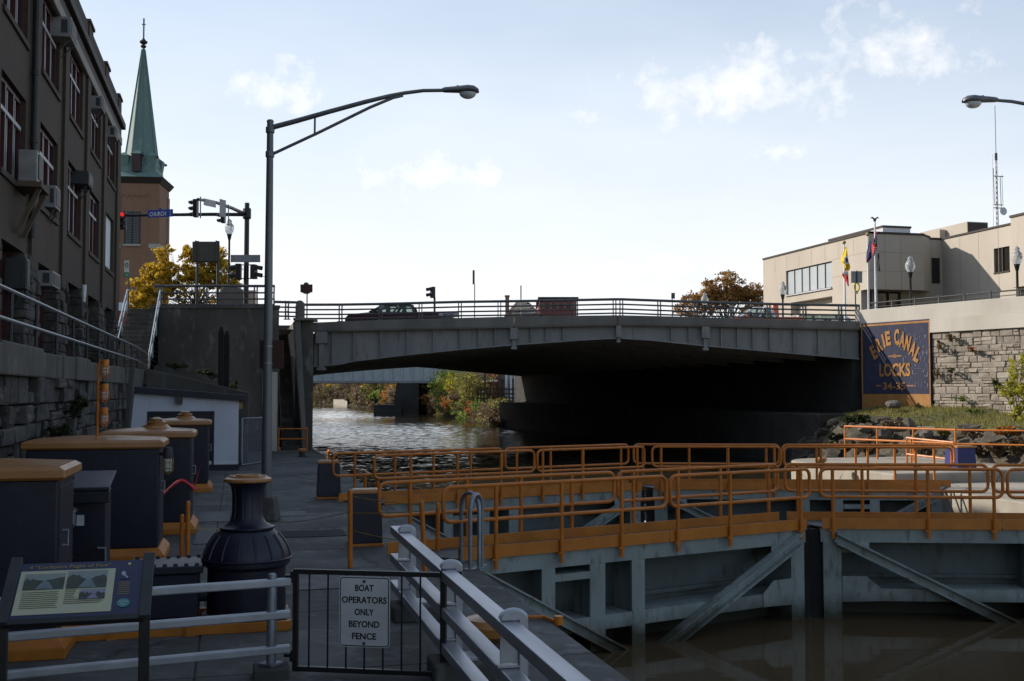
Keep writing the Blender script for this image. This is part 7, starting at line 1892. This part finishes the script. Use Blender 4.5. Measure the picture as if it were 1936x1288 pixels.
cp = at(1447, 700, 62); vehicle('sedan', 'silver white car at the right end of the bridge with orange load behind', (cp.x - 1.2, cp.y, 5.28), FACE_L, 4.5, 1.75, sed, (-1.55, 1.05, -.85, .35, .94, 1.40), 'car_white', 'car', 'cars on the bridge')
suv = [(2.2, .4), (2.22, .85), (2.05, .98), (1.15, 1.08), (-2.1, 1.1), (-2.2, .9), (-2.2, .4), (2.1, .32)]
cp = at(1572, 700, 56); vehicle('suv', 'white sport utility vehicle by the flagpoles, roof just above the parapet', (cp.x, cp.y, 4.80), FACE_L + math.pi, 4.4, 1.8, suv, (-2.0, 1.15, -1.85, .4, 1.08, 1.58), 'car_white', 'car', 'cars on the bridge')
van = [(2.2, .4), (2.25, .9), (2.05, 1.05), (1.15, 1.12), (-2.1, 1.15), (-2.2, .9), (-2.2, .4), (2.1, .32)]
cp = at(1436, 700, 56); vehicle('orange_truck', 'orange utility pickup with a white cab behind the bridge railing', (cp.x, cp.y, 5.12), FACE_L, 4.4, 1.8, van, (-.6, 1.15, -.45, .4, 1.12, 1.62), 'car_orange', 'pickup truck', None, roof='car_white')
for px, py, lab in ((1465, 588, 'orange construction drum beside the acorn lamp'),):
    p = at(px, py, 58.5); t = thing('traffic_drum', (p.x, p.y, p.z - .55), lab, 'traffic drum')
    m = MB(); m.lathe([(.26, 0), (.26, .12), (.23, .13), (.22, .45), (.205, .46), (.2, .8), (.17, .86), (.06, .9), (0, .9)], (p.x, p.y, p.z - .55), 14); m.build('barrel', T['car_orange'], t, smooth=True)
    m = MB(); m.lathe([(.235, .3), (.232, .42)], (p.x, p.y, p.z - .55), 14); m.build('reflective_band', T['white'], t)
m = MB(); p = at(450, 562, 50.5); 
t = thing('concrete_barrier', at(440, 575, 52), 'rounded grey concrete bay seen through the abutment railing', 'barrier')
q = [at(412, 579, 52), at(412, 556, 52), at(422, 543, 52), at(445, 541, 52), at(457, 547, 52), at(462, 556, 52), at(462, 579, 52)]; m = MB(); m.prism([v for v in q], FWH * .6); m.build('block', T['parapet'], t, bev=.03)
t = thing('notice_board', at(475, 575, 51.5), 'pale salmon board behind the abutment railing', 'board')
m = MB(); m.prism([at(464, 579, 51.5), at(483, 579, 51.5), at(483, 549, 51.5), at(464, 549, 51.5)], FWH * .1); m.build('board', T['salmon'], t); m = MB(); p = at(474, 579, 51.4); m.obox((p.x, p.y, 5.0), .1, .06, p.z - 5.0, -TH); m.build('post', T['dark_grey'], t)

# ------------------------------------------------------------------ trees, shrubs, weeds
LM = {
 'yellow': leaf_mat('yellow_leaves', [(.30, .20, .02), (.58, .38, .03), (.78, .56, .06)], .5),
 'orange': leaf_mat('russet_leaves', [(.20, .125, .055), (.42, .235, .08), (.52, .33, .12)], .4),
 'brown': leaf_mat('brown_leaves', [(.06, .045, .03), (.13, .09, .05), (.2, .14, .08)], .3),
 'green': leaf_mat('green_leaves', [(.06, .09, .02), (.15, .22, .045), (.30, .35, .07)], .45),
 'olive': leaf_mat('olive_leaves', [(.09, .09, .03), (.22, .20, .06), (.38, .33, .09)], .45),
 'lime': leaf_mat('yellow_green_leaves', [(.18, .19, .03), (.40, .38, .04), (.58, .5, .06)], .45),
 'russet': leaf_mat('red_leaves', [(.16, .07, .025), (.38, .15, .04), (.5, .25, .06)], .4),
 'dark': leaf_mat('dark_weeds', [(.02, .025, .01), (.045, .055, .02), (.08, .085, .03)], .3),
 'dry': leaf_mat('dry_brush', [(.09, .06, .035), (.2, .14, .085), (.32, .24, .15)], .3)}
def tree(name, label, base, h, blobs, n, size, lm, trunk_h, r=.18, group=None, seed=1, cat='tree'):
    base = Vector(base); t = thing(name, base, label, cat, group); R = random.Random(seed)
    m = MB(); top = base + Vector((R.uniform(-.2, .2), R.uniform(-.2, .2), trunk_h)); rl = r * min(1, (8 / len(blobs)) ** .6)
    m.tube([base - Vector((0, 0, .3)), base.lerp(top, .5) + Vector((.05, 0, 0)), top], [r, r * .8, r * .62], 9)
    for c, rx, ry, rz in blobs:
        c = Vector(c); e = c + Vector((0, 0, rz * .2)); s = top - Vector((0, 0, R.uniform(0, trunk_h * .25)))
        mid = s.lerp(e, .5) + Vector((R.uniform(-.2, .2), R.uniform(-.2, .2), .15 * rz))
        m.tube([s, mid, e], [rl * .42, rl * .28, rl * .08], 6)
        for _ in range(4):
            f = e + Vector((R.uniform(-.8, .8) * rx, R.uniform(-.8, .8) * ry, R.uniform(-.4, .9) * rz)); m.tube([mid.lerp(e, R.uniform(.2, .8)), f], [rl * .13, rl * .03], 4)
    m.build('trunk', T['bark'], t, smooth=True)
    leaves('crown', blobs, n, size, LM[lm], t, seed)
    return t
def pxblobs(D, spec, depth=1.0):
    """spec (px, py, half width px, half height px)"""
    k = D / F; out = []; R = random.Random(int(D * 7))
    for px, py, rx, ry in spec: out.append((tuple(at(px, py, D + R.uniform(-.6, .6) * rx * k * depth)), rx * k, rx * k * depth, ry * k))
    return out
b = at(372, 742, 61); b.z = 5.2
R = random.Random(56)
mp_ = []
for cx_, cy_, rx_, ry_, n_ in ((285, 548, 44, 44, 20), (350, 500, 56, 38, 26), (410, 515, 40, 42, 16), (370, 548, 80, 30, 20), (258, 570, 22, 18, 6), (440, 550, 22, 28, 7)):
    for _ in range(n_):
        a_ = R.uniform(0, 6.28); q_ = R.uniform(0, 1) ** .5; mp_.append((cx_ + rx_ * q_ * math.cos(a_), cy_ + ry_ * q_ * math.sin(a_), R.uniform(10, 20), R.uniform(8, 15)))
tree('maple_tree', 'golden yellow autumn tree between the church and the signal mast', b, 6, pxblobs(61, mp_), 26000, .075, 'yellow', 2.2, .2, seed=3)
b = at(1375, 742, 74); b.z = 5.2
R = random.Random(55)
oak = []
for i in range(44):
    a_ = R.uniform(0, math.pi); rr_ = R.uniform(.2, 1.0) ** .6
    oak.append((1378 + 88 * rr_ * math.cos(a_) + R.uniform(-6, 6), 592 - 62 * rr_ * math.sin(a_) + R.uniform(-5, 5), R.uniform(11, 22), R.uniform(8, 15)))
tree('oak_tree', 'russet autumn tree beside the beige office building', b, 6, pxblobs(74, oak), 19000, .085, 'orange', 1.8, .24, seed=5)
# bushes on the far bank seen under the bridge
def bush(name, label, px, D, h, w, lm, n, size, seed, dx=0, group='shrubs on the far bank', cat='shrub'):
    x = xr(0); p = at(px, 742, D); bz0 = .3
    y = p.y; xx = max(p.x, xr(y) + .6); bz0 = .2 if xx < xr(y) + 1.6 else 1.2
    R = random.Random(seed); bl = []
    for i in range(5):
        a = R.uniform(0, 6.28); rr_ = R.uniform(.1, .55) * w
        bl.append(((xx + math.cos(a) * rr_, y + math.sin(a) * rr_, bz0 + h * R.uniform(.25, .75)), w * R.uniform(.35, .6), w * R.uniform(.35, .6), h * R.uniform(.25, .42)))
    t = thing(name, (xx, y, bz0), label, cat, group)
    m = MB()
    for c, rx, ry, rz in bl: m.tube([(xx + R.uniform(-.2, .2), y + R.uniform(-.2, .2), bz0 - .3), Vector(c)], [.06, .015], 5)
    m.build('stem', T['bark'], t); leaves('foliage', bl, n, size, LM[lm], t, seed)
for i, (px, D, h, w, lm, lab) in enumerate((
    (783, 160, 4.6, 3.0, 'green', 'bright green bush overhanging the water by the far bridge abutment'),
    (800, 152, 5.6, 3.0, 'lime', 'tall yellow green tree shaped bush behind the waterside green bush'),
    (822, 146, 4.0, 2.6, 'russet', 'red orange bush among green bushes on the far bank'),
    (838, 140, 5.2, 2.8, 'green', 'tall green bush in the middle of the far bank'),
    (850, 134, 3.6, 2.4, 'olive', 'olive brush sloping to the water below the tall green bush'),
    (868, 130, 5.0, 2.6, 'lime', 'pale green bush below the utility pole on the far bank'),
    (880, 124, 2.6, 2.2, 'dry', 'straw coloured brush just above the waterline'),
    (896, 119, 3.2, 2.2, 'olive', 'mixed brush near the deck of the far house'),
    (812, 156, 2.6, 2.6, 'dry', 'dry brown reeds under the red orange bush'),
    (910, 112, 2.2, 1.8, 'green', 'low green shrub beside the sunlit end of the guide wall'),
    (832, 150, 6.2, 2.8, 'lime', 'highest yellow green bush touching the underside of the bridge'))):
    bush('bank_shrub', lab, px, D, h, w, lm, 2600, .13, 60 + i)
for i, (px, D, h, w, lm, lab) in enumerate(((700, 236, 7.5, 5, 'dry', 'brown leaved tree left of the far bridge abutment'), (722, 222, 7.5, 4.5, 'yellow', 'yellow brown tree just left of the far bridge abutment'),
    (712, 214, 5, 3.5, 'olive', 'low olive bush on the point before the distant bend'), (744, 205, 8, 4.5, 'orange', 'orange tree behind the far bridge abutment'), (640, 300, 7, 3.5, 'russet', 'bright orange tree on the distant bend'),
    (662, 290, 6, 4, 'dry', 'grey brown brush above the distant quay wall'), (615, 325, 9, 6, 'brown', 'dark brown trees at the far left end of the water'), (598, 310, 8, 5, 'brown', 'dark thicket against the pier at the distant water'), (680, 300, 9, 6, 'brown', 'brown woodland edge above the distant quay wall'))):
    bush('bank_tree', lab, px, D, h, w, lm, 2400, .22, 90 + i, group='trees on the distant bend', cat='tree')
R = random.Random(606)
for i in range(12):
    y_ = 256 + 2.3 * i; x_ = xr(y_) + 1.2; D = .243 * x_ + .97 * y_; bl = [((x_ + R.uniform(-.8, 2.5), y_ + R.uniform(-2, 2), R.uniform(.4, 3.2)), 1.8, 1.8, 1.1) for _ in range(6)]
    t = thing('bend_thicket', (x_, y_, 0), ['lowest', 'densest', 'narrow', 'rounded', 'dark', 'reddish', 'wide', 'pale', 'bare', 'crooked', 'stubby', 'tall'][i] + ' brown thicket at the outer bank of the distant bend', 'brush', 'thickets on the distant bend')
    m = MB()
    for c, *_ in bl: m.tube([(x_ + .3, y_, -.3), Vector(c)], [.08, .02], 4)
    m.build('stem', T['bark'], t); leaves('foliage', bl, 900, .2, LM[['brown', 'dry', 'olive', 'brown'][i % 4]], t, 700 + i)
R = random.Random(505)
AD = ['smallest', 'rounded', 'bare topped', 'full crowned', 'lopsided', 'slender', 'broad', 'copper', 'faded', 'dense', 'dusky', 'open branched', 'squat', 'feathery']
for i in range(14):
    px = 596 + i * 12; D = (318, 300, 305, 290, 285, 280, 268, 262, 255, 250, 246, 240, 232, 226)[i]
    bush('bank_tree', AD[i] + ' autumn tree low over the distant bend of the canal', px, D, R.uniform(3.5, 6), R.uniform(3, 4.5), ['brown', 'dry', 'orange', 'olive', 'yellow', 'dry', 'brown'][i % 7], 1500, .22, 600 + i, group='trees on the distant bend', cat='tree')
R = random.Random(808)
BL_ = ['first', 'yellowest', 'greenest', 'rust tinged', 'fullest', 'pale topped', 'straw', 'ivy draped', 'arching', 'hanging', 'mixed', 'broadest']
for i in range(12):
    y_ = 114 + 4.6 * i; x_ = xr(y_) + R.uniform(.5, 1.8); h_ = R.uniform(2.4, 4.4); lm = ['olive', 'lime', 'green', 'russet', 'green', 'lime', 'dry', 'olive', 'green', 'dry', 'orange', 'green'][i]
    if i == 0: lab = 'olive shrub closest to the deck fence on the far bank'
    else: lab = BL_[i] + ' shrub in the thick growth along the far bank'
    bl = [((x_ + R.uniform(-1.6, 1.2), y_ + R.uniform(-2, 2), .8 + h_ * R.uniform(.1, .85)), 1.3, 1.5, .8) for _ in range(9)]
    t = thing('bank_shrub', (x_, y_, .6), lab, 'shrub', 'shrubs on the far bank')
    m = MB()
    for c, *_ in bl: m.tube([(x_, y_, .3), Vector(c)], [.06, .015], 4)
    m.build('stem', T['bark'], t); leaves('foliage', bl, 2600, .12, LM[lm], t, 900 + i)
R = random.Random(404)
LB = ['knee high', 'waist high', 'shoulder high', 'tangled', 'ragged', 'thin', 'spreading', 'leaning', 'matted', 'drooping', 'sparse', 'bushy', 'tufted', 'wispy']
for i in range(24):
    y_ = 98.5 + (5.0 * i if i < 16 else 80 + 8.6 * (i - 15)); D = y_
    x_ = xr(y_) + R.uniform(.1, .5); lm = ['dry', 'olive', 'dry', 'russet', 'green', 'dry', 'brown'][i % 7]
    hh = 1.3 if i < 16 else 2.6
    bl = [((x_ + R.uniform(-.3, 1.0), y_ + R.uniform(-3, 3), R.uniform(-.35, hh)), 1.0, 1.9, .7) for _ in range(9)]
    t = thing('waterside_brush', (x_, y_, 0), LB[i % 14] + (' brush hanging over the waterline of the far bank' if i < 14 else ' undergrowth at the waterline beyond the far bridge'), 'brush', 'brush along the far waterline')
    m = MB()
    for c, *_ in bl: m.tube([(x_ + .3, y_, -.3), Vector(c)], [.05, .015], 4)
    m.build('stem', T['bark'], t); leaves('foliage', bl, 2000, .12 if i < 16 else .18, LM[lm], t, 500 + i)
p = at(882, 742, 128); m = MB(); m.tube([(p.x, p.y, 1), (p.x, p.y, 9)], [.2, .14], 8); tag(m.build('utility_pole', T['timber']), 'dark wooden utility pole among the far bank bushes', 'pole')
# wooded rise at the very end of the canal
bl = []; R = random.Random(77)
for i in range(46):
    px = R.uniform(380, 1000); D = R.uniform(420, 620); p = at(px, 742, D); hh = R.uniform(8, 15); bl.append(((p.x, p.y, 4 + hh * .35), R.uniform(7, 14), R.uniform(6, 10), hh * .6))
structure(leaves('distant_wood', bl, 9000, .9, LM['brown'], None, 5), 'stuff')
# right bank: yellow shrub, weeds, brush
def wallbush(label, px, py, rx, ry, D, lm, n, size, seed, group, cat='shrub', name='shrub', spec=None):
    k = D / F; p = at(px, py, D); t = thing(name, at(px, py + ry, D), label, cat, group); R = random.Random(seed); bl = []
    for i in range(6 if spec is None else 0):
        q = at(px + R.uniform(-.5, .5) * rx, py + R.uniform(-.5, .5) * ry, D + R.uniform(-.2, .2)); bl.append((tuple(q), rx * k * R.uniform(.35, .6), max(.12, rx * k * R.uniform(.3, .45)), ry * k * R.uniform(.3, .5)))
    if spec: bl = pxblobs(D, spec, .6)
    m = MB(); b0 = at(px, py + ry, D)
    for c, *_ in bl: m.tube([b0, Vector(c)], [.025, .006], 4)
    m.build('stem', T['bark'], t); leaves('foliage', bl, n, size, LM[lm], t, seed); return t
wallbush('yellow leaved shrub at the right edge before the rubble wall', 1920, 740, 40, 60, 38.0, 'lime', 2600, .055, 201, None, spec=[(1925, 700, 22, 28), (1915, 735, 26, 24), (1935, 680, 14, 16), (1905, 752, 18, 14), (1940, 745, 24, 26), (1930, 785, 30, 18), (1960, 720, 30, 50)])
wg = 'weeds growing on the rubble wall'
for i, (px, py, rx, ry, lm, lab) in enumerate(((1796, 638, 9, 8, 'dry', 'green brown tuft near the top of the rubble wall'), (1775, 652, 8, 10, 'dry', 'dry tuft beside the mural at the top of the wall'), (1838, 660, 6, 6, 'russet', 'reddish tuft in the middle of the rubble wall'),
        (1884, 725, 12, 20, 'dark', 'dark weed clump low on the rubble wall by the yellow shrub'), (1772, 705, 7, 12, 'dry', 'dark tuft low beside the mural edge'), (1800, 700, 8, 6, 'dark', 'small weed beside the joint of the rubble wall'), (1820, 754, 22, 5, 'green', 'thin green line of weeds on the wall ledge'))):
    p = wp(px, py); D = p.dot(FWH) - .15; wallbush(lab, px, py, rx, ry, D, lm, 220, .045, 210 + i, wg, 'weeds', 'wall_weed')
gg = 'leafy weeds at the foot of the wall'
for i, (px, py, rx, ry, lm, lab) in enumerate(((1738, 772, 12, 14, 'dark', 'dark bush at the foot of the mural'), (1775, 785, 20, 9, 'green', 'low green weeds right of the mural foot'), (1845, 780, 20, 12, 'green', 'leafy green weeds in the middle of the wall foot'), (1810, 790, 16, 7, 'olive', 'short olive weeds on the grass bank'), (1895, 792, 20, 8, 'green', 'green weeds below the yellow shrub'))):
    wallbush(lab, px, py, rx, ry, wp(px, py).dot(FWH) - .7, lm, 420, .05, 230 + i, gg, 'weeds', 'weed_clump')
bg_ = 'brush hanging on the rocky bank'
for i, (px, py, rx, ry, lm, lab) in enumerate(((1890, 845, 34, 22, 'dry', 'brown brush on the rocky bank behind the blue cabinet'), (1930, 838, 26, 26, 'brown', 'dark brush on the rocky bank at the right edge'), (1840, 820, 24, 12, 'dry', 'dry brush above the blue cabinet'), (1780, 818, 18, 10, 'olive', 'olive brush on the rocks beside the sunlit rail'), (1850, 852, 26, 16, 'brown', 'tangle of bare brown twigs behind the pier railing'), (1905, 815, 30, 12, 'russet', 'reddish brush along the top of the rocky bank'), (1585, 830, 20, 16, 'dark', 'dark brush on the rocks nearest the guide wall'), (1640, 845, 28, 14, 'brown', 'brown brush low behind the sunlit rail end'), (1740, 850, 30, 16, 'dry', 'dry brush beneath the sloping orange rails'), (1620, 792, 30, 10, 'dark', 'dark weeds at the top of the bank by the bridge'), (1690, 800, 30, 9, 'dry', 'dry grass tuft on the bank below the mural'))):
    wallbush(lab, px, py, rx, ry, 22.75 / (.97 * (px - 968) / F + .243), lm, 1500, .05, 250 + i, bg_, 'brush', 'brush')
# rocks of the bank
R = random.Random(31)
for i, (px, py, w, h, lab) in enumerate(((1697, 809, 24, 8, 'flat slab of rock jutting from the grass bank'), (1672, 822, 16, 12, 'rounded boulder left of the flat slab'), (1752, 822, 14, 9, 'small pale rock right of the flat slab'), (1690, 765, 18, 8, 'low block of stone at the foot of the mural'), (1640, 812, 20, 8, 'ledge of rock near the end of the guide wall'))):
    D = 22.9 / (.97 * (px - 968) / F + .243) if py > 800 else 43.2; p = at(px, py, D); k = D / F; m = MB(); m.ball(p, w * k, w * k * .7, h * k, 10)
    for v in m.bm.verts: v.co += Vector((R.uniform(-1, 1), R.uniform(-1, 1), R.uniform(-1, 1))) * (.16 * h * k)
    tag(m.build('boulder', T['stone_pier']), lab, 'rock', 'rocks on the right bank')
# weeds on the dark earth and rubble at the left
dk = 'dark weeds on the left wall and bank'
for i, (px, py, rx, ry, D, lab) in enumerate(((168, 690, 14, 16, 30.5, 'dark ivy clump at the end of the terrace capstones'), (140, 770, 26, 22, 22.0, 'dark weeds on the rubble wall left of the signal mast'), (110, 815, 24, 16, 18.5, 'low dark weeds above the cabinet with the lamp mast'), (400, 705, 34, 12, 41, 'dark weeds on the earth bank beneath the abutment'), (330, 690, 26, 9, 43, 'weeds on the earth bank at the foot of the steps'), (440, 730, 16, 12, 40.3, 'dark shrub against the timber piles'))):
    wallbush(lab, px, py, rx, ry, D, 'dark', 600, .05, 270 + i, dk, 'weeds', 'weed_clump')
# blades of grass on the right bank
RN = np.random.default_rng(9); n = 14000
BK = np.array([[tuple(p) for p in r] for r in BANK]); nr = BK.shape[0]
fi = RN.uniform(nr * .55, nr - 2, n); fj = 9 * RN.uniform(0, 1, n) ** .9 * .999
i0 = fi.astype(int); j0 = fj.astype(int); a1 = (fi - i0)[:, None]; b1 = (fj - j0)[:, None]
Pg = (BK[i0, j0] * (1 - a1) + BK[i0 + 1, j0] * a1) * (1 - b1) + (BK[i0, j0 + 1] * (1 - a1) + BK[i0 + 1, j0 + 1] * a1) * b1
xv, yv, zv = Pg[:, 0], Pg[:, 1], Pg[:, 2] - .01
hgt = RN.uniform(.06, .2, n); an = RN.uniform(0, 6.28, n)
V = np.zeros((n, 3, 3)); 
V[:, 0] = np.stack([xv - .015 * np.cos(an), yv - .015 * np.sin(an), zv], 1); V[:, 1] = np.stack([xv + .015 * np.cos(an), yv + .015 * np.sin(an), zv], 1); V[:, 2] = np.stack([xv + RN.normal(0, .05, n), yv + RN.normal(0, .05, n), zv + hgt], 1)
me = bpy.data.meshes.new('grass_blades'); me.from_pydata(V.reshape(-1, 3).tolist(), [], [(3 * i, 3 * i + 1, 3 * i + 2) for i in range(n)])
a_ = me.attributes.new("lv", 'FLOAT', 'FACE'); a_.data.foreach_set("value", RN.uniform(0, 1, n).astype(np.float32)); me.materials.append(LM['olive'])
o = bpy.data.objects.new('grass_blades', me); COL.objects.link(o); structure(o, 'stuff')
